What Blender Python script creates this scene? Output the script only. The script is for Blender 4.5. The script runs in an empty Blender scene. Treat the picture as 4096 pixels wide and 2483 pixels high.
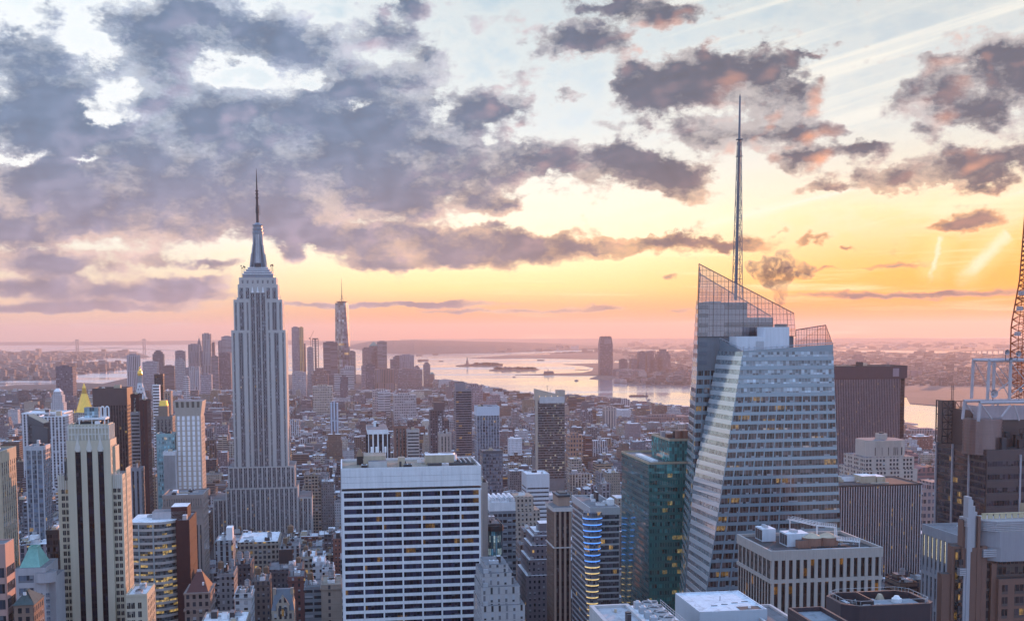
import bpy, math, random
import numpy as np
from mathutils import Vector, Matrix
S = bpy.context.scene
COL = S.collection
R = math.radians
# ---------------------------------------------------------------- camera
FPX = 4530.0; PPX = 2048.0; PPY = 1670.0; EYE = 265.0
TH = R(4.3); RHO = R(0.33)
CF = Vector((0, math.cos(TH), -math.sin(TH)))
_r0 = Vector((1, 0, 0)); _u0 = Vector((0, math.sin(TH), math.cos(TH)))
CR = _r0*math.cos(RHO) - _u0*math.sin(RHO)
CU = _u0*math.cos(RHO) + _r0*math.sin(RHO)
CP = Vector((0, 0, EYE))
cd = bpy.data.cameras.new('camera'); cam = bpy.data.objects.new('camera', cd); COL.objects.link(cam)
cd.sensor_fit = 'HORIZONTAL'; cd.sensor_width = 36; cd.lens = 36*FPX/4096
cd.shift_y = (PPY-1241.5)/4096; cd.shift_x = (2048-PPX)/4096
cd.clip_start = 1; cd.clip_end = 120000
cam.matrix_world = Matrix(((CR.x, CU.x, -CF.x, 0), (CR.y, CU.y, -CF.y, 0), (CR.z, CU.z, -CF.z, EYE), (0, 0, 0, 1)))
S.camera = cam
S.view_settings.view_transform = 'Standard'; S.view_settings.look = 'None'
S.view_settings.exposure = 0.0; S.view_settings.gamma = 1.0
S.cycles.use_denoising = True
S.cycles.max_bounces = 5; S.cycles.diffuse_bounces = 2; S.cycles.glossy_bounces = 3
S.cycles.transparent_max_bounces = 12; S.cycles.volume_bounces = 0; S.cycles.transmission_bounces = 2
S.cycles.sample_clamp_indirect = 3.0
S.cycles.caustics_reflective = False; S.cycles.caustics_refractive = False
S.cycles.volume_max_steps = 64; S.cycles.volume_step_rate = 4.0
def ray(px, py):
    return (CF + CR*((px-PPX)/FPX) + CU*((PPY-py)/FPX))
def project(p):
    q = Vector(p)-CP; z = q.dot(CF)
    return (PPX+FPX*q.dot(CR)/z, PPY-FPX*q.dot(CU)/z)
def s2l(c):
    return tuple(((v/255.0)/12.92 if v/255.0 <= .04045 else ((v/255.0+.055)/1.055)**2.4) for v in c)

# ---------------------------------------------------------------- node helper
class T:
    """tiny expression layer over a node tree"""
    def __init__(s, tree): s.t = tree; s.n = tree.nodes; s.l = tree.links
    def new(s, typ, **kw):
        n = s.n.new(typ)
        for k, v in kw.items(): setattr(n, k, v)
        return n
    def put(s, sock, v):
        if isinstance(v, bpy.types.NodeSocket): s.l.new(v, sock)
        elif v is not None:
            if hasattr(sock.default_value, '__len__') and not isinstance(v, (tuple, list, Vector)): v = (v,)*len(sock.default_value)
            if hasattr(sock.default_value, '__len__') and len(sock.default_value) == 4 and len(v) == 3: v = (*v, 1)
            if hasattr(sock.default_value, '__len__') and len(sock.default_value) == 3 and len(v) == 4: v = v[:3]
            sock.default_value = v
    def m(s, op, a, b=None, c=None, clamp=False):
        n = s.new('ShaderNodeMath', operation=op); n.use_clamp = clamp
        s.put(n.inputs[0], a)
        if b is not None: s.put(n.inputs[1], b)
        if c is not None: s.put(n.inputs[2], c)
        return n.outputs[0]
    def add(s, a, b): return s.m('ADD', a, b)
    def sub(s, a, b): return s.m('SUBTRACT', a, b)
    def mul(s, a, b): return s.m('MULTIPLY', a, b)
    def mad(s, a, b, c): return s.m('MULTIPLY_ADD', a, b, c)
    def vm(s, op, a, b=None, c=None):
        n = s.new('ShaderNodeVectorMath', operation=op)
        s.put(n.inputs[0], a)
        if b is not None: s.put(n.inputs[3 if op == 'SCALE' else 1], b)
        if c is not None: s.put(n.inputs[2], c)
        return n.outputs[1] if op in ('DOT_PRODUCT', 'LENGTH', 'DISTANCE') else n.outputs[0]
    def xyz(s, v):
        n = s.new('ShaderNodeSeparateXYZ'); s.put(n.inputs[0], v); return n.outputs
    def comb(s, x, y, z):
        n = s.new('ShaderNodeCombineXYZ')
        for i, q in enumerate((x, y, z)): s.put(n.inputs[i], q)
        return n.outputs[0]
    def smooth(s, v, a, b, lo=0.0, hi=1.0):
        n = s.new('ShaderNodeMapRange', interpolation_type='SMOOTHSTEP'); s.put(n.inputs[0], v)
        n.inputs[1].default_value = a; n.inputs[2].default_value = b; n.inputs[3].default_value = lo; n.inputs[4].default_value = hi
        return n.outputs[0]
    def lin(s, v, a, b, lo=0.0, hi=1.0):
        n = s.new('ShaderNodeMapRange'); s.put(n.inputs[0], v)
        n.inputs[1].default_value = a; n.inputs[2].default_value = b; n.inputs[3].default_value = lo; n.inputs[4].default_value = hi
        return n.outputs[0]
    def mix(s, f, a, b, bt='MIX'):
        n = s.new('ShaderNodeMix', data_type='RGBA', blend_type=bt); n.clamp_factor = True
        s.put(n.inputs[0], f); s.put(n.inputs[6], a); s.put(n.inputs[7], b)
        return n.outputs[2]
    def ramp(s, v, stops, interp='LINEAR'):
        n = s.new('ShaderNodeValToRGB'); s.put(n.inputs[0], v); e = n.color_ramp.elements
        n.color_ramp.interpolation = interp
        e[0].position = stops[0][0]; e[0].color = (*stops[0][1], 1); e[1].position = stops[-1][0]; e[1].color = (*stops[-1][1], 1)
        for p, c in stops[1:-1]:
            q = e.new(p); q.color = (*c, 1)
        return n.outputs[0]
    def noise(s, vec, scale, detail=4, rough=.5, dist=0.0, color=False, lac=2.0, w=None):
        n = s.new('ShaderNodeTexNoise')
        if w is not None: n.noise_dimensions = '4D'; n.inputs['W'].default_value = w
        s.put(n.inputs['Vector'], vec); n.inputs['Scale'].default_value = scale; n.inputs['Detail'].default_value = detail
        n.inputs['Roughness'].default_value = rough; n.inputs['Distortion'].default_value = dist; n.inputs['Lacunarity'].default_value = lac
        return n.outputs[1] if color else n.outputs[0]
    def white(s, vec):
        n = s.new('ShaderNodeTexWhiteNoise', noise_dimensions='3D'); s.put(n.inputs[0], vec); return n.outputs[0]

# ---------------------------------------------------------------- sky
SUN_AZ = 27.0; SUN_EL = 5.0
def azel(px, py):
    d = ray(px, py).normalized()
    return (math.degrees(math.atan2(d.x, d.y)), math.degrees(math.asin(d.z)))
K24 = 4096/2464
w = bpy.data.worlds.new('World'); S.world = w; w.use_nodes = True
wt = T(w.node_tree)
for n in list(wt.n): wt.n.remove(n)
def build_sky():
    t = wt
    tc = t.new('ShaderNodeTexCoord').outputs['Generated']
    x, y, z = t.xyz(tc)
    az = t.mul(t.m('ARCTAN2', x, y), 57.29578)
    el = t.mul(t.m('ARCSINE', z), 57.29578)
    p0 = t.comb(az, el, 0.0)
    # elevation ramps: factor = el/17 over -0.6 .. 16.4
    ef = t.lin(el, -0.6, 16.4)
    def st(*L):   # (photo y, sRGB) -> ramp stops
        out = [(max(0, min(1, ((1330-yy)/FPX*57.3*.985+0.6)/17)), s2l(c)) for yy, c in L]
        return sorted(out, key=lambda q: q[0])
    left = t.ramp(ef, st((1372, (206, 176, 170)), (1300, (228, 188, 172)), (1235, (244, 206, 176)), (1150, (250, 226, 196)), (1000, (254, 243, 214)), (800, (255, 252, 238)), (600, (248, 254, 255)), (300, (240, 250, 255)), (0, (220, 240, 250))))
    mid = t.ramp(ef, st((1372, (232, 142, 92)), (1300, (249, 164, 102)), (1220, (251, 188, 120)), (1150, (253, 220, 146)), (1050, (255, 239, 180)), (950, (255, 246, 204)), (820, (255, 249, 226)), (700, (255, 254, 244)), (520, (226, 238, 244)), (250, (206, 224, 234)), (0, (186, 210, 224))))
    right = t.ramp(ef, st((1372, (244, 120, 20)), (1310, (250, 140, 18)), (1230, (253, 164, 34)), (1120, (252, 202, 104)), (1000, (250, 222, 150)), (860, (252, 238, 190)), (720, (246, 238, 216)), (550, (224, 230, 228)), (300, (206, 218, 224)), (0, (190, 206, 214))))
    sky = t.mix(t.smooth(az, -22, -3), left, mid)
    sky = t.mix(t.smooth(az, 2, 21), sky, right)
    # sun glow low on the right
    gd = t.vm('MULTIPLY', t.vm('SUBTRACT', p0, (SUN_AZ-2.0, 1.6, 0)), (1/14.0, 1/3.8, 0))
    glow = t.m('POWER', 0.3679, t.vm('DOT_PRODUCT', gd, gd))
    sky = t.mix(t.mul(glow, .95), sky, (1.15, .40, .0))
    # fine high cirrus streaks, upper right
    rot = t.comb(t.add(t.mul(az, .955), t.mul(el, .22)), t.add(t.mul(az, -.22), t.mul(el, .975)), 0.0)
    cn = t.noise(t.vm('MULTIPLY', rot, (.035, .95, 1)), 1.0, 5, .55, .25)
    cm = t.mul(t.smooth(az, 2, 12), t.smooth(el, 3.5, 8.5))
    sky = t.mix(t.mul(t.smooth(cn, .44, .66), t.mul(cm, .95)), sky, s2l((246, 246, 238)))
    cn2 = t.noise(t.vm('MULTIPLY', p0, (.10, 1.5, 1)), 1.0, 5, .6, .3)
    cm2 = t.mul(t.smooth(az, -12, 6), t.smooth(el, 9.5, 2.5))
    sky = t.mix(t.mul(t.smooth(cn2, .5, .75), t.mul(cm2, .6)), sky, s2l((255, 246, 196)))
    boost = t.mul(t.mul(t.smooth(el, .6, 2.2), t.smooth(el, 8.5, 4.0)), t.smooth(az, -20, -4))
    sky = t.vm('SCALE', sky, t.mad(boost, .28, 1.0))
    # ---- clouds: soft blobs laid out by azimuth/elevation, broken up by noise
    wn = t.noise(t.vm('MULTIPLY', p0, (.8, 1.1, 1)), .42, 5, .58, 0, True)
    wv = t.vm('SUBTRACT', wn, (.5, .5, .5))
    wn2 = t.noise(t.vm('MULTIPLY', p0, (.8, 1.2, 1)), 1.5, 5, .6, 0, True, w=None)
    wv2 = t.vm('SUBTRACT', wn2, (.5, .5, .5))
    lowf = t.lin(el, 0.5, 7, .25, 1.0)
    p = t.vm('ADD', p0, t.vm('SCALE', t.vm('MULTIPLY', wv, (3.4, 2.3, 0)), lowf))
    p = t.vm('ADD', p, t.vm('SCALE', t.vm('MULTIPLY', wv2, (1.7, 1.15, 0)), lowf))
    B = [(560,330,330,120,1.0),(250,400,300,100,.9),(70,480,190,75,.95),(850,350,250,105,1.0),(1010,410,140,80,.95),(620,470,420,62,.95),(300,530,280,48,.95),(60,540,140,38,.9),
         (330,85,150,85,.95),(120,195,125,45,1.0),(30,105,85,50,.85),(560,55,150,60,.85),(730,115,190,70,.9),(880,205,110,42,.75),(965,65,75,60,.7),(1025,175,75,50,.6),
         (50,290,100,50,.8),(190,285,50,60,.4),(1010,225,90,24,.7),(450,190,90,70,.5),
         (560,172,78,24,-1.0),(615,178,30,22,-.5),(290,228,42,30,-.65),(262,288,70,22,-.75),(205,250,26,22,-.4),(60,368,55,14,-1.0),(215,380,50,12,-.9),(215,120,50,70,-.5),(760,205,40,15,-.8),(860,260,30,15,-.6),
         (1200,250,74,36,1.15),(1120,295,55,24,.6),(1350,105,90,36,.95),(1430,95,70,22,.85),(1500,22,130,38,1.1),(1640,20,70,28,.7),(1375,240,36,15,.8),(1190,95,40,45,.45),(1450,300,60,18,.5),
         (1545,190,66,48,1.15),(1710,185,175,68,1.3),(1860,235,90,54,1.05),(1640,225,120,40,.8),(1930,142,46,16,.7),
         (2330,205,130,60,1.3),(2440,160,90,60,1.25),(2320,275,60,34,.95),(2240,150,40,14,.5),
         (1180,390,80,52,.9),(1300,395,110,42,.85),(1430,372,95,44,.95),(1560,395,115,44,.95),(1640,440,90,36,.75),(1200,480,60,30,.7),(1720,325,105,32,.95),(1850,312,125,26,.95),(1995,322,75,18,.9),
         (1920,388,100,20,1.0),(2060,360,85,22,1.0),(2215,326,40,20,.9),(2360,385,150,34,1.05),(2150,428,150,26,.9),(2310,432,170,22,.9),(1980,462,95,12,.6),
         (840,562,140,26,1.2),(1000,592,185,32,1.3),(1080,624,225,25,1.2),(940,643,95,12,.9),(1250,592,135,26,1.2),(1345,582,65,22,1.05),(1500,592,86,23,1.2),(1590,580,60,13,.95),(1740,594,105,20,1.15),(695,606,28,16,.95),(1130,555,110,13,.6),(1430,600,40,16,.6),
         (1945,565,46,14,1.05),(1875,545,26,9,.6),(2320,541,82,17,1.2),(2160,637,74,8,1.05),(1607,669,16,8,1.05),(2040,590,13,6,.7),(1990,650,42,6,.75),(1530,530,60,12,.4),
         (2210,706,270,9,1.3),(960,731,290,8,1.15),(1250,747,230,6,.95),(1440,741,55,8,1.0),(2250,720,30,6,.7),(1640,745,40,5,.7),
         (110,640,170,27,1.2),(360,625,50,14,.9),(520,632,66,15,1.0),(70,692,125,20,1.15),(330,712,170,19,1.2),(460,680,95,17,1.15),(500,706,64,14,.9),(120,738,170,11,.9),(260,742,210,10,.9),(250,782,330,9,.5),(380,600,60,14,.35)]
    acc = None
    for cx, cy, rx, ry, wgt in B:
        a, e = azel(cx*K24, cy*K24)
        sx = rx*K24/79.06; sy = ry*K24/79.06
        d = t.vm('MULTIPLY_ADD', p, (1/sx, 1/sy, 0), (-a/sx, -e/sy, 0))
        g = t.m('POWER', 0.3679, t.vm('DOT_PRODUCT', d, d))
        acc = t.mul(g, wgt) if acc is None else t.mad(g, wgt, acc)
    F = t.m('MINIMUM', acc, 1.2)
    sv = t.vm('MULTIPLY', p0, (.62, 1.0, 1))
    sv = t.vm('ADD', sv, t.vm('MULTIPLY', wv2, (.22, .22, 0)))
    nz = t.noise(sv, .62, 8, .60, 0)
    nzs = t.noise(sv, .62, 2.5, .5, 0)
    nz2 = t.noise(t.vm('ADD', sv, (.30, -.24, 0)), .62, 2.5, .5, 0)
    dens = t.mad(t.sub(nz, .5), t.lin(el, .6, 6.5, 1.2, 3.3), F)
    alpha = t.smooth(dens, .26, .72)
    halo = t.mul(t.smooth(dens, -.55, .30), t.smooth(el, 2.0, 6.0))
    sky = t.mix(t.mul(halo, t.lin(az, -12, 3, .62, .26)), sky, t.mix(t.smooth(az, -14, 6), (1.0, 1.02, 1.03), (1.02, .97, .84)))
    soft = t.noise(t.vm('MULTIPLY', p, (.7, 1.2, 1)), .30, 4, .55, 0)
    thick = t.smooth(t.mad(t.sub(soft, .5), 3.0, dens), .35, 1.30)
    relief = t.m('MULTIPLY', t.sub(nzs, nz2), 4.0)      # >0: faces the low sun on the right
    hi = t.smooth(el, 4, 10)
    dark_l = t.mix(hi, s2l((140, 136, 160)), s2l((102, 127, 160)))
    dark_r = t.mix(hi, s2l((112, 96, 104)), s2l((88, 96, 116)))
    dark = t.mix(t.smooth(az, -12, 12), dark_l, dark_r)
    edge_l = t.mix(hi, s2l((230, 200, 190)), s2l((192, 204, 222)))
    edge_r = t.mix(hi, s2l((240, 190, 140)), s2l((206, 200, 200)))
    edge = t.mix(t.smooth(az, -14, 10), edge_l, edge_r)
    ccol = t.mix(thick, edge, dark)
    # pinkish sunlit flanks of the clouds
    pk = t.mix(t.smooth(az, -16, 14), s2l((198, 178, 198)), s2l((244, 168, 128)))
    pn = t.smooth(t.noise(p0, .16, 2, .5), .42, .68)
    lit = t.m('MULTIPLY', t.m('MAXIMUM', relief, 0.0), t.mad(pn, .75, .12), clamp=True)
    ccol = t.mix(t.mul(lit, t.lin(az, -22, 8, .45, 1.1)), ccol, pk)
    shade = t.lin(t.m('MULTIPLY', relief, -1.0), -.5, .6, 1.12, .80)
    ccol = t.vm('SCALE', ccol, shade)
    # orange underlight for the low clouds on the right
    und = t.mul(t.mul(t.smooth(az, 4, 20), t.smooth(el, 7.5, 3.0)), t.smooth(dens, 1.1, .5))
    ccol = t.mix(t.mul(und, .85), ccol, s2l((240, 160, 92)))
    res = t.mix(t.mul(alpha, .96), sky, ccol)
    ga, ge = azel(2330*K24, 478*K24); gq = t.vm('MULTIPLY', t.vm('SUBTRACT', p, (ga, ge, 0)), (1/2.4, 1/1.0, 0))
    res = t.mix(t.mul(t.m('POWER', .3679, t.vm('DOT_PRODUCT', gq, gq)), t.mul(t.smooth(cn2, .35, .6), t.sub(.8, t.mul(alpha, .75)))), res, s2l((255, 252, 206)))
    # two glowing contrails
    for (x0, y0, x1, y1, wd) in ((2266, 568, 2232, 690, .17), (2428, 560, 2292, 694, .42)):
        a0, e0 = azel(x0*K24, y0*K24); a1, e1 = azel(x1*K24, y1*K24)
        L = math.hypot(a1-a0, e1-e0); ux, uy = (a1-a0)/L, (e1-e0)/L
        pw = t.vm('ADD', p0, t.vm('MULTIPLY', wv2, (.55, .2, 0)))
        q = t.vm('SUBTRACT', pw, (a0, e0, 0))
        al = t.vm('DOT_PRODUCT', q, (ux, uy, 0)); ac = t.m('ABSOLUTE', t.vm('DOT_PRODUCT', q, (-uy, ux, 0)))
        m_ = t.mul(t.smooth(al, -.05, .12), t.smooth(al, L, L*.55))
        m_ = t.mul(t.mul(m_, t.smooth(ac, wd, wd*.1)), t.smooth(cn2, .30, .52, .35, 1.0))
        res = t.mix(m_, res, s2l((255, 253, 226)))
        if wd > .15:
            m2 = t.mul(t.mul(t.smooth(al, -.1, .2), t.smooth(al, L, L*.7)), t.smooth(ac, 1.0, .1))
            res = t.mix(t.mul(m2, .45), res, s2l((255, 240, 160)))
    # unseen sky overhead and behind the camera, brightened to light the facades
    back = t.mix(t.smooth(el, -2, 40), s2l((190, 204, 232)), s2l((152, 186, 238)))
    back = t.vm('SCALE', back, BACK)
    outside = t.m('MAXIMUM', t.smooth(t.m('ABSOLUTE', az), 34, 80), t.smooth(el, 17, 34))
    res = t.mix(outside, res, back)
    # below the horizon: dim ground bounce
    res = t.mix(t.smooth(el, -.7, -3.0), res, s2l((66, 64, 76)))
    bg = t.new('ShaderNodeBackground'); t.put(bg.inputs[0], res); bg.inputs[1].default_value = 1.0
    ns = t.new('ShaderNodeTexSky', sky_type='NISHITA'); ns.sun_disc = False
    ns.sun_elevation = R(SUN_EL); ns.sun_rotation = R(SUN_AZ); ns.altitude = 200; ns.air_density = 1.2; ns.dust_density = 2.0
    nsc = t.vm('MINIMUM', ns.outputs[0], (.5, .5, .5))
    bg2 = t.new('ShaderNodeBackground'); t.put(bg2.inputs[0], nsc); bg2.inputs[1].default_value = 0.05
    ad = t.new('ShaderNodeAddShader'); t.l.new(bg.outputs[0], ad.inputs[0]); t.l.new(bg2.outputs[0], ad.inputs[1])
    out = t.new('ShaderNodeOutputWorld'); t.l.new(ad.outputs[0], out.inputs[0])
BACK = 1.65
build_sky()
w.cycles.sampling_method = 'MANUAL'; w.cycles.sample_map_resolution = 1024

sl = bpy.data.lights.new('sun', 'SUN'); so = bpy.data.objects.new('sun', sl); COL.objects.link(so)
sl.energy = 5.0; sl.angle = R(0.5); sl.color = (1.0, .42, .20)
_sd = Vector((math.sin(R(SUN_AZ))*math.cos(R(SUN_EL)), math.cos(R(SUN_AZ))*math.cos(R(SUN_EL)), math.sin(R(SUN_EL))))
so.rotation_euler = (-_sd).to_track_quat('-Z', 'Y').to_euler()
# ---------------------------------------------------------------- street grid and pixel helpers
GA = R(8.5)
GV = Vector((math.cos(GA), math.sin(GA), 0)); GU = Vector((-math.sin(GA), math.cos(GA), 0))
def W(a, b, z=0.0): return GV*a + GU*b + Vector((0, 0, z))
def G(px, py, b):
    d = ray(px, py); t = b/d.dot(GU); return t*d.dot(GV), EYE+t*d.z
def A(px, py, a):
    d = ray(px, py); t = a/d.dot(GV); return t*d.dot(GU), EYE+t*d.z
def ground(px, py, z=0.0):
    d = ray(px, py); t = (z-EYE)/d.z; return CP + d*t
def pxab(a, b, z): return project(W(a, b, z))

# ---------------------------------------------------------------- mesh builder
class MB:
    def __init__(s): s.v = []; s.f = []; s.mi = []; s.c = []
    def face(s, pts, m=0, c=None):
        k = len(s.v); s.v += [tuple(p) for p in pts]; s.f.append(tuple(range(k, k+len(pts)))); s.mi.append(m); s.c.append(c)
    def box(s, x0, x1, y0, y1, z0, z1, m=0, top=None, c=None, ct=None, bottom=False):
        k = len(s.v)
        s.v += [(x0,y0,z0),(x1,y0,z0),(x1,y1,z0),(x0,y1,z0),(x0,y0,z1),(x1,y0,z1),(x1,y1,z1),(x0,y1,z1)]
        F = [(0,1,5,4),(1,2,6,5),(2,3,7,6),(3,0,4,7),(4,5,6,7)]
        if bottom: F.append((3,2,1,0))
        for i, f in enumerate(F):
            s.f.append(tuple(k+q for q in f)); s.mi.append(top if (i == 4 and top is not None) else m); s.c.append(ct if i == 4 and ct is not None else c)
    def prism(s, poly, z0, z1, m=0, top=None, cap=True, c=None, ct=None):
        k = len(s.v); n = len(poly)
        s.v += [(p[0], p[1], z0) for p in poly] + [(p[0], p[1], z1) for p in poly]
        for i in range(n):
            j = (i+1) % n; s.f.append((k+i, k+j, k+n+j, k+n+i)); s.mi.append(m); s.c.append(c)
        if cap: s.f.append(tuple(k+n+i for i in range(n))); s.mi.append(m if top is None else top); s.c.append(ct or c)
    def loft(s, lo, hi, m=0, cap=True, top=None):
        """lo, hi: lists of 3-D points"""
        k = len(s.v); n = len(lo); s.v += [tuple(p) for p in lo] + [tuple(p) for p in hi]
        for i in range(n):
            j = (i+1) % n; s.f.append((k+i, k+j, k+n+j, k+n+i)); s.mi.append(m); s.c.append(None)
        if cap: s.f.append(tuple(k+n+i for i in range(n))); s.mi.append(m if top is None else top); s.c.append(None)
    def frustum(s, x0, x1, y0, y1, z0, X0, X1, Y0, Y1, z1, m=0, top=None):
        s.loft([(x0,y0,z0),(x1,y0,z0),(x1,y1,z0),(x0,y1,z0)], [(X0,Y0,z1),(X1,Y0,z1),(X1,Y1,z1),(X0,Y1,z1)], m, True, top)
    def cyl(s, x, y, z0, z1, r0, r1=None, n=12, m=0, top=None):
        r1 = r0 if r1 is None else r1
        P = [(math.cos(2*math.pi*i/n), math.sin(2*math.pi*i/n)) for i in range(n)]
        s.loft([(x+r0*p[0], y+r0*p[1], z0) for p in P], [(x+r1*p[0], y+r1*p[1], z1) for p in P], m, True, top)
    def tube(s, p, q, r, n=5, m=0, r1=None):
        p = Vector(p); q = Vector(q); d = q-p
        if d.length < 1e-6: return
        e1 = d.orthogonal().normalized(); e2 = d.normalized().cross(e1); r1 = r if r1 is None else r1
        P = [(math.cos(2*math.pi*i/n), math.sin(2*math.pi*i/n)) for i in range(n)]
        s.loft([p+e1*(r*c)+e2*(r*t) for c, t in P], [q+e1*(r1*c)+e2*(r1*t) for c, t in P], m)
    def rev(s, x, y, prof, n=16, m=0):
        for (r0, z0), (r1, z1) in zip(prof[:-1], prof[1:]):
            P = [(math.cos(2*math.pi*i/n), math.sin(2*math.pi*i/n)) for i in range(n)]
            s.loft([(x+r0*p[0], y+r0*p[1], z0) for p in P], [(x+r1*p[0], y+r1*p[1], z1) for p in P], m, True)
    def mesh(s, name, mats):
        me = bpy.data.meshes.new(name); me.from_pydata(s.v, [], s.f); me.validate(clean_customdata=False)
        for m in (mats if isinstance(mats, (list, tuple)) else [mats]): me.materials.append(m)
        if len(me.polygons) == len(s.mi):
            me.polygons.foreach_set('material_index', s.mi)
        if any(c is not None for c in s.c):
            at = me.color_attributes.new('Col', 'FLOAT_COLOR', 'CORNER'); buf = []
            for f, c in zip(s.f, s.c): buf += list((*(c or (.5, .5, .5)), 1.0))*len(f)
            if len(buf) == len(at.data)*4: at.data.foreach_set('color', buf)
        return me
    def build(s, name, mats, parent=None, loc=(0, 0, 0), label=None):
        return link(name, s.mesh(name, mats), parent, loc, label)
def link(name, me, parent=None, loc=(0, 0, 0), label=None, rotz=0.0):
    o = bpy.data.objects.new(name, me); COL.objects.link(o); o.location = loc
    if rotz: o.rotation_euler = (0, 0, rotz)
    if parent is not None: o.parent = parent
    if label: o['label'] = label
    return o
def tag(o, label=None, cat=None, group=None, kind=None):
    if label: o['label'] = label
    if cat: o['category'] = cat
    if group: o['group'] = group
    if kind: o['kind'] = kind
    return o
def empty(name, label, cat, a, b, z=0.0, group=None, rot=GA):
    o = bpy.data.objects.new(name, None); COL.objects.link(o); o.empty_display_size = 2
    o.location = W(a, b, z); o.rotation_euler = (0, 0, rot)
    return tag(o, label, cat, group)

# ---------------------------------------------------------------- materials
MATS = {}
def newmat(name):
    m = bpy.data.materials.new(name); m.use_nodes = True
    t = T(m.node_tree)
    for n in list(t.n): t.n.remove(n)
    return m, t
def finish(t, col, rough=.7, metal=0.0, emit=None, estr=None, spec=.5, normal=None):
    p = t.new('ShaderNodeBsdfPrincipled')
    t.put(p.inputs['Base Color'], col); t.put(p.inputs['Roughness'], rough); t.put(p.inputs['Metallic'], metal)
    t.put(p.inputs['Specular IOR Level'], spec)
    if emit is not None: t.put(p.inputs['Emission Color'], emit); t.put(p.inputs['Emission Strength'], 1.0 if estr is None else estr)
    if normal is not None: t.l.new(normal, p.inputs['Normal'])
    o = t.new('ShaderNodeOutputMaterial'); t.l.new(p.outputs[0], o.inputs[0])
    return p
def plain(name, col, rough=.75, metal=0.0, var=.22, scale=.15, streak=.25, spec=.4):
    """weathered surface: large blotches, vertical rain streaks, fine grain"""
    k = ('plain', name)
    if k in MATS: return MATS[k]
    m, t = newmat(name); oc = t.new('ShaderNodeTexCoord').outputs['Object']
    a = t.noise(oc, scale, 4, .6); b = t.noise(t.vm('MULTIPLY', oc, (1, 1, .06)), scale*6, 3, .6)
    f = t.add(t.mul(t.sub(a, .5), var*2), t.mul(t.sub(b, .5), streak*1.6))
    f = t.add(f, t.mul(t.sub(t.noise(oc, scale*30, 2, .5), .5), .10))
    if 'roof' in name or 'deck' in name or 'gravel' in name:   # patched, seamed membrane with ponding stains
        pn = t.noise(oc, scale*2.2, 5, .7, .8); f = t.sub(f, t.mul(t.smooth(pn, .53, .60), .26)); f = t.add(f, t.mul(t.smooth(pn, .42, .36), .16))
        x, y, z = t.xyz(oc); sm = t.m('MAXIMUM', t.m('LESS_THAN', t.m('FRACT', t.mul(x, .31)), .05), t.m('LESS_THAN', t.m('FRACT', t.mul(y, .17)), .03)); f = t.sub(f, t.mul(sm, .16))
    c = t.vm('SCALE', (*col,), t.add(f, 1.0))
    finish(t, c, rough, metal, spec=spec); MATS[k] = m
    return m
def _cells(t, pw, fh, off=0.0):
    tc = t.new('ShaderNodeTexCoord'); oc = tc.outputs['Object']; x, y, z = t.xyz(oc); nx, ny, nz = t.xyz(tc.outputs['Normal'])
    side = t.m('GREATER_THAN', t.m('ABSOLUTE', nx), .6)
    u = t.add(t.mul(x, t.sub(1.0, side)), t.mul(y, side))
    uu = t.m('DIVIDE', t.add(u, 500.0*pw + off), pw); zz = t.m('DIVIDE', t.add(z, 0.0), fh)
    fu = t.m('FRACT', uu); fz = t.m('FRACT', zz)
    iu = t.m('FLOOR', uu); iz = t.m('FLOOR', zz)
    oi = t.new('ShaderNodeObjectInfo')
    return dict(oc=oc, side=side, fu=fu, fz=fz, iu=iu, iz=iz, nz=nz, rnd=oi.outputs['Random'], ocol=oi.outputs['Color'])
def inside(t, f, lo, hi): return t.mul(t.m('GREATER_THAN', f, lo), t.m('LESS_THAN', f, hi))
WARM = (1.0, .60, .18)
def glass(name, pw=1.5, fh=3.9, base=(.025, .03, .045), frame=(.10, .11, .13), fw=.06, sill=None, sillf=.0, lit=.03, blind=.15, blindc=(.30, .32, .36), rough=.09, litc=WARM, lits=.55, spread=3.0, per_obj=True, spec=.28):
    """window wall: panes with mullions; per-pane blinds, dark rooms and a few lit rooms"""
    k = ('glass', name)
    if k in MATS: return MATS[k]
    m, t = newmat(name); C = _cells(t, pw, fh)
    r = t.mul(C['rnd'], 57.0) if per_obj else 0.0
    h1 = t.white(t.comb(C['iu'], C['iz'], r)); h2 = t.white(t.comb(C['iz'], C['iu'], t.add(r, 7.3)))
    h3 = t.white(t.comb(t.m('FLOOR', t.m('DIVIDE', C['iu'], spread)), C['iz'], t.add(r, 3.1)))
    room = t.vm('SCALE', base, t.mul(t.lin(h1, 0, 1, .35, 2.0), t.lin(h3, 0, 1, .55, 1.6)))
    bl = t.m('LESS_THAN', h2, blind)
    drop = t.m('GREATER_THAN', C['fz'], t.lin(h1, 0, 1, .35, .8))
    room = t.mix(t.mul(bl, drop), room, blindc)
    li = t.m('LESS_THAN', h3, lit)
    fr = t.sub(1.0, t.mul(inside(t, C['fu'], fw, 1-fw), 1.0))
    col = t.mix(fr, room, frame)
    if sill is not None:
        sm = t.m('LESS_THAN', C['fz'], sillf); col = t.mix(sm, col, sill); li = t.mul(li, t.sub(1.0, sm)); fr = t.m('MAXIMUM', fr, sm)
    grain = t.noise(t.vm('MULTIPLY', C['oc'], (1.3, 1.3, .9)), 1.0, 3, .6)
    es = t.mul(t.mul(li, t.sub(1.0, fr)), t.mul(t.lin(h1, 0, 1, .25, 1.0), t.smooth(grain, .3, .7, .25, 1.3)))
    ro = t.mad(fr, .35, rough)
    finish(t, col, ro, 0.0, (*litc, 1), t.mul(es, lits), spec); MATS[k] = m
    return m
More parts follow.
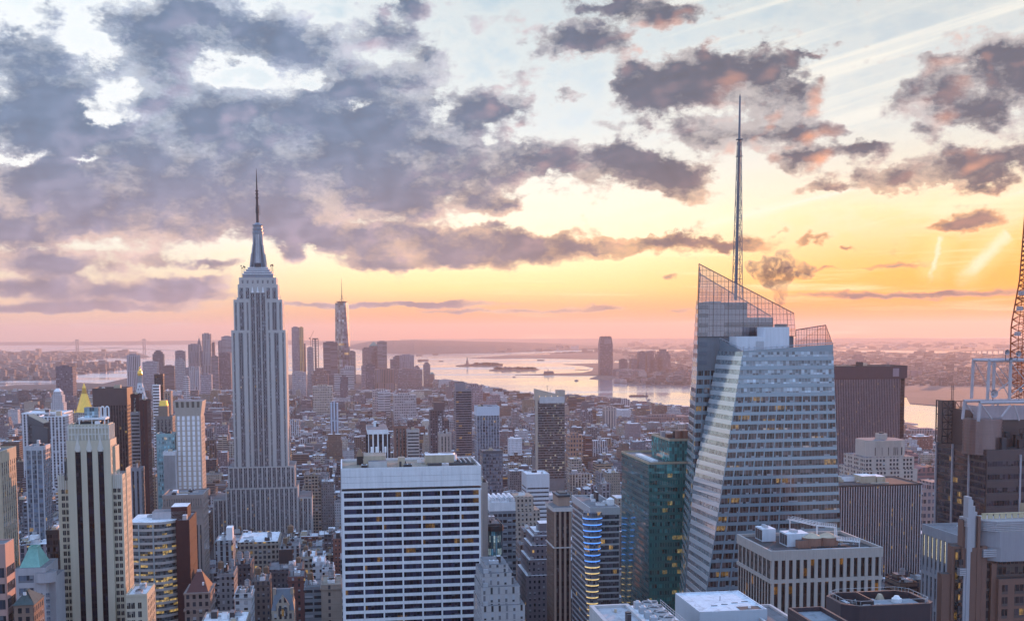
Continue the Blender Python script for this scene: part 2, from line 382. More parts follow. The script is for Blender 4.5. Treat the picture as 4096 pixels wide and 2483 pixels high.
def facade(name, col, pw=3.2, fh=3.6, ux=(.28, .72), uz=(.28, .80), glassc=(.02, .024, .034), lit=.02, blind=.22, attr=False, ocol=False, roof=None, var=.2, lits=.5, band=None):
    """masonry wall with punched windows on its upright faces; the top faces show a roof membrane"""
    k = ('facade', name)
    if k in MATS: return MATS[k]
    m, t = newmat(name); C = _cells(t, pw, fh)
    wallc = (*col, 1)
    if attr: wallc = t.new('ShaderNodeVertexColor', layer_name='Col').outputs[0]
    if ocol: wallc = C['ocol']
    r = t.mul(C['rnd'], 91.0)
    h1 = t.white(t.comb(C['iu'], C['iz'], r)); h2 = t.white(t.comb(C['iz'], C['iu'], t.add(r, 5.7)))
    n1 = t.noise(C['oc'], .12, 3, .6); n2 = t.noise(t.vm('MULTIPLY', C['oc'], (1, 1, .08)), .9, 3, .6)
    f = t.add(1.0, t.add(t.mul(t.sub(n1, .5), var*2.4), t.mul(t.sub(n2, .5), var*1.6)))
    wl = t.vm('SCALE', wallc, f)
    win = t.mul(inside(t, C['fu'], *ux), inside(t, C['fz'], *uz))
    if band:   # only every n-th column group carries windows
        win = t.mul(win, t.m('LESS_THAN', t.m('FRACT', t.m('DIVIDE', C['iu'], band)), .99-1.0/band))
    up = t.m('GREATER_THAN', t.m('ABSOLUTE', C['nz']), .5)
    win = t.mul(win, t.sub(1.0, up))
    g = t.vm('SCALE', glassc, t.lin(h1, 0, 1, .3, 2.2))
    shade = t.mul(t.m('LESS_THAN', h2, blind), t.m('GREATER_THAN', C['fz'], t.lin(h1, 0, 1, .3, .7)))
    g = t.mix(shade, g, (.36, .38, .42, 1))
    li = t.m('GREATER_THAN', h2, 1-lit)
    colr = t.mix(win, wl, g)
    # floor line: a slim darker belt course
    belt = t.mul(t.m('LESS_THAN', C['fz'], .07), t.sub(1.0, up)); colr = t.mix(t.mul(belt, .35), colr, t.vm('SCALE', wl, .62))
    rn = t.noise(C['oc'], .35, 4, .65)
    rc = roof if roof is not None else t.vm('SCALE', wallc, .8)
    rc = t.vm('SCALE', rc, t.lin(rn, .3, .7, .65, 1.25))
    colr = t.mix(up, colr, rc)
    ro = t.mad(win, -.62, .82)
    finish(t, colr, ro, 0.0, (*WARM, 1), t.mul(t.mul(li, win), t.mul(h1, lits)), .45); MATS[k] = m
    return m
def glow(name, col, s):
    k = ('glow', name)
    if k in MATS: return MATS[k]
    m, t = newmat(name); oc = t.new('ShaderNodeTexCoord').outputs['Object']
    finish(t, (*col, 1), .5, 0, (*col, 1), t.mul(t.lin(t.noise(oc, .9, 3, .6), .3, .7, .6, 1.15), s)); MATS[k] = m
    return m
CONC = plain('pale_concrete', (.46, .46, .46)); LIME = plain('limestone', (.44, .42, .39)); TAN = plain('tan_brick', (.44, .37, .27), streak=.35)
STEEL = plain('painted_steel', (.42, .44, .47), .45, .3); DSTEEL = plain('dark_steel', (.06, .06, .07), .5, .4); WHITE = plain('white_paint', (.74, .76, .78), .5)
ROOFG = plain('grey_roof_membrane', (.17, .17, .18), .9, var=.4, scale=.1); ROOFW = plain('white_roof_membrane', (.70, .72, .74), .7, var=.25, scale=.1)
ROOFD = plain('dark_roof_membrane', (.06, .058, .06), .9, var=.4, scale=.1); ROOFT = plain('tan_roof_gravel', (.30, .26, .21), .95, var=.3, scale=.12)
WOOD = plain('weathered_wood', (.20, .13, .085), .9, var=.3, scale=.8); GOLD = plain('gold_leaf', (.83, .52, .11), .30, .7, var=.15)
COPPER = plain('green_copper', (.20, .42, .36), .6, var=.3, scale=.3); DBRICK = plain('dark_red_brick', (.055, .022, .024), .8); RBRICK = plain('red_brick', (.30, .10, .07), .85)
BROWN = plain('brown_granite', (.23, .125, .095), .45, scale=.3); DARKW = plain('dark_metal_panel', (.055, .05, .055), .5, .3)
ASPH = plain('asphalt', (.05, .05, .052), .9)

HERO = []      # (a0, a1, b0, b1, z, landmark phrase or None)
def reg(a0, a1, b0, b1, z, short=None): HERO.append((min(a0, a1), max(a0, a1), min(b0, b1), max(b0, b1), z, short))

def unit_box(): 
    if 'ub' not in MATS:
        b = MB(); b.box(-.5, .5, 0, .12, 0, 1); MATS['ub'] = b
    return MATS['ub']
def panels(root, spots, m, name='window', cap=100, proud=.06):
    """spots: (x, y, z0, w, h, face) with face f/l/r/b; one mesh per size, one object per window; past CAP the rest is one stuff part"""
    cache = {}; rest = MB()
    for i, (x, y, z, wd, h, fc) in enumerate(spots):
        if i < cap:
            key = (round(wd, 2), round(h, 2), fc)
            if key not in cache:
                b = MB()
                if fc == 'f': b.box(-wd/2, wd/2, -proud, 0, 0, h)
                elif fc == 'b': b.box(-wd/2, wd/2, 0, proud, 0, h)
                elif fc == 'l': b.box(-proud, 0, -wd/2, wd/2, 0, h)
                else: b.box(0, proud, -wd/2, wd/2, 0, h)
                cache[key] = b.mesh(name, m)
            link(name, cache[key], root, (x, y, z))
        else:
            if fc == 'f': rest.box(x-wd/2, x+wd/2, y-proud, y, z, z+h)
            elif fc == 'b': rest.box(x-wd/2, x+wd/2, y, y+proud, z, z+h)
            elif fc == 'l': rest.box(x-proud, x, y-wd/2, y+wd/2, z, z+h)
            else: rest.box(x, x+proud, y-wd/2, y+wd/2, z, z+h)
    if rest.f: tag(rest.build(name, m, root), kind='stuff')
def side_u(face, x0, x1, y0, y1, u):
    return {'f': (u, y0), 'b': (u, y1), 'l': (x0, u), 'r': (x1, u)}[face]
def strips(root, wb, ext, z0, z1, face, pitch, pier, gm, pm=0, deep=.35, edge=None, cap=100, n=None):
    """vertical window strips between proud piers on one face of a box ext=(x0,x1,y0,y1); piers go into wb"""
    x0, x1, y0, y1 = ext; lo, hi = (x0, x1) if face in 'fb' else (y0, y1)
    if face in 'lr': deep = .08
    edge = pier if edge is None else edge
    n = n or max(1, round((hi-lo-2*edge+pier)/pitch)); step = (hi-lo-2*edge+pier)/n; ww = step-pier; sp = []
    cuts = [(lo, lo+edge)] + [(lo+edge+i*step-pier, lo+edge+i*step) for i in range(1, n)] + [(hi-edge, hi)]
    for p, q in cuts:
        if face == 'f': wb.box(p, q, y0-deep, y0, z0, z1, pm)
        elif face == 'b': wb.box(p, q, y1, y1+deep, z0, z1, pm)
        elif face == 'l': wb.box(x0-deep, x0, p, q, z0, z1, pm)
        else: wb.box(x1, x1+deep, p, q, z0, z1, pm)
    for i in range(n):
        u = lo+edge+i*step+ww/2; x, y = side_u(face, x0, x1, y0, y1, u); sp.append((x, y, z0, ww, z1-z0, face))
    panels(root, sp, gm, 'window', cap, .07 if face in 'lr' else .06)
def bands(root, wb, ext, z0, z1, faces, fh, wh, gm, pm=0, deep=.35, corner=.8, bays=None, pier=.8, cap=100):
    """horizontal window bands: spandrels proud of the glass, optional piers dividing the band into bays"""
    x0, x1, y0, y1 = ext; nf = max(1, round((z1-z0)/fh)); fh = (z1-z0)/nf; sp = []
    for face in faces:
        lo, hi = (x0, x1) if face in 'fb' else (y0, y1)
        def put(p, q, za, zb, d):
            if face == 'f': wb.box(p, q, y0-d, y0, za, zb, pm, bottom=True)
            elif face == 'b': wb.box(p, q, y1, y1+d, za, zb, pm, bottom=True)
            elif face == 'l': wb.box(x0-d, x0, p, q, za, zb, pm, bottom=True)
            else: wb.box(x1, x1+d, p, q, za, zb, pm, bottom=True)
        nb = bays if (bays and face in 'fb') else (max(1, round((hi-lo)/((x1-x0)/bays))) if bays else 1)
        bw = (hi-lo-2*corner+pier)/nb
        for i in range(nf-1, -1, -1):
            put(lo+.01, hi-.01, z0+i*fh, z0+(i+1)*fh-wh, deep)
        put(lo, lo+corner, z0, z1, deep+.12); put(hi-corner, hi, z0, z1, deep+.12)
        for j in range(1, nb): put(lo+corner+j*bw-pier, lo+corner+j*bw, z0, z1, deep+.12)
        for i in range(nf-1, -1, -1):
            for j in range(nb):
                u = lo+corner+j*bw+(bw-pier)/2; x, y = side_u(face, x0, x1, y0, y1, u)
                sp.append((x, y, z0+(i+1)*fh-wh, bw-pier, wh, face))
    panels(root, sp, gm, 'window', cap)
def parapet_roof(root, ext, z, mats, th=.5, h=1.1, name='roof', up=None, label=None):
    x0, x1, y0, y1 = ext; b = MB(); b.box(x0+th, x1-th, y0+th, y1-th, z, z+.25, 0)
    b.box(x0, x1, y0, y0+th, z, z+h, 1); b.box(x0, x1, y1-th, y1, z, z+h, 1); b.box(x0, x0+th, y0+th, y1-th, z, z+h, 1); b.box(x1-th, x1, y0+th, y1-th, z, z+h, 1)
    return b.build(name, mats, root, label=label)
def water_tank(parent, x, y, z, r=1.8, h=3.4, legs=2.2, m=None):
    b = MB(); b.cyl(x, y, z+legs, z+legs+h, r, r*.97, 12, 0)
    for sx in (-1, 1):
        for sy in (-1, 1): b.tube((x+sx*r*.65, y+sy*r*.65, z), (x+sx*r*.65, y+sy*r*.65, z+legs), .16, 4, 1)
    for q in (.25, .6): b.cyl(x, y, z+legs+h*q, z+legs+h*q+.12, r*1.02, r*1.02, 12, 1)
    o = b.build('water_tank', [m or WOOD, DSTEEL], parent)
    c = MB(); c.cyl(x, y, z+legs+h, z+legs+h+r*.75, r*1.1, .05, 12, 0); c.build('conical_lid', [ROOFG if m else WOOD], o)
    return o
def clutter(parent, ext, z, seed, n=5, tank=0, big=1.0):
    """plant on a roof: bulkhead, cooling units, ducts, tanks; each a part"""
    rd = random.Random(seed); x0, x1, y0, y1 = ext; w_, d_ = x1-x0, y1-y0
    for i in range(n):
        k = rd.choice(('bulkhead', 'cooling_unit', 'cooling_unit', 'duct'))
        if k == 'bulkhead': bw, bd, bh = rd.uniform(.12, .25)*w_, rd.uniform(.15, .3)*d_, rd.uniform(2.5, 5)*big
        elif k == 'cooling_unit': bw, bd, bh = rd.uniform(2, 5)*big, rd.uniform(2, 4)*big, rd.uniform(1.2, 2.6)*big
        else: bw, bd, bh = rd.uniform(.2, .4)*w_, .8, .8
        bw = min(bw, w_*.5); bd = min(bd, d_*.5)
        x = rd.uniform(x0+1, max(x0+1.1, x1-1-bw)); y = rd.uniform(y0+1, max(y0+1.1, y1-1-bd)); b = MB()
        zz = z+i*.004
        b.box(x, x+bw, y, y+bd, zz, zz+bh, 0, 1)
        if k == 'cooling_unit':
            for q in range(max(1, int(bw/2))):
                b.cyl(x+bw*(q+.5)/max(1, int(bw/2)), y+bd/2, zz+bh, zz+bh+.35, min(bd, 2)*.38, None, 10, 0, 2)
        b.build(k, [rd.choice((STEEL, CONC, WHITE, TAN, DARKW)), rd.choice((ROOFG, ROOFW, STEEL)), DSTEEL], parent)
    for i in range(tank):
        water_tank(parent, rd.uniform(x0+3, max(x0+3.1, x1-3)), rd.uniform(y0+3, max(y0+3.1, y1-3)), z, rd.uniform(1.5, 2.1))
class Box:
    """a straight tower placed by its photo outline: left and right edge and top of its north face at street depth b"""
    def __init__(s, name, label, cat, L, R_, top, b, depth=None, far=None, short=None, group=None, base=0.0, grp_reg=True):
        a0, z0 = G(L, top, b); a1, z1 = G(R_, top, b); s.z = (z0+z1)/2; s.w = a1-a0
        if far is not None: s.d = abs(A(far, top, a0 if far < L else a1)[0]-b)
        else: s.d = depth
        s.a = (a0+a1)/2; s.b = b; s.root = empty(name, label, cat, s.a, b, base, group); s.ext = (-s.w/2, s.w/2, 0.0, s.d)
        if grp_reg: reg(a0, a1, b, b+s.d, s.z, short)
    def zpx(s, py, px=None): return G(px if px else 2048, py, s.b)[1] if px else G(project(W(s.a, s.b, 100))[0], py, s.b)[1]
    def xpx(s, px, py): return G(px, py, s.b)[0]-s.a
def inset(e, k): return (e[0]+k, e[1]-k, e[2]+k, e[3]-k)
# ---------------------------------------------------------------- water, land, hills, haze
def water_mat():
    m, t = newmat('harbour_water'); oc = t.new('ShaderNodeTexCoord').outputs['Object']
    n1 = t.noise(t.vm('MULTIPLY', oc, (.0035, .0011, 1)), 1.0, 6, .62, .4)
    n2 = t.noise(t.vm('MULTIPLY', oc, (.0006, .0016, 1)), 1.0, 4, .55, .6)
    bp = t.new('ShaderNodeBump'); bp.inputs['Strength'].default_value = .22; bp.inputs['Distance'].default_value = 4.0
    t.put(bp.inputs['Height'], n1)
    rough = t.lin(n2, .35, .65, .05, .20)
    finish(t, (.80, .90, 1.0), rough, .72, spec=1.0, normal=bp.outputs[0]); return m
WATER = water_mat()
b = MB(); b.face([(-40000, -2000, -2), (40000, -2000, -2), (40000, 41000, -2), (-40000, 41000, -2)])
tag(b.build('water', WATER), kind='structure')
def ground_mat(name, c1, c2, sc):
    m, t = newmat(name); oc = t.new('ShaderNodeTexCoord').outputs['Object']
    n = t.noise(oc, sc, 6, .65); n2 = t.noise(oc, sc*9, 4, .7)
    c = t.mix(t.smooth(n, .35, .65), c1, c2); c = t.mix(t.mul(t.smooth(n2, .6, .72), .6), c, (.30, .29, .29))
    finish(t, c, .95); return m
LAND = ground_mat('built_up_ground', (.075, .06, .058), (.13, .10, .095), .002)
STREET = ground_mat('street_asphalt', (.045, .045, .05), (.08, .078, .08), .01)
FIELD = ground_mat('marsh_and_woods', (.06, .052, .045), (.12, .09, .08), .0012)
def land(name, pts, m, z=0.0):
    P = [ground(x, y, z) if not isinstance(x, tuple) else None for x, y in pts] if True else None
    b = MB(); b.prism([(p.x, p.y) for p in P], -6, z, 0); o = b.build(name, m); tag(o, kind='structure'); return o
POLY = {}
def landw(name, P, m, z=0.0):
    b = MB(); b.prism(P, -6, z, 0); o = b.build(name, m); tag(o, kind='structure'); POLY[name] = P; return o
def gp(L): return [tuple(ground(x, y).xy) for x, y in L]
MAN_L = [(-420,1552),(0,1546),(60,1538),(225,1537),(290,1529),(410,1534),(507,1512),(560,1499),(700,1494),(1100,1497),(1330,1498),(1440,1497),(1470,1520),(1600,1545),(1740,1543)]
MAN_R = [(1800,1546),(1934,1570),(2043,1588),(2133,1599),(2344,1607),(2465,1618),(2636,1642),(2800,1655),(3300,1675),(3624,1692),(3691,1714),(3768,1725),(4500,1790)]
man = [(-3500., -800.), (-4200., 3000.)] + gp(MAN_L + MAN_R) + [(4000., 1800.), (3500., -800.)]
landw('manhattan_ground', man[::-1], STREET)
landw('new_jersey_ground', gp([(2060,1498),(2150,1499),(2300,1501),(2395,1501),(2358,1513),(2400,1517),(2460,1517),(2455,1529),(2555,1537),(2762,1540),(3300,1562),(3626,1585),(3640,1612),(3768,1622),(4700,1650),
      (4700,1424),(3990,1416),(3600,1410),(3333,1405),(2900,1404),(2420,1405),(2200,1411),(2040,1418),(1990,1424),(1877,1431),(1990,1434),(2100,1432),(2250,1434),(2400,1436),(2400,1452),(2254,1456),(2330,1461),(2375,1470),(2368,1482),(2330,1490),(2200,1494)])[::-1], LAND)
landw('far_shore_ground', gp([(1290,1391),(1394,1394),(1700,1414),(1960,1412),(2100,1406),(2300,1400),(2700,1397),(3333,1399),(3800,1402),(4900,1407),(4900,1361.6),(1290,1361.6)])[::-1], FIELD)
landw('brooklyn_ground', gp([(-500,1456),(0,1454),(250,1448),(340,1441),(440,1430),(570,1431),(602,1427),(560,1412),(480,1403),(420,1405),(300,1408),(160,1407),(0,1409),(-500,1413)]), LAND)
landw('waterfront_ground', gp([(-500,1475),(0,1463),(150,1462),(260,1458),(420,1457),(512,1456),(512,1470),(430,1484),(300,1497),(285,1501),(225,1520),(0,1521),(-500,1531)])[::-1], LAND)
def pond(pts):
    P = gp(pts); b = MB(); b.face([(x, y, .6) for x, y in P]); o = b.build('water', WATER); tag(o, kind='structure')
for L in ([(2035,1421),(2200,1418),(2200,1414),(2050,1416)], [(2455,1450),(2560,1452),(2700,1456),(2740,1452),(2700,1447),(2460,1444)], [(2478,1402.5),(2560,1402),(2550,1399),(2480,1399.5)],
          [(2690,1424),(2760,1425),(2755,1421),(2690,1420.5)], [(3360,1392),(3480,1391),(3470,1387),(3365,1388)], [(2300,1477),(2352,1479),(2362,1473),(2300,1465)], [(0,1533),(120,1531),(215,1533),(215,1528),(0,1527)]):
    pond(L[::-1])
def hill(name, prof, d_near, d_ridge, d_far, m):
    """prof: (px, ridge py, shore py); a long low ridge with an uneven crest"""
    rd = random.Random(5); b = MB(); rows = []
    for px, ry, sy in prof:
        n = ground(px, sy, 0); D = n.y
        k = rd.uniform(-.12, .12)
        def at(d, z): 
            dd = ray(px, 1300); s = d/dd.y; return (dd.x*s, d, z)
        dr = D+d_ridge*(1+k); z = EYE+ray(px, ry).z/ray(px, ry).y*dr
        rows.append([at(D, 0), at(D+d_ridge*.35, z*.55*(1+k)), at(D+d_ridge*.7, z*.86), at(dr, z), at(dr+d_far, 0)])
    for p, q in zip(rows[:-1], rows[1:]):
        for i in range(4): b.face([p[i], q[i], q[i+1], p[i+1]])
    o = b.build(name, m); tag(o, kind='structure')
    for pl in o.data.polygons: pl.use_smooth = True
def interp(L, n):
    out = []; rd = random.Random(9)
    for i in range(n):
        x = L[0][0]+(L[-1][0]-L[0][0])*i/(n-1)
        for p, q in zip(L[:-1], L[1:]):
            if p[0] <= x <= q[0]:
                f = (x-p[0])/(q[0]-p[0]); out.append((x, p[1]+(q[1]-p[1])*f+rd.uniform(-.7, .7), p[2]+(q[2]-p[2])*f)); break
    return out
HILL = ground_mat('wooded_hills', (.05, .042, .045), (.085, .07, .07), .0015)
hill('hills', interp([(1385,1385,1391),(1440,1372,1398),(1475,1365,1406),(1560,1362,1413),(1662,1360,1415),(1760,1362,1414.5),(1900,1365,1413),(2000,1367,1411),(2150,1371,1405),(2300,1377,1400),(2440,1386,1396)], 40), 0, 2600, 2500, HILL)
hill('hills', interp([(-300,1368,1380),(200,1367,1380),(560,1364,1379),(800,1361,1377),(930,1359,1376),(1150,1360,1378),(1390,1364,1380)], 36), 0, 3500, 3000, HILL)
hill('hills', interp([(1600,1356,1366),(2400,1354,1366),(3100,1352,1368),(3700,1352,1370),(4800,1354,1370)], 40), 0, 3000, 2500, FIELD)

def haze():
    b = MB(); b.box(-42000, 42000, -3000, 43000, -12, 575, bottom=True)
    m, t = newmat('haze_air'); p = t.new('ShaderNodeVolumePrincipled')
    p.inputs['Color'].default_value = (.93, .79, .77, 1); p.inputs['Density'].default_value = HAZE; p.inputs['Anisotropy'].default_value = .34
    o = t.new('ShaderNodeOutputMaterial'); t.l.new(p.outputs[0], o.inputs['Volume'])
    ob = b.build('haze', m); tag(ob, kind='stuff'); ob.display_type = 'WIRE'
HAZE = 3.6e-5
haze()
# ---------------------------------------------------------------- the great towers
def zat(px, py, b): return G(px, py, b)[1]
def aat(px, py, b): return G(px, py, b)[0]

def white_slab():
    B = Box('office_slab', 'broad white slab office with seven bays of dark ribbon windows under a blank top band', 'office building', 1363, 1925, 1878, 545, depth=42, short='the white slab with ribbon windows')
    x0, x1, y0, y1 = B.ext; wb = MB(); z = B.z; zt = zat(1640, 1948, 545); zw = zat(1640, 1965, 545)
    M_ = plain('white_travertine', (.68, .69, .71), .6, var=.10, streak=.25)
    wb.box(x0+.4, x1-.4, y0+.4, y1-.4, 0, zt-.6, 2)
    wb.box(x0, x1, y0, y1, zt, z, 0, 1); core = (x0+.4, x1-.4, y0+.4, y1-.4)
    step = (x1-x0-1.6+.75)/7
    for j in range(8):
        p = x0+.8+j*step-.75 if j else x0
        q = p+(.75 if j else .8)
        for k in (-.22, .22):   # paired raised joints on the blank band
            wb.box((p+q)/2+k-.09, (p+q)/2+k+.09, y0-.16, y0, zt, z-.3, 0)
    for k in range(1, 3): wb.box(x0+.1, x1-.1, y0-.05, y0, zt+(z-zt)*k/3-.06, zt+(z-zt)*k/3, 2)
    g = glass('ribbon_glass', 1.55, 4.0, (.016, .017, .034), (.03, .032, .045), .05, lit=.045, blind=.24, blindc=(.075, .08, .105), spread=3, lits=.20, rough=.07, litc=(1, .55, .12))
    bands(B.root, wb, core, 0, zw, 'fl', 3.93, 2.45, g, 0, .45, .9, 7, .75)
    wb.box(x0, x1, y0, y0+.4, zw, zw+.9, 0)
    wb.build('wall', [M_, ROOFT, plain('shadow_gap', (.05, .05, .06))], B.root)
    rf = parapet_roof(B.root, B.ext, z+.02, [ROOFT, M_], .7, 1.3)
    e = (x0+4, x1-4, y0+4, y1-4)
    X = lambda px: B.xpx(px, 1870)
    b = MB(); b.box(X(1458), X(1548), 14, 30, z+.3, z+5.6, 0, 1); b.build('bulkhead', [TAN, ROOFT], rf)
    b = MB(); b.box(X(1598), X(1624), 9, 15, z+.3, z+5, 0, 1); b.box(X(1601), X(1610), 8.9, 9, z+.4, z+3.2, 2); b.build('bulkhead', [TAN, ROOFT, DSTEEL], rf)
    b = MB(); b.box(X(1720), X(1906), 12, 36, z+.3, z+1.1, 0, 1); b.build('machine_pit', [DSTEEL, ROOFD], rf)
    for q in range(4):
        b = MB(); b.box(X(1855)+q*2.4, X(1855)+q*2.4+.5, 14, 36, z+1.3, z+2.0, 0); b.build('duct', STEEL, rf)
    b = MB(); b.cyl(X(1806), 26, z+.3, z+4.4, 5.2, 5.2, 20, 0, 1); b.cyl(X(1806), 26, z+4.4, z+5.2, 4.4, 4.0, 20, 0, 1); b.build('cooling_tower', [WHITE, ROOFG], rf)
    b = MB(); b.frustum(X(1428), X(1458), 22, 30, z+4.6, X(1440), X(1446), 25, 27, z+8, 0); b.box(X(1430), X(1456), 23, 29, z+.3, z+4.6, 1); b.build('water_tank', [WOOD, DARKW], rf)
    clutter(rf, e, z+.3, 4, 9)
    for k, px in enumerate((1490, 1510, 1548)):
        b = MB(); b.box(X(px), X(px)+1.0+(k == 1)*.8, 30, 31.4, z+5.6, z+8.4, 0); b.build('vent', WHITE, rf)
    rl = MB()
    for i in range(18):
        xx = x0+2+i*(x1-x0-4)/17; rl.tube((xx, y1-1, z+1.3), (xx, y1-1, z+2.6), .08, 4)
    rl.tube((x0+2, y1-1, z+2.6), (x1-2, y1-1, z+2.6), .08, 4); rl.build('railing', DSTEEL, rf)
white_slab()

def spired_tower():
    b = 1290; ax = 0.5*(aat(933, 1300, b)+aat(1133, 1300, b)); AX = ax
    rt = empty('spired_skyscraper', 'tall grey stone skyscraper with stepped shoulders and a needle spire', 'skyscraper', AX, b)
    STONE = plain('grey_limestone', (.45, .435, .42), .7, var=.10, streak=.22)
    G3 = glass('triple_strip', 1.87, 3.75, (.022, .022, .032), (.38, .38, .39), .16, sill=(.155, .155, .17), sillf=.42, lit=.02, blind=.22, blindc=(.22, .225, .25), rough=.12, lits=.4, spread=1)
    Z = lambda py: zat(1030, py, b)
    hx = lambda px, py: abs(aat(px, py, b)-AX)
    T = [(hx(864, 1995)+4, 0, Z(1995), 3, 56), (hx(907, 1949)+1, 0, Z(1949), -4, 60), (hx(912, 1865), Z(1949), Z(1865), -2, 54), (hx(930, 1320)+1.5, Z(1865), Z(1320), 0, 46), (hx(933, 1198), Z(1320), Z(1198), 1.2, 43), (hx(949, 1137), Z(1198), Z(1137), 4, 38), (hx(954, 1109), Z(1137), Z(1109), 5, 36)]
    wb = MB(); cw = 9.0; rec = 1.9; arch = Z(1876); top_rec = Z(1150)
    def groups(hw, kind):
        """window groups: (x centre, width, piers)"""
        if kind == 'wing': 
            wl = hw-cw; m = cw+wl/2
            L = [(m, 5.4), (m-wl*.36, 1.8), (m+wl*.36, 1.8)]
            return L + [(-x, w_) for x, w_ in L]
        return [(0, 5.0), (-6.0, 5.0), (6.0, 5.0)]
    spots = []
    for i, (hw, za, zb, y0, dp) in enumerate(T):
        if i < 3:    # lower tiers: piers all across
            n = max(5, round(hw*2/5.2)); st_ = hw*2/n
            wb.box(-hw, hw, y0+.5, y0+dp, za, zb, 0, 1)
            for k in range(n):
                xx = -hw+k*st_; wb.box(xx, xx+1.5, y0, y0+.5, za, zb, 0)
                spots.append((xx+1.5+(st_-1.5)/2, y0+.5, za, st_-1.5, zb-za-1.4, 'f'))
            wb.box(hw-1.1, hw, y0, y0+.5, za, zb, 0); wb.box(-hw+.01, hw-.01, y0-.05, y0+.5, zb-1.4, zb-.02, 0)
            n2 = round(dp/6)
            for k in range(n2):
                yy = y0+.5+dp*(k+.5)/n2-.5; spots.append((hw, yy, max(za, 90), 2.6, zb-max(za, 90)-2.4, 'r')); spots.append((-hw, yy, max(za, 90), 2.6, zb-max(za, 90)-2.4, 'l'))
        elif i < 5:
            for s_ in (-1, 1):
                p, q = (cw, hw) if s_ > 0 else (-hw, -cw)
                wb.box(p, q, y0+.45, y0+dp, za, zb, 0, 1)
                wl = hw-cw; m = s_*(cw+wl/2)
                gs = [(m, 5.0), (m-wl*.36, 1.7), (m+wl*.36, 1.7)]
                ed = sorted([p]+[e for gx, gw in gs for e in (gx-gw/2, gx+gw/2)]+[q])
                for k in range(0, len(ed), 2): wb.box(ed[k], ed[k+1], y0, y0+.45, za, zb, 0)
                zz = 3.0
                wb.box(p+.01, q-.01, y0-.02, y0+.45, zb-zz, zb-.02, 0)
                for gx, gw in gs: spots.append((gx, y0+.45, za, gw, zb-za-zz, 'f'))
            wb.box(-cw, cw, y0+rec+.4, y0+dp-.01, za, zb, 0, 1)
            for s_ in (-1, 1):
                n2 = 5
                for k in range(n2): spots.append((s_*hw, y0+.45+dp*(k+.5)/n2, za, 2.6, zb-za-3, 'r' if s_ > 0 else 'l'))
        else:
            wb.box(-hw, hw, y0+.01, y0+dp, za, zb, 0, 1)
    # recessed centre: three groups between piers, arched heads low down
    yc = T[3][3]+rec; hiy = Z(1163)
    for k, xx in enumerate((-cw, -3.9, 2.1)):
        pass
    for xx in (-cw, -3.45, 2.55, cw-1.0): wb.box(xx, xx+(1.0 if abs(xx) > 5 else .9), yc-.35, yc+.4, arch-8, hiy, 0)
    for gx in (-5.7, 0, 5.7): spots.append((gx, yc+.4, arch, 4.6, hiy-arch-2, 'f'))
    wb.box(-cw, cw, yc-.1, yc+4, hiy-2.2, hiy+.3, 0)
    wb.box(-cw, cw, -.6, yc+1.2, T[2][2]-3, arch-5, 0)
    for gx in (-5.7, 0, 5.7):
        for q in range(6):
            h = 5*math.sqrt(max(0, 1-((q-2.5)/3)**2)); wb.box(gx-2.4+q*.8, gx-1.6+q*.8, -.55, yc+.4, arch-5, arch-5+ (5-h)*.0+.4+ (5-h)*.7, 0)
    # white finials over the centre strips
    for gx in (-5.7, 0, 5.7): wb.frustum(gx-1.3, gx+1.3, yc-.3, yc+.4, hiy-2.0, gx-.3, gx+.3, yc-.2, yc+.3, hiy+4.5, 2)
    # crown windows and the 86th-floor openings
    hw, za, zb, y0, dp = T[5]
    for xx in (-.87, -.78, -.52, .52, .78, .87): spots.append((xx*hw, y0, za+1, 2.0 if abs(xx) != .52 else 3.6, (zb-za)*.72, 'f'))
    hw, za, zb, y0, dp = T[6]
    for k in range(7): spots.append(((k-3)*hw*.27, y0, za+1.2, 1.7, 3.6, 'f'))
    hw, za, zb, y0, dp = T[5]
    for s_ in (-1, 1):
        for k in range(4): spots.append((s_*hw, y0+dp*(k+.5)/4, za+2, 2.4, (zb-za)*.6, 'r' if s_ > 0 else 'l'))
    panels(rt, sorted(spots, key=lambda q: (q[5] != 'f', -q[4])), G3, 'window', 100, .05)
    wb.build('wall', [STONE, ROOFG, WHITE], rt)
    # mooring mast
    Mt = plain('mast_metal', (.23, .25, .285), .42, .35, var=.08)
    zc = T[6][2]; yy = T[6][3]+T[6][4]/2
    ms = MB(); k = lambda px0, px1, py: abs(aat(px1, py, b+20)-aat(px0, py, b+20))/2
    tiers = [(k(971, 1093, 1100), Z(1109), Z(1092)), (k(978, 1088, 1092), Z(1092), Z(1083)), (k(984, 1078, 1080), Z(1083), Z(1074)), (k(992, 1072, 1070), Z(1074), Z(1066))]
    for h, za, zb in tiers:
        ms.box(-h, h, yy-h*.8, yy+h*.8, za, zb-.8, 0); ms.box(-h-.5, h+.5, yy-h*.8-.5, yy+h*.8+.5, zb-.8, zb, 1)
    ms.build('mast_base', [Mt, WHITE], rt)
    ms = MB()
    ws = [(16.4, 1066), (14.5, 1050), (12.4, 1015), (11.2, 984), (9.9, 972), (9.4, 930), (9.4, 925)]
    for (wa, pa), (wb_, pb) in zip(ws[:-1], ws[1:]):
        ra, rb = wa*.62, wb_*.62
        P = lambda r, z_: [(math.cos(math.pi*(j+.5)/4)*r, yy+math.sin(math.pi*(j+.5)/4)*r, z_) for j in range(8)]
        ms.loft(P(ra, Z(pa)), P(rb, Z(pb)), 0)
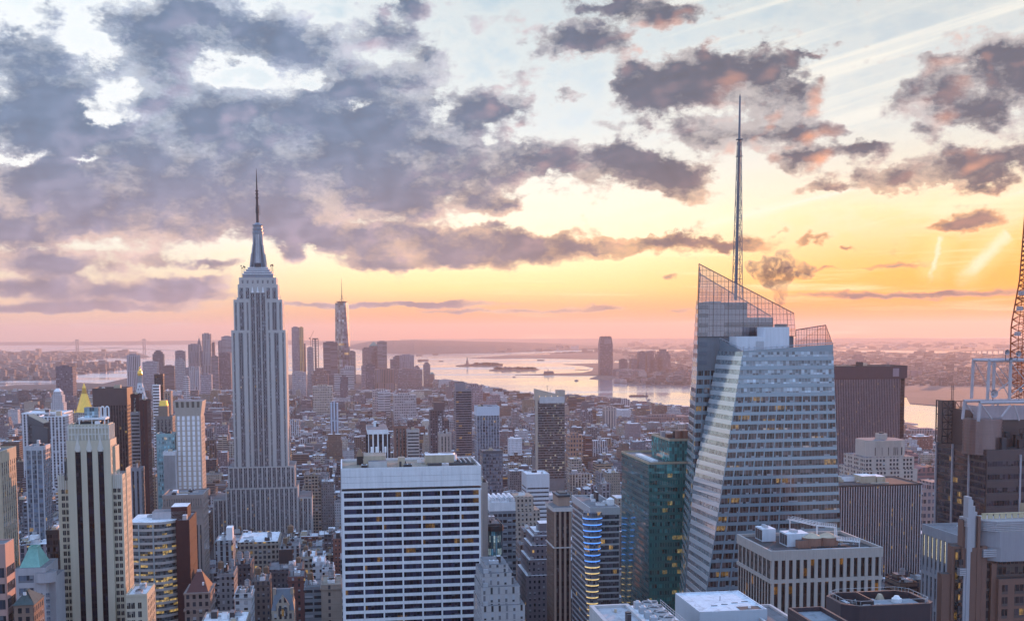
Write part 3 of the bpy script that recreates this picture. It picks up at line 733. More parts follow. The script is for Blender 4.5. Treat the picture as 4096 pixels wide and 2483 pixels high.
    for j in range(4):   # wing buttresses
        a_ = math.pi/4+j*math.pi/2
        for q, (w0, p0, p1) in enumerate(((12.2, 1066, 1010), (9.0, 1010, 972), (6.8, 972, 935))):
            c, s_ = math.cos(a_), math.sin(a_); w1 = w0*.8
            ms.loft([(c*w0-s_*1, yy+s_*w0+c*1, Z(p0)), (c*w0+s_*1, yy+s_*w0-c*1, Z(p0)), (c*2+s_*1, yy+s_*2-c*1, Z(p0)), (c*2-s_*1, yy+s_*2+c*1, Z(p0))],
                    [(c*w1-s_*1, yy+s_*w1+c*1, Z(p1)), (c*w1+s_*1, yy+s_*w1-c*1, Z(p1)), (c*2+s_*1, yy+s_*2-c*1, Z(p1)), (c*2-s_*1, yy+s_*2+c*1, Z(p1))], 0)
    for xx in (-1.2, 0, 1.2): ms.box(xx-.22, xx+.22, yy-8.2, yy-5, Z(1055), Z(932), 1)
    o = ms.build('mooring_mast', [Mt, WHITE, DSTEEL], rt)
    b2 = MB(); b2.box(-3.6, 3.6, yy-10.2, yy-8.6, Z(1064), Z(1049), 0); b2.build('dark_louvre', DSTEEL, rt)
    rg = MB()
    rg.rev(0, yy, [(5.9, Z(930)), (6.1, Z(921)), (5.4, Z(918)), (5.4, Z(912)), (6.2, Z(911)), (6.2, Z(909)), (5.0, Z(906)), (5.0, Z(896)), (6.2, Z(894)), (6.0, Z(892)), (4.4, Z(890)), (3.0, Z(886)), (1.6, Z(882))], 20, 0)
    rg.build('observation_drum', [Mt], rt)
    rg = MB()
    rg.rev(0, yy, [(1.5, Z(883)), (1.5, Z(845)), (1.9, Z(843)), (1.7, Z(820)), (1.25, Z(800)), (1.25, Z(785)), (1.9, Z(783)), (1.9, Z(780)), (1.2, Z(779)), (1.2, Z(768)), (1.8, Z(767)), (1.8, Z(764)), (1.1, Z(763)), (1.1, Z(756)), (1.9, Z(754)), (1.9, Z(752)), (.85, Z(750)), (.7, Z(720)), (.42, Z(690)), (.2, Z(665)), (.05, Z(662))], 8, 0)
    rg.tube((2.9, yy, Z(850)), (2.9, yy, Z(815)), .25, 4); rg.tube((1.4, yy, Z(850)), (2.9, yy, Z(850)), .2, 4); rg.tube((1.4, yy, Z(815)), (2.9, yy, Z(815)), .2, 4)
    rg.build('antenna_spire', plain('spire_dark', (.045, .047, .055), .85), rt)
    rd = random.Random(3)   # small dishes and whips on the shoulders
    for s_ in (-1, 1):
        for q in range(5):
            d = MB(); x = s_*rd.uniform(14, 19); y = yy-rd.uniform(9, 13); z_ = Z(1066-rd.uniform(0, 16))
            z0 = zc if abs(x) > 16 else Z(1085); d.tube((x, y, z0), (x, y, z_), .14, 4); d.cyl(x, y, z_-2, z_-.8, .7, .7, 8); d.build('aerial', DSTEEL, rt)
    for hw, zz, y0 in ((T[4][0], T[4][2], T[4][3]), (T[4][0]-.5, T[4][2], T[4][3]+6)):
        for s_ in (-1, 1):
            d = MB(); x = s_*(hw-1.5)
            d.tube((x, y0+1, zz), (x, y0+1, zz+4.5), .14, 4); d.tube((x-s_*1.4, y0+1, zz), (x-s_*1.4, y0+1, zz+3.0), .12, 4); d.cyl(x-s_*3, y0+1.2, zz, zz+2.2, 1.0, .8, 8); d.build('aerial', STEEL, rt)
    reg(AX-T[0][0], AX+T[0][0], b-9, b+60, Z(1995), 'the needle-spired stone skyscraper')
    HERO.append((AX-T[3][0], AX+T[3][0], b, b+46, Z(1200), None))
spired_tower()

def striped_tan_tower():
    b = 590; a0, a1 = aat(266, 1790, b), aat(441, 1790, b); c = (a0+a1)/2
    rt = empty('art_deco_tower', 'tan brick tower with three full-height dark stripes and a stepped crown', 'skyscraper', c, b)
    Z = lambda py: zat(350, py, b); X = lambda px, py=1800: aat(px, py, b)-c
    TB = plain('tan_glazed_brick', (.50, .455, .35), .65, var=.08, streak=.2, scale=.08)
    wb = MB(); x0, x1 = a0-c, a1-c; zt = Z(1760); d = 16; xw = aat(505, 1890, b+12)-c
    D = glass('dark_stripe', 1.3, 3.7, (.008, .009, .018), (.012, .012, .02), .08, sill=(.010, .010, .016), sillf=.35, lit=.0, blind=.04, blindc=(.04, .04, .055), spec=.15)
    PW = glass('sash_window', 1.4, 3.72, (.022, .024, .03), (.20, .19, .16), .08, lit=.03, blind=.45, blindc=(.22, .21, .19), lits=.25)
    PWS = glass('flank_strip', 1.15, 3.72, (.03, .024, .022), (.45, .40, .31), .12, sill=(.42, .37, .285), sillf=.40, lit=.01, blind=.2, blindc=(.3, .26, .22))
    fin = [X(311), X(357), X(402)]; hw = 1.35
    core = (x0+.0, x1-.0, .5, d)
    wb.box(*core, 0, zt, 0, 1)
    cuts = [x0]+[e for f in fin for e in (f-hw, f+hw)]+[x1]
    for k in range(0, len(cuts), 2): wb.box(cuts[k], cuts[k+1], 0, .5, 0, zt, 0)
    for f in fin: wb.box(f-hw, f+hw, .01, .5, Z(1800), zt-.01, 0)
    panels(rt, [(f, .5, 0, 2*hw, Z(1806), 'f') for f in fin], D, 'window_strip', proud=.05)
    ar = MB()
    for f in fin:
        ar.frustum(f-1.0, f+1.0, -.35, .05, Z(1806), f-.25, f+.25, -.2, .05, Z(1740), 0)
        ar.frustum(f-1.6, f+1.6, -.2, .04, Z(1800), f-.5, f+.5, -.1, .04, Z(1762), 0)
    ar.build('stone_finial', plain('pale_terracotta', (.58, .56, .50)), rt)
    # crown with vertical ribs, set back a little
    c0, c1 = X(270, 1705), X(432, 1705); zc = Z(1705)
    wb.box(c0, c1, 1.5, d-2, zt, zc, 0, 1)
    n = 12
    for k in range(n+1):
        xx = c0+(c1-c0)*k/n; wb.box(xx-.28, xx+.28, 1.1, 1.5, zt, zc+.5, 2)
    wb.box(c0, c1, 1.15, 1.5, zc-1.2, zc-.2, 2); wb.box(c0, c1, 1.2, 1.5, zt+2.5, zt+3.2, 2)
    nr = 5
    for k in range(nr):
        yy = 1.5+(d-3.5)*k/(nr-1); wb.box(c1, c1+.4, yy-.4, yy+.4, zt, zc+.5, 2)
    # lower flanks
    L, Rr = X(223, 1903), X(484, 1903); zf = Z(1903); zs = Z(1845)
    wb.box(L, x0, 3, d+3, 0, zf, 0, 1); wb.box(x1, Rr, 3, d+3, 0, zf, 0, 1)
    wb.box(x1, aat(461, 1800, b+6)-c, 6, d, zf, Z(1790), 0, 1); wb.box(X(250), x0, 8, d, zf, Z(1862), 0, 1)
    wb.box(Rr, xw, 12, d+8, 0, Z(1885), 0, 1)
    for s_, (p, q) in ((0, (L, x0)), (1, (x1, Rr))):
        for k in range(5): 
            xx = p+(q-p)*(k+.5)/5; wb.box(xx-.35, xx+.35, 2.75, 3.0, zf-7, zf+(1.4 if k % 2 else .6), 2)
    sp = []
    fh = (Z(1905)-Z(2465))/20.3
    for i in range(21):
        for px in (245, 262, 451, 468):
            wx = aat(px+i*.25, 1905+i*27.6, b)-c
            sp.append((X(px, 1903)+(.2 if px > 400 else -.1), 3.0, zf-9-i*fh, 1.55, 2.3, 'f'))
    sp += [(X(261, 1850)+.3, .5, zf-2, 1.9, Z(1828)-zf+2, 'f'), (X(436, 1850)-1.2, .5, zf-2, 1.9, Z(1828)-zf+2, 'f')]
    panels(rt, sp, PW, 'window', 100, .04)
    # sunlit flank on the right: strips of windows
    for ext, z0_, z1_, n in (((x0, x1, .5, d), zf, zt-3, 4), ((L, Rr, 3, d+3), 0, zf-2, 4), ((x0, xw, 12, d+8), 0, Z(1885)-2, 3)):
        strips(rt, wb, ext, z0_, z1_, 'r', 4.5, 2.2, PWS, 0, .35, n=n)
    wb.build('wall', [TB, ROOFG, plain('pale_terracotta', (.58, .56, .50))], rt)
    # rooftop house with a glazed tank room and curved duct
    rf = parapet_roof(rt, (c0+.1, c1-.1, 1.7, d-2.2), zc+.02, [ROOFG, TB], .5, 1.0)
    p0, p1 = X(310, 1690), X(412, 1690)
    b_ = MB(); zz = Z(1690)
    for xx in (p0, p1):
        for yy in (4, 12.5): b_.tube((xx, yy, zc), (xx, yy, zz+1.5), .35, 6)
    b_.box(p0-.6, p1+.6, 3.4, 13.1, zz+1.2, zz+2.2, 0); b_.tube((p0, 4, zc+3.4), (p1, 4, zc+3.4), .22, 5); b_.tube(((p0+p1)/2, 4, zc), ((p0+p1)/2, 4, zz+1.5), .25, 5)
    b_.box(p0+1, p1-1, 5.5, 12.4, zc, zz, 1)
    b_.build('roof_frame', [WHITE, DSTEEL], rf)
    b_ = MB(); g = glass('tank_room_glass', 1.2, 2.2, (.20, .27, .30), (.25, .30, .32), .06, lit=0, blind=.3, blindc=(.3, .36, .38))
    b_.box(X(328, 1660), X(384, 1660), 5, 11, zz+2.2, Z(1632), 0, 1); b_.build('tank_room', [g, ROOFG], rf)
    for q in range(2):
        b_ = MB(); xx = X(384, 1650)+1.0+q*2.3; pts = [(xx, 7, zz+2.2), (xx, 7, Z(1634)), (xx+.8, 7, Z(1629)), (xx+1.5, 7, Z(1634)), (xx+1.5, 7, zz+2.2)]
        for s1, s2 in zip(pts[:-1], pts[1:]): b_.tube(s1, s2, .38, 6)
        b_.build('curved_duct', WHITE, rf)
    b_ = MB()
    for k in range(7): b_.tube((p0+(p1-p0)*k/6, 3.6, zz+2.2), (p0+(p1-p0)*k/6, 3.6, zz+3.4), .08, 4)
    b_.tube((p0, 3.6, zz+3.4), (p1, 3.6, zz+3.4), .08, 4); b_.build('railing', WHITE, rf)
    clutter(rf, (c0+1, c1-1, 2.5, d-3), zc+.3, 11, 4)
    reg(a0+(L-x0), c+xw, b, b+28, zf, 'the tan tower with dark stripes')
    HERO.append((a0, a1, b, b+18, zc, None))
    # low annex in front of its right foot
    B = Box('annex_building', 'small tan annex with tall paired windows at the foot of the striped tan tower', 'building', 503, 588, 2385, 575, depth=24)
    w2 = MB(); w2.box(B.ext[0], B.ext[1], .3, B.d, 0, B.z, 0, 1); sp = []
    for i in range(7):
        for px in (514, 531, 558): sp.append((B.xpx(px, 2400), .3, B.z-6-i*4.4, 1.7, 3.0, 'f'))
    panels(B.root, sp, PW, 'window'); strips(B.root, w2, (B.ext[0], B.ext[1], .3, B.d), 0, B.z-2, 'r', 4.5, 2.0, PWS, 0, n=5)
    w2.build('wall', [TB, ROOFG], B.root); rf = parapet_roof(B.root, (B.ext[0], B.ext[1], 0, B.d), B.z+.02, [ROOFW, TB], .5, 1.2); clutter(rf, inset(B.ext, 2), B.z+.3, 5, 4)
striped_tan_tower()
# ---------------------------------------------------------------- faceted glass tower with mast
def lerp_line(pts):
    pts = sorted(pts, key=lambda q: q[0])
    def f(z):
        if z <= pts[0][0]: p, q = pts[0], pts[1]
        elif z >= pts[-1][0]: p, q = pts[-2], pts[-1]
        else:
            for p, q in zip(pts[:-1], pts[1:]):
                if p[0] <= z <= q[0]: break
        k = (z-p[0])/(q[0]-p[0]); return Vector((p[1]+(q[1]-p[1])*k, p[2]+(q[2]-p[2])*k, z))
    return f
def facet(rt, wb, L, Rr, z0, z1, fh, wz, gm, sm, colw=None, colsp=6.6, name='window_band', ncap=100, top=None):
    """floors of a leaning planar face between edge lines L(z) and Rr(z); bands are parts, spandrels and columns go to the wall mesh"""
    n = max(1, round((z1-z0)/fh)); fh = (z1-z0)/n; spots = []
    def nrm(z):
        d = (Rr(z)-L(z)); d.z = 0; d.normalize(); return Vector((d.y, -d.x, 0))
    def slab(za, zb, d0, d1, k0=0.0, k1=1.0, mb=wb, m=0):
        na, nb = nrm(za), nrm(zb)
        la, ra = L(za), Rr(za); lb, rb_ = L(zb), Rr(zb)
        A0, A1 = la.lerp(ra, k0), la.lerp(ra, k1); B0, B1 = lb.lerp(rb_, k0), lb.lerp(rb_, k1)
        mb.loft([A0+na*d0, A1+na*d0, A1+na*d1, A0+na*d1][::-1], [B0+nb*d0, B1+nb*d0, B1+nb*d1, B0+nb*d1][::-1], m)
    out = []
    for i in range(n):
        zb = z1-i*fh; za = zb-fh
        slab(za+.01, za+fh-wz, 0.0, .30, m=sm)
        mb = MB(); slab(za+fh-wz, zb, 0.0, .06, mb=mb)
        out.append(mb)
    rest = MB()
    for i, mb in enumerate(out):
        if i < ncap: mb.build(name, gm, rt)
        else:
            k = len(rest.v); rest.v += mb.v; rest.f += [tuple(k+q for q in f) for f in mb.f]; rest.mi += mb.mi; rest.c += mb.c
    if rest.f: tag(rest.build(name, gm, rt), kind='stuff')
    if colw:
        w_ = (Rr(z0)-L(z0)).length; nc = max(1, round(w_/colsp))
        for j in range(nc+1):
            k = j/nc; e = colw/w_/2; slab(z0, z1, .0, .33, max(0, k-e), min(1, k+e), m=sm)
def glass_tower():
    b0 = 545
    def P(px, py, b): a, z = G(px, py, b); return (z, a, b)
    cA = aat(3050, 1700, b0)
    def line(L): return lerp_line([(z, a-cA, b-b0) for z, a, b in [P(*q) for q in L]])
    lA = line([(2973, 1403, 548), (2925, 1700, 544), (2828, 2360, 538), (2815, 2440, 537)])
    lB = line([(3332, 1377, 548), (3343, 1700, 545), (3362, 2140, 541), (3368, 2300, 540)])
    lC = line([(2880, 1358, 578), (2819, 1700, 577), (2776, 1910, 577), (2744, 2360, 576)])
    lK = line([(2796, 1055, 579.2), (2788, 1500, 579), (2776, 1910, 579), (2742, 2360, 579)])
    lE = line([(2795, 1056, 580), (2755, 1700, 612), (2718, 2360, 625)])
    lR = line([(3176, 1253, 579.2), (3184, 1323, 579), (3200, 2000, 579)])
    rt = empty('faceted_glass_tower', 'pale faceted glass skyscraper with slanted crown and a tall white lattice mast', 'skyscraper', cA, b0)
    Z = lambda py, px=3050, b=545: zat(px, py, b)
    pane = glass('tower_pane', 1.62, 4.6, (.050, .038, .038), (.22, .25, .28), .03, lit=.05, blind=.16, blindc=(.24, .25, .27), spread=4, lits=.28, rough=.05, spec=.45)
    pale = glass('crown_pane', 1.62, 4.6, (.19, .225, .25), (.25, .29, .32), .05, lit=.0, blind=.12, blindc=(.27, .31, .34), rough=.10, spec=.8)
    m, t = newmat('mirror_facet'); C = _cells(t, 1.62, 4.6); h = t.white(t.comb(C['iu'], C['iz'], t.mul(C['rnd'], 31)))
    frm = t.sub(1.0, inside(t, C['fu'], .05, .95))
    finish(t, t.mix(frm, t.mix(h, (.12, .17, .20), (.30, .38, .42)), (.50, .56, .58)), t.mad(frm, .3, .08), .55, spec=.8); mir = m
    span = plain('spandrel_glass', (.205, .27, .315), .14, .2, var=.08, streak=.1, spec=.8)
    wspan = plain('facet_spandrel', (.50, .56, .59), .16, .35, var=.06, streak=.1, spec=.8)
    ztop = min(lA.__call__(Z(1403)).z, Z(1403)); zA = Z(1403); zB = Z(1377, 3332, 548); zC = zat(2880, 1358, 578); zbot = 90.0
    wb = MB()
    # opaque cores
    def poly(z): return [lA(z), lB(z), lB(z)+Vector((0, 60, 0)), lC(z)+Vector((17, 40, 0)), lC(z)+Vector((.3, .5, 0))]
    zs = zA-1.2
    def sliced(pf, za, zb, n=24, ins=.35):
        prev = None
        for i in range(n+1):
            z = za+(zb-za)*i/n; c = pf(z); ctr = sum(c, Vector())/len(c)
            ring = []
            for p in c:
                d = ctr-p; d.z = 0; ring.append(Vector((p.x, p.y, z))+d.normalized()*ins)
            if prev: wb.loft(prev, ring, 2, i == n, 3)
            prev = ring
    sliced(poly, zbot, zs)
    fh = 4.62
    crown = zA-5*fh
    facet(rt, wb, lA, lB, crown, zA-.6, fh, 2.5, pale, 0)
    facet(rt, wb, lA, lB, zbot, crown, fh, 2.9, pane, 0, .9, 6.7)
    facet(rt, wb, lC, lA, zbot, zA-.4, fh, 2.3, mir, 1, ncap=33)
    facet(rt, wb, lE, lK, zbot, zat(2796, 1200, 579), fh, 2.5, pane, 1, ncap=0)
    # sloping parapet of the front mass
    for (p, q) in (((2880, 1358, 578), (2973, 1403, 548)), ((2973, 1403, 548), (3332, 1377, 548))):
        z_, a_, b_ = P(*p); z2, a2, b2 = P(*q); A_ = Vector((a_-cA, b_-b0, z_)); B_ = Vector((a2-cA, b2-b0, z2))
        wb.loft([Vector((A_.x, A_.y, zs-.5)), Vector((B_.x, B_.y, zs-.5)), Vector((B_.x, B_.y+.5, zs-.5)), Vector((A_.x, A_.y+.5, zs-.5))], [A_, B_, B_+Vector((0, .5, 0)), A_+Vector((0, .5, 0))], 0)
        wb.tube(A_+Vector((0, .2, .9)), B_+Vector((0, .2, .9)), .18, 5, 4)
        for k in range(9): wb.tube(A_.lerp(B_, k/8)+Vector((0, .2, 0)), A_.lerp(B_, k/8)+Vector((0, .2, .9)), .10, 4, 4)
    # tall rear mass: stepped solid body under the glass screen
    X = lambda px, py=1250: aat(px, py, 579)-cA
    Zk = lambda py: zat(2990, py, 579)
    y = 34.2
    def back(z, d, k=6):   # rear corner kept behind the leaning east face
        e = lE(z); px, py = pxab(e.x+cA, e.y+b0, z); return Vector((aat(px+k, py, b0+y+d)-cA, y+d, z))
    rear = lambda z: [lK(z)+Vector((0, .4, 0)), Vector((X(3180), y+.4, z)), Vector((X(3180), y+46, z)), back(z, 46, 3), lE(z)+Vector((.6, 0, 0))]
    zb_ = Zk(1345)
    sliced(rear, zbot, zb_, 16)
    for (z0_, z1_, xr_, dd) in ((zb_, Zk(1270), X(3093), 30), (Zk(1270), Zk(1209), X(2991), 28)):
        wb.loft([lK(z0_)+Vector((.5, .5, 0)), Vector((xr_, y+.5, z0_)), Vector((xr_, y+dd, z0_)), back(z0_, dd)], [lK(z1_)+Vector((.5, .5, 0)), Vector((xr_, y+.5, z1_)), Vector((xr_, y+dd, z1_)), back(z1_, dd)], 5, True, 3)
    wb.box(X(2860), X(2905), y+8, y+20, Zk(1209), Zk(1203), 5, 3)
    sp = []
    for (px0, px1, pa, pb) in ((2797, 2835, 1220, 1237), (2797, 2834, 1253, 1269), (2797, 2833, 1291, 1309), (2797, 2832, 1328, 1346), (2797, 2831, 1366, 1384), (2797, 2831, 1403, 1420), (2797, 2830, 1440, 1457), (2900, 2990, 1219, 1237), (2898, 3092, 1288, 1308), (2898, 3060, 1327, 1343), (3100, 3150, 1296, 1318)):
        sp.append(((X(px0)+X(px1))/2, y+.4, Zk(pb), X(px1)-X(px0), Zk(pa)-Zk(pb), 'f'))
    lou = plain('louvre_grey', (.13, .15, .18), .5, var=.12)
    panels(rt, sp, lou, 'louvre_opening', proud=.12)
    facet(rt, wb, lK, lambda z: Vector((X(2870), y, z)), zbot, Zk(1480), fh, 2.65, pane, 0, 1.0, 6.7, ncap=10)
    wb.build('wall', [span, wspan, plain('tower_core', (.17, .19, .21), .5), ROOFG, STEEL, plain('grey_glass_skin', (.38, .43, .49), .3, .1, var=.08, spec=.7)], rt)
    # see-through glass screens with their mullion lattices
    gm, t = newmat('clear_screen_glass'); tr = t.new('ShaderNodeBsdfTransparent'); t.put(tr.inputs[0], (.76, .68, .66, 1))
    gl = t.new('ShaderNodeBsdfGlossy'); t.put(gl.inputs[0], (.9, .9, .95, 1)); gl.inputs[1].default_value = .06
    mx = t.new('ShaderNodeMixShader'); mx.inputs[0].default_value = .13; t.l.new(tr.outputs[0], mx.inputs[1]); t.l.new(gl.outputs[0], mx.inputs[2])
    o = t.new('ShaderNodeOutputMaterial'); t.l.new(mx.outputs[0], o.inputs[0])
    fr = plain('lattice_bronze', (.11, .09, .085), .5, .3)
    def screen(quad, nx, nz, label=None):
        """quad: bottom-left, bottom-right, top-right, top-left points"""
        a, b_, c, d = [Vector(q) for q in quad]
        n = (b_-a).cross(d-a).normalized()
        g = MB(); g.loft([a, b_, c, d], [p+n*.08 for p in (a, b_, c, d)], 0); s = g.build('glass_screen', gm, rt, label=label)
        f = MB()
        def at(u, v): return (a.lerp(b_, u)).lerp(d.lerp(c, u), v)
        zlo = min(a.z, b_.z); zhi = max(c.z, d.z)
        for i in range(nx+1):
            u = i/nx; f.tube(at(u, 0), at(u, 1), .10 if i % 4 else .17, 4)
        k = int((zhi-zlo)/2.9)
        for i in range(k+1):   # level rails clipped by the sloping top
            z = zlo+i*2.9; pts = []
            for j in range(41):
                u = j/40; lo_, hi_ = at(u, 0), at(u, 1)
                if lo_.z <= z+1e-6 <= hi_.z: pts.append(lo_.lerp(hi_, (z-lo_.z)/max(1e-6, hi_.z-lo_.z)))
            if len(pts) > 1: f.tube(pts[0], pts[-1], .09 if i % 2 else .15, 4)
        f.tube(d, c, .26, 5)
        f.build('lattice', fr, s)
    pk = P(2796, 1055, 579); pr = P(3176, 1253, 579); pb = P(3183, 1322, 579)
    q = lambda p: Vector((p[1]-cA, y-.1, p[0]))
    bl = lK(zb_)+Vector((0, -.1, 0))
    screen([bl, Vector((q(pb).x, y-.1, zb_)), Vector((q(pr).x, y-.1, pr[0])), Vector((q(pk).x, y-.1, pk[0]))], 26, 20, 'slanted glass screen showing the sunset behind')
    # deeper return screens give the crown its thickness
    screen([back(zb_, 32), lK(zb_)+Vector((0, .3, 0)), q(pk)+Vector((0, .3, -.3)), back(Zk(1085), 32, 10)], 5, 20)
    screen([back(zb_, 32.2), Vector((X(3180), y+32.2, zb_)), Vector((X(3176), y+32.2, Zk(1262))), back(Zk(1085), 32.2, 10)], 10, 10)
    xr = P(3303, 1300, 572); xb = P(3184, 1319, 572); rb = P(3332, 1377, 548)
    za = zA-1
    screen([(xb[1]-cA, 27, za), (xr[1]-cA, 27, za), (xr[1]-cA, 27, xr[0]), (xb[1]-cA, 27, xb[0])], 11, 6)
    screen([(xr[1]-cA, 27, za), (rb[1]-cA, 3.2, za), (rb[1]-cA, 3.2, rb[0]+.3), (xr[1]-cA, 27, xr[0])], 4, 6)
    # white plant boxes on the lower roof
    Y2 = lambda px, py: aat(px, py, 562)-cA
    for i, (p0, p1, pt, pbm, dd) in enumerate(((2946, 3062, 1345, 1400, 0), (3058, 3158, 1308, 1400, .4))):
        w_ = MB(); w_.box(Y2(p0, 1360), Y2(p1, 1360), 17+dd, 28, zs, zat(3050, pt, 562), 0, 1); o = w_.build('plant_box', [plain('white_panel', (.62, .65, .69), .45, var=.06), ROOFW], rt)
        if i == 0:
            w_ = MB(); w_.box(Y2(3024, 1370), Y2(3056, 1370), 16.9, 17, zs, zat(3050, 1364, 562), 0); w_.build('door', STEEL, o)
    rd = random.Random(8)
    for k in range(9):
        w_ = MB(); x = Y2(2955+k*22, 1390); w_.tube((x, 10, zs), (x, 10, zs+rd.uniform(3, 4.6)), .12, 4); w_.box(x-.5, x+.5, 9.6, 10.2, zs+2.6, zs+3.1, 0); w_.build('floodlight', STEEL, rt)
    w_ = MB(); w_.cyl(X(3112), y+14, zb_, Zk(1281), .7, .7, 10); w_.cyl(X(3112), y+14, Zk(1281), Zk(1277), .9, .5, 10); w_.build('flue', STEEL, rt)
    # lattice mast
    ms = MB(); bm = 598; mx_ = lambda px, py: aat(px, py, bm)-cA; ym = bm-b0
    zt = zat(2961, 385, bm); zb2 = zat(2950, 1200, bm); xb_, xt = mx_(2950, 1100), mx_(2960, 390)
    def cx(z): return xb_+(xt-xb_)*(z-zat(2950, 1100, bm))/(zt-zat(2950, 1100, bm))
    zj = zat(2952, 560, bm); zm = zat(2950, 640, bm)
    def hw(z): return max(.55, 2.25*(1-(z-zb2)/(zj-zb2)*.62))
    ms.tube((cx(zb2)-.8, ym, zb2), (cx(zm)-.1, ym, zm), .95, 8, 0, .7); ms.tube((cx(zm), ym, zm), (cx(zj), ym, zj), .85, 8, 0, .75)
    ms.tube((cx(zj), ym, zj), (cx(zt), ym, zt), .72, 8, 0, .48); ms.tube((cx(zt), ym, zt), (cx(zt), ym, zt+1.2), .25, 6, 1, .1)
    z = zb2; k = 0
    while z < zj-1:
        h = hw(z); zn = z+max(3.2, h*2.6)
        zn = min(zn, zj); h2 = hw(zn)
        C_ = [(-h, -h), (h, -h), (h, h), (-h, h)]; C2 = [(-h2, -h2), (h2, -h2), (h2, h2), (-h2, h2)]
        for i in range(4):
            j = (i+1) % 4
            p0 = Vector((cx(z)+C_[i][0], ym+C_[i][1], z)); p1 = Vector((cx(zn)+C2[i][0], ym+C2[i][1], zn)); p2 = Vector((cx(zn)+C2[j][0], ym+C2[j][1], zn))
            ms.tube(p0, p1, .20, 4, 0); ms.tube(p0, p2, .12, 4, 0) if k % 2 == i % 2 else ms.tube(Vector((cx(z)+C_[j][0], ym+C_[j][1], z)), p1, .12, 4, 0)
            ms.tube(p1, p2, .13, 4, 0)
        z = zn; k += 1
    for zz in (zj, zat(2952, 560, bm)-9): ms.box(cx(zz)-1.5, cx(zz)+1.5, ym-1.5, ym+1.5, zz, zz+.5, 0)
    ms.build('lattice_mast', [plain('mast_white', (.15, .175, .21), .45, .2, var=.06), DSTEEL], rt)
    reg(cA+lE(zbot).x, cA+lB(zbot).x, 537, 640, zA, 'the faceted glass tower')
    HERO.append((cA+X(2796), cA+X(3180), 579, 625, Zk(1200), None))
glass_tower()

def steam():
    b = 612; c = empty_xy = None
    a, z = G(3118, 1205, b); rd = random.Random(12); mb = MB()
    m, t = newmat('steam_volume'); oc = t.new('ShaderNodeTexCoord').outputs['Object']
    n = t.noise(oc, .19, 5, .65, 1.2)
    d = t.mul(t.smooth(n, .40, .60), .22)
    p = t.new('ShaderNodeVolumePrincipled'); p.inputs['Color'].default_value = (.33, .28, .40, 1); p.inputs['Anisotropy'].default_value = .2; t.put(p.inputs['Density'], d)
    o = t.new('ShaderNodeOutputMaterial'); t.l.new(p.outputs[0], o.inputs['Volume'])
    import mathutils
    bm_pts = []
    for px, py, r in ((3122, 1200, 22), (3125, 1165, 27), (3110, 1130, 34), (3080, 1105, 46), (3130, 1095, 44), (3040, 1085, 36), (3010, 1070, 26), (3165, 1075, 38), (3205, 1080, 34), (3228, 1090, 30), (3105, 1060, 34), (3150, 1045, 26), (3120, 1020, 22), (3145, 1015, 20), (3065, 1060, 26), (3120, 1185, 24), (3090, 1045, 20), (3180, 1050, 18), (3250, 1082, 18), (2995, 1058, 18), (3060, 1030, 14)):
        aa, zz = G(px, py, b); rr = r*b/FPX*1.22; bm_pts.append((aa-a, zz-z, rr))
    root = empty('steam_plume', 'mauve steam plume rising and spreading beside the lattice mast', 'steam', a, b, z); root['kind'] = 'stuff'
    import bmesh
    bm = bmesh.new()
    for x, zz, rr in bm_pts:
        bmesh.ops.create_icosphere(bm, subdivisions=2, radius=rr, matrix=Matrix.Translation((x, rd.uniform(-1, 1), zz)) @ Matrix.Diagonal((1, .8, 1, 1)))
    me = bpy.data.meshes.new('puff'); bm.to_mesh(me); bm.free(); me.materials.append(m)
    ob = link('puff', me, root)
    rm = ob.modifiers.new('union', 'REMESH'); rm.mode = 'VOXEL'; rm.voxel_size = 1.1
steam()
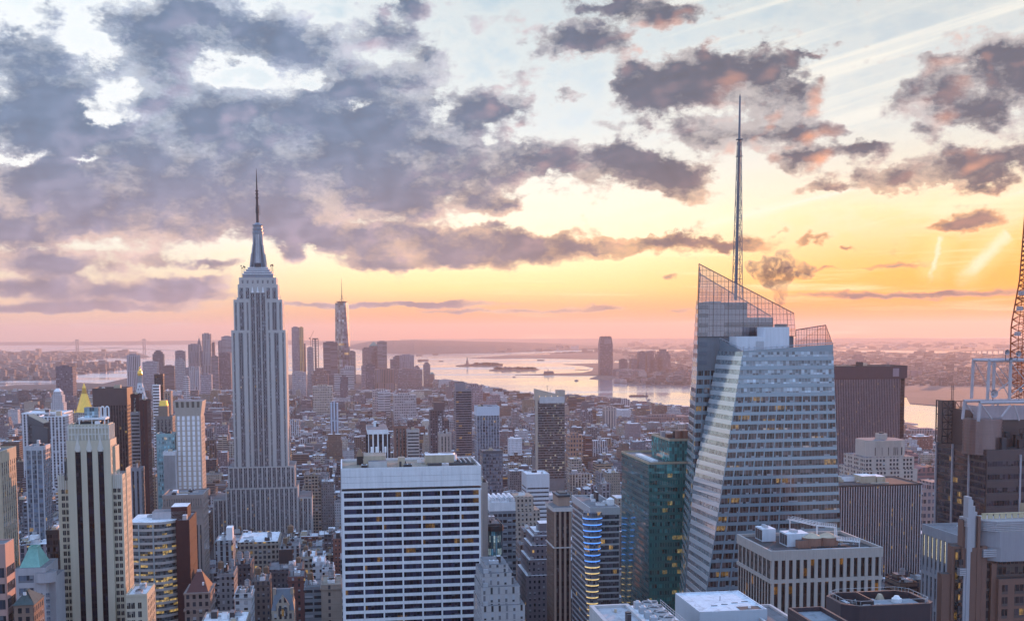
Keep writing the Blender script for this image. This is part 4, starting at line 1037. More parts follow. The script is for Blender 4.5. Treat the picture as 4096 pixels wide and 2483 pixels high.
# ---------------------------------------------------------------- the other big midtown blocks
def vband(px, py, b): return zat(px, py, b)
GREEN = glass('green_glass', 1.5, 3.9, (.012, .085, .082), (.045, .19, .18), .05, lit=.13, blind=.12, blindc=(.015, .02, .02), spread=2, lits=.26, rough=.05, spec=.9, litc=(1, .72, .25))
GREENP = plain('green_spandrel', (.035, .165, .155), .12, .1, var=.12, streak=.15, spec=.9)
GREENW = glass('plain_green_skin', 1.5, 1.95, (.032, .145, .14), (.045, .18, .175), .05, lit=.0, blind=0, rough=.06, spec=.9)
def green_tower():
    B = Box('green_glass_tower', 'dark green mirrored office tower with a higher rear block', 'office building', 2595, 2760, 1855, 625, far=2485, short='the green mirrored tower')
    x0, x1, y0, y1 = B.ext; z = B.z; wb = MB()
    zu = zat(2680, 1764, 625); xu = B.xpx(2678, 1764); yb = y0
    zf = zat(2600, 1895, 625)
    wb.box(x0+.3, x1-.3, y0+.3, y1-.3, 0, z, 0, 3)
    wb.box(xu, x1+16, y0+.3, A(2587, 1745, x0+B.a)[0]*0+y0+38, z, zu, 1, 3); wb.box(x1-.3, x1+16, y0+.3, y0+38, 0, z, 0, 3)
    wb.box(x0, x1, y0, y0+.3, zf, z, 1)
    for e, zz in (((x0, x1, y0, y1), z), ((xu, x1+16, y0+.3, y0+38), zu)):
        a0, a1, c0, c1 = e
        for q in ((a0, a1, c0, c0+.4), (a0, a1, c1-.4, c1), (a0, a0+.4, c0+.4, c1-.4), (a1-.4, a1, c0+.4, c1-.4)): wb.box(*q, zz-.01, zz+1.3, 2)
    bands(B.root, wb, (x0+.3, x1+15.7, y0+.3, y1), 20, zf, 'f', 3.95, 2.3, GREEN, 0, .25, .4)
    fcl = glass('green_side_glass', 1.5, 3.9, (.03, .09, .10), (.05, .12, .13), .03, sill=(.035, .10, .11), sillf=.42, lit=.0, blind=.25, blindc=(.05, .12, .14), spread=4, rough=.04, spec=1.0)
    panels(B.root, [(x0+.3, (y0+y1)/2, 10, y1-y0-.8, z-11, 'l')], fcl, 'glass_flank', proud=.2)
    wb.build('wall', [GREENP, GREENW, plain('bronze_coping', (.42, .34, .24), .5), ROOFD], B.root)
    rf = MB(); rf.box(x0+.5, xu-.2, y0+.8, y1-.6, z+.02, z+.3, 0); rf.box(x0+4, xu-5, y0+6, y1-20, z+.3, z+1.6, 1); rf.build('roof', [ROOFG, WHITE], B.root)
    rd = random.Random(1)
    for k in range(10):
        b = MB(); xx = rd.uniform(xu+2, x1+12); yy = rd.uniform(y0+3, y0+30); b.box(xx, xx+rd.uniform(1.5, 4), yy, yy+3, zu, zu+rd.uniform(1.5, 4), 0); b.build('cooling_unit', rd.choice([STEEL, DSTEEL, BROWN]), B.root)
    for k in range(3):
        b = MB(); b.cyl(xu+9+k*4, y0+12, zu, zu+5.0, 2.2, 2.2, 12); b.build('tank', BROWN, B.root)
    HERO.append((B.a+xu, B.a+x1+16, 625, 665, zu, None))
green_tower()

def simple(name, label, cat, L, R_, top, b, depth, style, mats, short=None, far=None, fh=3.7, pitch=3.2, pier=1.2, wh=2.0, group=None, roof=None, bays=None, blank=0.0, clut=4, tank=0, sides='r', seed=None, deep=.3, parap=1.0, cap=100, faces='f', base=0, floorz=None):
    """box tower with real window strips or bands on its visible faces"""
    B = Box(name, label, cat, L, R_, top, b, depth, far, short, group)
    x0, x1, y0, y1 = B.ext; z = B.z; wb = MB(); wall, gm = mats[0], mats[1]
    wb.box(x0+deep, x1-deep, y0+deep, y1-deep, 0, z, 0, 1); core = (x0+deep, x1-deep, y0+deep, y1-deep)
    zt = z-blank
    if blank > 0: wb.box(x0, x1, y0, y1, zt, z-.02, 0, 1)
    zlo = 0 if floorz is None else floorz
    if style == 'strips':
        for f in faces: strips(B.root, wb, core, zlo, zt-.3, f, pitch, pier, gm, 0, deep, cap=cap)
        wb.box(x0+.02, x1-.02, y0+.02, y1-.02, zt-.6, zt, 0, 1)
        for f in sides: strips(B.root, wb, core, zlo, zt-.3, f, pitch, pier, gm, 0, deep, cap=cap)
    elif style == 'bands':
        bands(B.root, wb, core, zlo, zt, faces+sides, fh, wh, gm, 0, deep, .5, bays, pier, cap)
    wb.build('wall', [wall, mats[2] if len(mats) > 2 else ROOFG], B.root)
    rm = mats[2] if len(mats) > 2 else ROOFG
    rf = parapet_roof(B.root, B.ext, z+.01, [rm, mats[3] if len(mats) > 3 else wall], .5, parap)
    clutter(rf, inset(B.ext, min(3, B.w*.15)), z+.28, seed or int(L*7+top), clut, tank)
    B.rf = rf
    return B
DG = glass('dark_office_glass', 1.5, 3.8, (.022, .026, .036), (.05, .052, .06), .06, lit=.05, blind=.14, blindc=(.12, .13, .15), spread=3, lits=.4)
DGS = glass('dark_strip_glass', 1.4, 3.8, (.020, .022, .03), (.04, .04, .05), .05, sill=(.03, .03, .036), sillf=.36, lit=.03, blind=.10, blindc=(.11, .11, .13), spread=2, lits=.35)
SASH = glass('office_sash', 1.25, 3.6, (.03, .032, .04), (.16, .155, .15), .10, sill=(.15, .14, .135), sillf=.30, lit=.03, blind=.35, blindc=(.26, .26, .27), spread=1, lits=.35)
TEAL = glass('teal_glass', 1.4, 3.6, (.12, .24, .27), (.20, .33, .36), .06, sill=(.17, .29, .32), sillf=.35, lit=.02, blind=.3, blindc=(.30, .42, .45), rough=.07, spec=.8)
BLUEG = glass('blue_grey_glass', 1.5, 3.7, (.06, .08, .11), (.12, .14, .17), .06, sill=(.12, .14, .17), sillf=.3, lit=.02, blind=.3, blindc=(.20, .23, .27), rough=.07, spec=.8)

def pier_block():
    """grey office with thick piers and cooling plant, lower right"""
    b = 400; B = Box('pier_clad_office', 'grey office block with thick vertical piers, water tanks and a white catwalk on its roof', 'office building', 3082, 3533, 2210, b, far=2946, short='the thick-piered grey office')
    x0, x1, y0, y1 = B.ext; z = B.z; wb = MB(); M_ = plain('grey_granite', (.36, .325, .30), .7, var=.12, streak=.3, scale=.2)
    zt = zat(3300, 2234, b); zb2 = zat(3300, 2310, b); zb3 = zat(3300, 2325, b)
    core = (x0+.6, x1-.6, y0+.6, y1-.6); wb.box(*core, 0, z-.5, 2, 1); wb.box(x0, x1, y0, y1, zt, z, 0, 1)
    wb.box(x0, x1, y0+.05, y0+.6, zb3, zb2, 0); wb.box(x0+.05, x0+.6, y0+.6, y1, zb3, zb2, 0)
    g1 = glass('brown_strip', 1.6, 1.95*2, (.018, .012, .012), (.035, .022, .02), .06, sill=(.022, .014, .014), sillf=.25, lit=.12, blind=.0, rough=.10, lits=.25, litc=(1, .45, .07), spread=9)
    g2 = glass('louvre_strip', .9, 1.0, (.05, .045, .045), (.07, .065, .06), .1, lit=0, blind=0, rough=.4)
    n = 15; dn = 14
    strips(B.root, wb, core, zb2, zt, 'f', 1, 1.35, g1, 0, .6, n=n, edge=1.0); strips(B.root, wb, core, 60, zb3, 'f', 1, 1.35, g1, 0, .6, n=n, edge=1.0)
    strips(B.root, wb, core, zb2, zt, 'l', 1, 1.1, g2, 0, .6, n=8, edge=.8); strips(B.root, wb, core, 60, zb3, 'l', 1, 1.0, g1, 0, .6, n=12, edge=.6)
    wb.build('wall', [M_, ROOFG, DSTEEL], B.root)
    rf = parapet_roof(B.root, B.ext, z+.01, [ROOFD, M_], .9, 1.4)
    X = lambda px, py=2190, bb=410: aat(px, py, bb)-B.a
    for i, (p0, p1, yy) in enumerate(((3027, 3085, 24), (3077, 3170, 12))):
        c = MB(); w_ = (p1-p0)/FPX*410; xx = x0+6+i*5.5; c.box(xx, xx+w_*1.05, yy, yy+8, z+.4, z+5.4, 0, 1)
        o = c.build('cooling_tower', [plain('blue_white_panel', (.52, .58, .64), .5), ROOFW], rf)
        for q in range(3):
            f = MB(); f.box(xx-.08, xx, yy+.4+q*2.5, yy+2.5+q*2.5, z+.9, z+4.8, 0); f.build('louvre', DSTEEL, o)
        f = MB(); f.box(xx+w_*.35, xx+w_*.6, yy+2, yy+6, z+5.4, z+6.4, 0); f.build('fan_housing', STEEL, o)
    for i, px in enumerate((3255, 3318)):
        t_ = MB(); xx = X(px); t_.cyl(xx, 12, z+.3, z+4.0, 4.0, 4.0, 18, 0); t_.cyl(xx, 12, z+4.0, z+5.6, 4.1, .6, 18, 1); t_.build('round_tank', [BROWN, TAN], rf)
    t_ = MB(); t_.box(X(3190), X(3250), 9, 26, z+.3, z+3.2, 0, 1); t_.build('bulkhead', [BROWN, ROOFD], rf)
    cw = MB()
    path = [Vector((X(3240), 30, z+8.0)), Vector((X(3285), 14, z+8.0)), Vector((X(3335), 9, z+8.0)), Vector((X(3340), 9, z+3.2)), Vector((X(3420), 6, z+2.6))]
    for p, q in zip(path[:-1], path[1:]):
        d = (q-p); nrm = Vector((-d.y, d.x, 0)); nrm = nrm.normalized()*1.0 if nrm.length > .01 else Vector((0, 1, 0))
        for s_ in (-1, 1):
            cw.tube(p+nrm*s_, q+nrm*s_, .16, 4)
            for h in (.6, 1.2): cw.tube(p+nrm*s_+Vector((0, 0, h)), q+nrm*s_+Vector((0, 0, h)), .07, 4)
            for k in range(10): 
                c = p.lerp(q, k/9)+nrm*s_; cw.tube(c, c+Vector((0, 0, 1.2)), .07, 4)
        for k in range(12): c = p.lerp(q, k/11); cw.tube(c-nrm, c+nrm, .07, 4)
        for k in (0, .98): c = p.lerp(q, k); cw.tube(c, (c.x, c.y, z), .2, 5)
    cw.build('catwalk', plain('white_steel', (.66, .68, .70), .5), rf)
    clutter(rf, (x0+14, x1-4, y0+16, y1-3), z+.3, 77, 10)
    for k in range(5):
        p_ = MB(); yy = y0+4+k*4.2; p_.tube((x0+18+k*1.5, yy, z+.75), (x1-4-k*2, yy, z+.75), .22, 6); [p_.box(x0+22+q*5.5, x0+22.4+q*5.5, yy-.3, yy+.3, z+.26, z+.7) for q in range(4)]; p_.build('pipe', [STEEL, DSTEEL][k % 2], rf)
    sn = MB(); sn.box(x0+3, x0+12, 2.5, 9, z+.27, z+.9, 0, 1); sn.build('skylight', [STEEL, DARKW], rf)
pier_block()

def striped(name, label, L, R_, top, b, depth, n, wall, gm, short, topband=None, clut=5, roof=ROOFD, far=None, pier=.9):
    return simple(name, label, 'office building', L, R_, top, b, depth, 'strips', (wall, gm, roof), short, far=far, pitch=1, pier=pier, sides='l', blank=topband or .8, clut=clut)
PSTRIPE = glass('purple_dark_strip', 1.5, 3.8, (.022, .014, .018), (.03, .02, .026), .04, sill=(.026, .018, .022), sillf=.4, lit=.03, blind=.10, blindc=(.12, .11, .12), spread=3, lits=.35, rough=.12)
def striped_blocks():
    B = Box('striped_office', 'dark office slab with close white vertical stripes right of the faceted glass tower', 'office building', 3352, 3690, 1941, 850, depth=48, short='the close-striped dark office slab')
    x0, x1, y0, y1 = B.ext; wb = MB(); z = B.z; wp = plain('stripe_white', (.42, .37, .38), .6, var=.08); core = (x0+.5, x1-.5, y0+.5, y1-.5)
    wb.box(*core, 0, z, 1, 2); strips(B.root, wb, core, 0, z-.6, 'f', 1, .72, PSTRIPE, 0, .5, n=33, edge=.9); strips(B.root, wb, core, 0, z-.6, 'l', 1, .95, PSTRIPE, 0, .5, n=24)
    wb.build('wall', [wp, DARKW, ROOFD], B.root); rf = parapet_roof(B.root, B.ext, z, [ROOFD, DARKW], .6, .9)
    for p0, p1, h in ((3478, 3535, 6), (3540, 3574, 5.4)):
        b = MB(); b.box(B.xpx(p0, 1930), B.xpx(p1, 1930), 14, 30, z+.2, z+h, 0, 1); b.build('bulkhead', [TAN, ROOFW], rf)
    clutter(rf, inset(B.ext, 4), z+.26, 31, 7)
    B = Box('wide_striped_slab', 'broad dark maroon slab with fine vertical fins and a blank dark top band', 'skyscraper', 3337, 3630, 1467, 1300, depth=50, short='the broad maroon slab')
    x0, x1, y0, y1 = B.ext; wb = MB(); z = B.z; zt = zat(3480, 1513, 1300); xr = B.xpx(3602, 1520); fin = plain('fin_grey', (.25, .185, .20), .6)
    core = (x0+.8, xr, y0+.8, y1-.8); wb.box(*core, 0, zt, 1, 2); wb.box(xr, x1, y0+6, y1, 0, zt, 1, 2); wb.box(x0, x1, y0, y1, zt, z, 1, 2)
    strips(B.root, wb, core, 0, zt-1, 'f', 1, .85, PSTRIPE, 0, .6, n=40, edge=.6); panels(B.root, [((xr+x1)/2, y0+6, 0, x1-xr-.6, zt-1, 'f')], PSTRIPE, 'window')
    strips(B.root, wb, core, 0, zt-1, 'l', 1, .85, PSTRIPE, 0, .6, n=16)
    wb.build('wall', [fin, plain('maroon_panel', (.075, .045, .055), .6), ROOFD], B.root)
    panels(B.root, [(B.xpx(3584, 1490), y0, z-12, 8.0, 10, 'f')], plain('pale_louvre', (.30, .22, .24)), 'louvre')
    rf = parapet_roof(B.root, B.ext, z, [ROOFD, DARKW], .8, 1.2); clutter(rf, inset(B.ext, 6), z+.3, 3, 5, big=2)
striped_blocks()

def beige_drum():
    b = 1000; B = Box('stepped_stone_tower', 'beige stone tower stepping up to an octagonal crown and a small round drum', 'office building', 3448, 3670, 1876, b, depth=50, short='the beige tower with the round drum')
    st = plain('cream_stone', (.45, .385, .34), .75, var=.1); fc = facade('cream_windows', (.45, .385, .34), 3.4, 3.9, (.22, .8), (.2, .8), lit=.01, blind=.15, band=4)
    z0 = B.z; Z = lambda p: zat(3560, p, b); X = lambda p: aat(p, 1830, b)-B.a
    wb = MB(); wb.box(B.ext[0], B.ext[1], 0, 50, 0, z0, 0, 1); wb.box(X(3461), X(3661), 2, 46, z0, Z(1828), 0, 1)
    x0, x1 = X(3480), X(3641); q = 7; P = [(x0+q, 4), (x1-q, 4), (x1, 4+q), (x1, 38-q), (x1-q, 38), (x0+q, 38), (x0, 38-q), (x0, 4+q)]
    wb.prism(P, Z(1828), Z(1763), 2, 1)
    n = 14
    for i in range(n):
        xx = x0+q+(x1-x0-2*q)*(i+.5)/n; wb.box(xx-.45, xx+.45, 3.6, 4, Z(1828), Z(1765), 2)
    wb.build('wall', [fc, ROOFG, st], B.root)
    sp = [(xx, 4, Z(1822), 1.5, Z(1790)-Z(1822), 'f') for xx in (X(3510), X(3535), X(3563), X(3583), X(3590), X(3597), X(3614))]
    panels(B.root, sp, DGS, 'window')
    wb = MB(); wb.cyl(X(3563), 20, Z(1763), Z(1741), 5.2, 5.2, 18, 0); wb.cyl(X(3563), 20, Z(1741), Z(1735), 2.4, 2.4, 12, 1)
    for k in range(18): a_ = k*math.pi/9; wb.box(X(3563)+5.2*math.cos(a_)-.2, X(3563)+5.2*math.cos(a_)+.2, 20+5.2*math.sin(a_)-.2, 20+5.2*math.sin(a_)+.2, Z(1763), Z(1739), 0)
    wb.build('round_drum', [st, DSTEEL], B.root)
beige_drum()

def antenna_tower():
    b = 575; B = Box('antenna_office_tower', 'dark glass office tower with bracing frames, curved silver drum and broadcast mast on top', 'skyscraper', 3947, 4330, 1795, b, far=3741, short='the dark tower with the broadcast mast')
    x0, x1, y0, y1 = B.ext; z = B.z; wb = MB(); root = B.root
    X = lambda px, py=1700, y=0: aat(px, py, b+y)-B.a; Z = lambda py, y=0: zat(3950, py, b+y); yd = y1-16
    dk = plain('plum_granite', (.065, .042, .046), .35, .1, var=.15, spec=.8); gl = glass('plum_glass', 1.6, 3.9, (.022, .017, .024), (.035, .026, .03), .04, sill=(.04, .028, .034), sillf=.3, lit=.05, blind=.2, blindc=(.10, .08, .09), spread=3, lits=.35, rough=.05, spec=.9)
    xm = x0
    wb.box(x0, x1, y0, y1, 0, z, 0, 1)
    # flank fins
    panels(root, [(x0, (y0+y1)/2, 20, y1-y0-.6, z-22, 'l')], gl, 'glass_wall', proud=.12)
    fin = plain('fin_white', (.40, .37, .40), .5)
    for f in (.02, .36, .69): 
        m = MB(); yy = y0+(y1-y0)*(1-f)*.98; m.box(x0-1.0, x0, yy-.5, yy+.5, 15, z+ (Z(1700)-z if f > .6 else 0), 0); m.build('fin', fin, root)
    m = MB(); m.box(X(4080), X(4086), y0-1.2, y0, 20, Z(1820), 0); m.build('fin', fin, root)
    bands(root, wb, (xm, x1, y0-.3, y1), 40, Z(1840), 'f', 7.2, 4.6, gl, 0, .3, .4)
    # upper block with glass cheek, drum between
    zt = Z(1602); zt = Z(1602, yd); wb.box(X(3815, 1700, yd), x0+1, yd, y1, z, zt, 0, 1)
    nb = 12
    for i in range(nb): wb.box(X(3815, 1700, yd)-.1, x0+.9, yd-.3, yd, z+(zt-z)*i/nb, z+(zt-z)*(i+.35)/nb, 3)
    wb.box(x0+1.2, x1, y0+18, y1-.2, z, Z(1640, 18), 0, 1)
    wb.build('wall', [dk, ROOFD, gl, DARKW], root)
    dr = MB(); cx_ = X(3980); prof = []
    zl, zh = Z(1822), Z(1680); R0 = (X(4045)-X(3905))/2; nr = 11
    silver = plain('silver_panel', (.25, .18, .175), .28, .6, var=.08, spec=.8)
    for i in range(nr):
        za, zb = zl+(zh-zl)*i/nr, zl+(zh-zl)*(i+1)/nr; dr.rev(cx_, y0+R0+2, [(R0, za), (R0, zb-.8), (R0*.985, zb-.75), (R0*.985, zb)], 36, 0)
    dr.build('curved_drum', silver, root)
    tr = MB()
    # open truss cheek on the left
    def truss(m, xa, xb, y, za, zb, nx, nz, r):
        for i in range(nx+1): m.tube((xa+(xb-xa)*i/nx, y, za), (xa+(xb-xa)*i/nx, y, zb), r, 4)
        for j in range(nz+1): m.tube((xa, y, za+(zb-za)*j/nz), (xb, y, za+(zb-za)*j/nz), r, 4)
        for j in range(nz):
            for i in range(nx):
                s_ = (i+j) % 2; m.tube((xa+(xb-xa)*(i+s_)/nx, y, za+(zb-za)*j/nz), (xa+(xb-xa)*(i+1-s_)/nx, y, za+(zb-za)*(j+1)/nz), r*.7, 4)
    tx0, tx1 = X(3770, 1700, yd), X(3816, 1700, yd); truss(tr, tx0, tx1, yd+.5, Z(1768, yd), Z(1600, yd), 2, 6, .38); truss(tr, tx1, X(3860, 1700, yd), yd-1, Z(1665, yd), Z(1602, yd), 2, 2, .3)
    for py in (1600, 1656, 1712, 1768): tr.tube((tx0, yd+.5, Z(py, yd)), (tx0+1.5, yd+10, Z(py, yd)), .35, 4)
    tr.tube((tx0+1.5, yd+10, Z(1768, yd)), (tx0+1.5, yd+10, Z(1600, yd)), .4, 4)
    tr.build('open_truss', DSTEEL, root)
    cr = MB()   # the cranked white frames
    wf = plain('frame_white', (.46, .42, .44), .5)
    def bar(p, q, r=.75): cr.tube((X(p[0], 1500, 6), p[2], Z(p[1], 6)), (X(q[0], 1500, 6), q[2], Z(q[1], 6)), r, 6)
    for y in (y0+6, y0+22):
        bar((3952, 1600, y), (3956, 1442, y), .9); bar((3954, 1442, y), (4300, 1442, y), .9); bar((4040, 1600, y), (4042, 1442, y), .9)
        bar((3962, 1450, y), (4040, 1590, y), .25); bar((4036, 1590, y), (4120, 1520, y), .3); bar((4046, 1455, y), (4130, 1560, y), .25)
        bar((3894, 1680, y-6), (3900, 1607, y-6), .9); bar((3897, 1607, y-6), (4300, 1607, y-6), .9); bar((3905, 1616, y-6), (3948, 1672, y-6), .45); bar((3986, 1664, y-6), (4020, 1618, y-6), .6); bar((4034, 1618, y-6), (4056, 1680, y-6), .5)
    bar((3956, 1442, y0+6), (3956, 1442, y0+22), .7); bar((4042, 1442, y0+6), (4042, 1442, y0+22), .7)
    cr.build('cranked_frame', wf, root)
    w_ = MB(); w_.box(x0+2, x1, y0+14, y0+26, Z(1680, 14), Z(1622, 14), 0, 1); w_.build('plant_screen', [plain('screen_panel', (.40, .34, .36), .5), ROOFG], root)
    for k, (px, py, r) in enumerate(((3985, 1575, 2.3), (4090, 1562, 1.3), (4032, 1410, 1.5), (4078, 1416, 1.7), (4048, 1438, 1.2))):
        d = MB(); d.tube((X(px), y0+4, Z(1604) if py > 1500 else Z(1442)), (X(px), y0+4, Z(py)), .2, 5); d.tube((X(px), y0+2.6, Z(py)), (X(px), y0+4, Z(py)), r, 14, 1, r*.5); d.build('dish', [DSTEEL, wf], root)
    wp = MB(); 
    for px in (3806, 3812): wp.tube((X(px, 1600, yd+2), yd+2, zt), (X(px, 1600, yd+2), yd+2, Z(1538, yd)), .2, 4)
    for py in (1548, 1554): wp.tube((X(3798, 1600, yd+2), yd+2, Z(py, yd)), (X(3820, 1600, yd+2), yd+2, Z(py, yd)), .12, 4)
    wp.build('aerial', DSTEEL, root)
    rd = random.Random(6)   # cluttered dark plant and girders round the drum
    for k in range(16):
        q = MB(); xx = rd.uniform(x0+.5, x0+34); yy = rd.uniform(y0+.5, y0+14); hh = rd.uniform(2, 9)
        if k % 3: q.box(xx, xx+rd.uniform(1, 4.5), yy, yy+2.5, z, z+hh, 0); q.build('plant_unit', rd.choice([DARKW, BROWN, DSTEEL]), root)
        else:
            q.tube((xx, yy, z), (xx, yy, z+hh+5), .3, 4); q.tube((xx-2, yy, z+hh), (xx+5, yy, z+hh+2), .25, 4); q.tube((xx, yy, z+hh+5), (xx+5, yy, z+hh+2), .2, 4); q.build('girder', DSTEEL, root)
    # broadcast mast: square lattice, tapering
    mt = MB(); by = y0+24; bx = X(4120, 1400, by); zb_, z1_, z2_ = Z(1600, by), Z(1300, by), Z(640, by)
    russet = plain('mast_backlit_orange', (.36, .085, .025), .6, .2)  # backlit sunset glow on the mast is put into this orange
    def hw(zz): return 7.4 if zz < z1_ else max(1.1, 7.4-(zz-z1_)/(Z(1120, by)-z1_)*2.7) if zz < Z(1120, by) else max(1.0, 4.7-(zz-Z(1120, by))/(z2_-Z(1120, by))*2.4)
    zz = zb_; k = 0
    while zz < z2_:
        h = hw(zz); zn = zz+max(2.6, h*.62); h2 = hw(zn); Q = [(-1,-1),(1,-1),(1,1),(-1,1)]
        for i in range(4):
            j = (i+1) % 4; p0 = (bx+Q[i][0]*h, by+Q[i][1]*h, zz); p1 = (bx+Q[i][0]*h2, by+Q[i][1]*h2, zn); p2 = (bx+Q[j][0]*h2, by+Q[j][1]*h2, zn); p3 = (bx+Q[j][0]*h, by+Q[j][1]*h, zz)
            mt.tube(p0, p1, .42, 4); mt.tube(p1, p2, .22, 4); mt.tube(p0, p2, .2, 4); mt.tube(p3, p1, .2, 4)
            c0 = ((p0[0]+p3[0])/2, (p0[1]+p3[1])/2, zz); c1 = ((p1[0]+p2[0])/2, (p1[1]+p2[1])/2, zn); mt.tube(c0, c1, .2, 4)
        zz = zn; k += 1
    mt.tube((bx, by, zb_), (bx, by, z2_+14), .9, 6, 0, .35)
    for py in (1190, 1070, 950): mt.box(bx-hw(Z(py))-1.2, bx+hw(Z(py))+1.2, by-3, by+3, Z(py), Z(py)+.5)
    o = mt.build('broadcast_mast', russet, root)
    for py in (1345, 1240, 1175):
        for k in range(3): a_ = MB(); a_.box(bx-hw(Z(py))-1.4, bx-hw(Z(py))-.4, by-3+k*2, by-2+k*2, Z(py), Z(py)+2.4); a_.build('antenna_panel', wf, o)
    for k in range(7):
        gd = MB(); py = 1420+k*24; gd.box(bx-11, bx-7, by-9, by-6, Z(py), Z(py)+.5); gd.tube((bx-11, by-9, Z(py)), (bx-11, by-9, Z(py)+4), .2, 4); gd.build('platform', russet, o) if k % 2 == 0 else None
    HERO.append((B.a+x0, B.a+x1, b, b+50, Z(1600), None))
antenna_tower()
# ---------------------------------------------------------------- right-hand foreground
def brown_pylon():
    b = 400; B = Box('postmodern_brown_tower', 'brown granite tower with a stepped silver pylon and rounded silver crown', 'office building', 3852, 4330, 2185, b, depth=12, short='the brown tower with the silver pylon')
    x0, x1, y0, y1 = B.ext; z = B.z; root = B.root; wb = MB()
    X = lambda px, py=2150: aat(px, py, b)-B.a; Z = lambda py: zat(3980, py, b)
    sv = plain('silver_cladding', (.42, .43, .47), .35, .45, var=.06, spec=.7); br = plain('brown_granite_panels', (.17, .095, .075), .4, var=.12, streak=.1, scale=.3)
    pw = glass('bronze_pane', 1.7, 3.9, (.025, .022, .026), (.07, .055, .05), .05, sill=(.05, .04, .04), sillf=.28, lit=.06, blind=.1, blindc=(.10, .09, .08), spread=2, lits=.35, rough=.06, spec=.8)
    wb.box(x0+.5, x1, y0+.5, y1, 0, z, 0, 1)
    # granite buttresses stepping down to the left
    for (p0, p1, pt, dy) in ((3780, 3815, 2290, 1.5), (3815, 3850, 2180, .8), (3850, 3866, 2075, 0)): wb.box(X(p0), X(p1), y0+dy, y0+dy+3.5, 0, Z(pt), 0, 1)
    wb.box(X(3846), X(3925), y0-.8, y0+.6, 0, Z(2185), 0); wb.box(X(3905), X(3916), y0-1.0, y0+.6, 0, Z(2060), 0)
    for (p0, p1, pt) in ((3925, 3945, 2180), (3965, 3985, 2250)): wb.box(X(p0), X(p1), y0-.9, y0+.6, 0, Z(pt), 0)
    wb.box(X(3985), x1, y0-2.5, y0+.6, 0, Z(2310), 0, 1)
    wb.build('wall', [br, ROOFD], root)
    sp = [(X(3836), y0+.5, 20, X(3846)-X(3826), Z(2190)-20, 'f'), (X(3935), y0+.5, 20, X(3982)-X(3925), Z(2250)-20, 'f'), ((X(3985)+x1)/2, y0+.5, Z(2308), x1-X(3985), Z(2240)-Z(2308), 'f')]
    panels(root, sp, pw, 'glass_bay', proud=.3)
    sp = []
    for i in range(7):
        for px, wd in ((4010, 2.4), (4068, 4.0), (4150, 4.0)): sp.append((X(px), y0-2.5, Z(2370+i*48), wd, 3.6, 'f'))
        sp.append((X(3842), y0-.8, Z(2262+i*46), 1.8, 3.2, 'f')); sp.append((X(3868), y0-.8, Z(2262+i*46), 1.4, 3.2, 'f'))
    panels(root, sp, pw, 'window', proud=.08)
    # stepped silver pylon
    py = MB(); 
    for (p0, p1, pt, d) in ((3862, 3872, 1981, 0), (3866, 3884, 1995, .6), (3872, 3896, 2020, 1.2), (3880, 3908, 2045, 1.8)): py.box(X(p0), X(p1), y0-1.6+d, y0+2+d, Z(2200), Z(pt), 0)
    py.box(X(3860), X(3874), y0-1.7, y0+1, 10, Z(1982), 0); py.box(X(3850), X(3862), y0-1.4, y0+1, 10, Z(2290), 0)
    py.build('stepped_pylon', sv, root)
    for (p0, p1, pa, pb) in ((3856, 3864, 2062, 2100), (3832, 3858, 2262, 2292), (3924, 3995, 2190, 2222)):
        for i in range(4):
            rb = MB(); za, zb = Z(pb)+(Z(pa)-Z(pb))*i/4, Z(pb)+(Z(pa)-Z(pb))*(i+.8)/4; rb.box(X(p0), X(p1), y0-1.9, y0+.2, za, zb); rb.build('ribbed_band', sv, root)
    # rounded crown ring of ribbed silver over a plain drum
    cr = MB(); xa, xe = X(3905), x1
    def ring(m, k, za, zb, c=7.0, mi=0): 
        P = [(xa+c+k, y0-k*0-3+(-k if k < 0 else 0)), (xe, y0-3+(-k if k < 0 else 0)), (xe, y1), (xa+k, y1), (xa+k, y0-3+c)]; m.prism(P, za, zb, mi, 1)
    ring(cr, 1.5, Z(2240), Z(2185)); ring(cr, 1.0, Z(2185), Z(2120))
    cr.build('crown_drum', [plain('silver_grey_panel', (.30, .30, .33), .4, .2, var=.06), ROOFT], root)
    for i in range(6):
        rb = MB(); za = Z(2121)+(Z(2078)-Z(2121))*i/6; zb = Z(2121)+(Z(2078)-Z(2121))*(i+.78)/6; ring(rb, -.6+(.0 if i < 4 else .3), za, zb); rb.build('crown_rib', [sv, sv], root)
    rb = MB()
    for i in range(20): rb.box(xa+4+i*2.6, xa+5.9+i*2.6, y0+3, y0+3.4, Z(2078), Z(2058), 0)
    rb.box(xa+4, x1, y0+2.9, y0+3.5, Z(2060), Z(2056), 0); rb.build('roof_screen', [plain('warm_screen', (.52, .44, .28), .6)], root)
    clutter(root, (xa+8, x1-6, 8, y1-4), Z(2078), 9, 5)
brown_pylon()

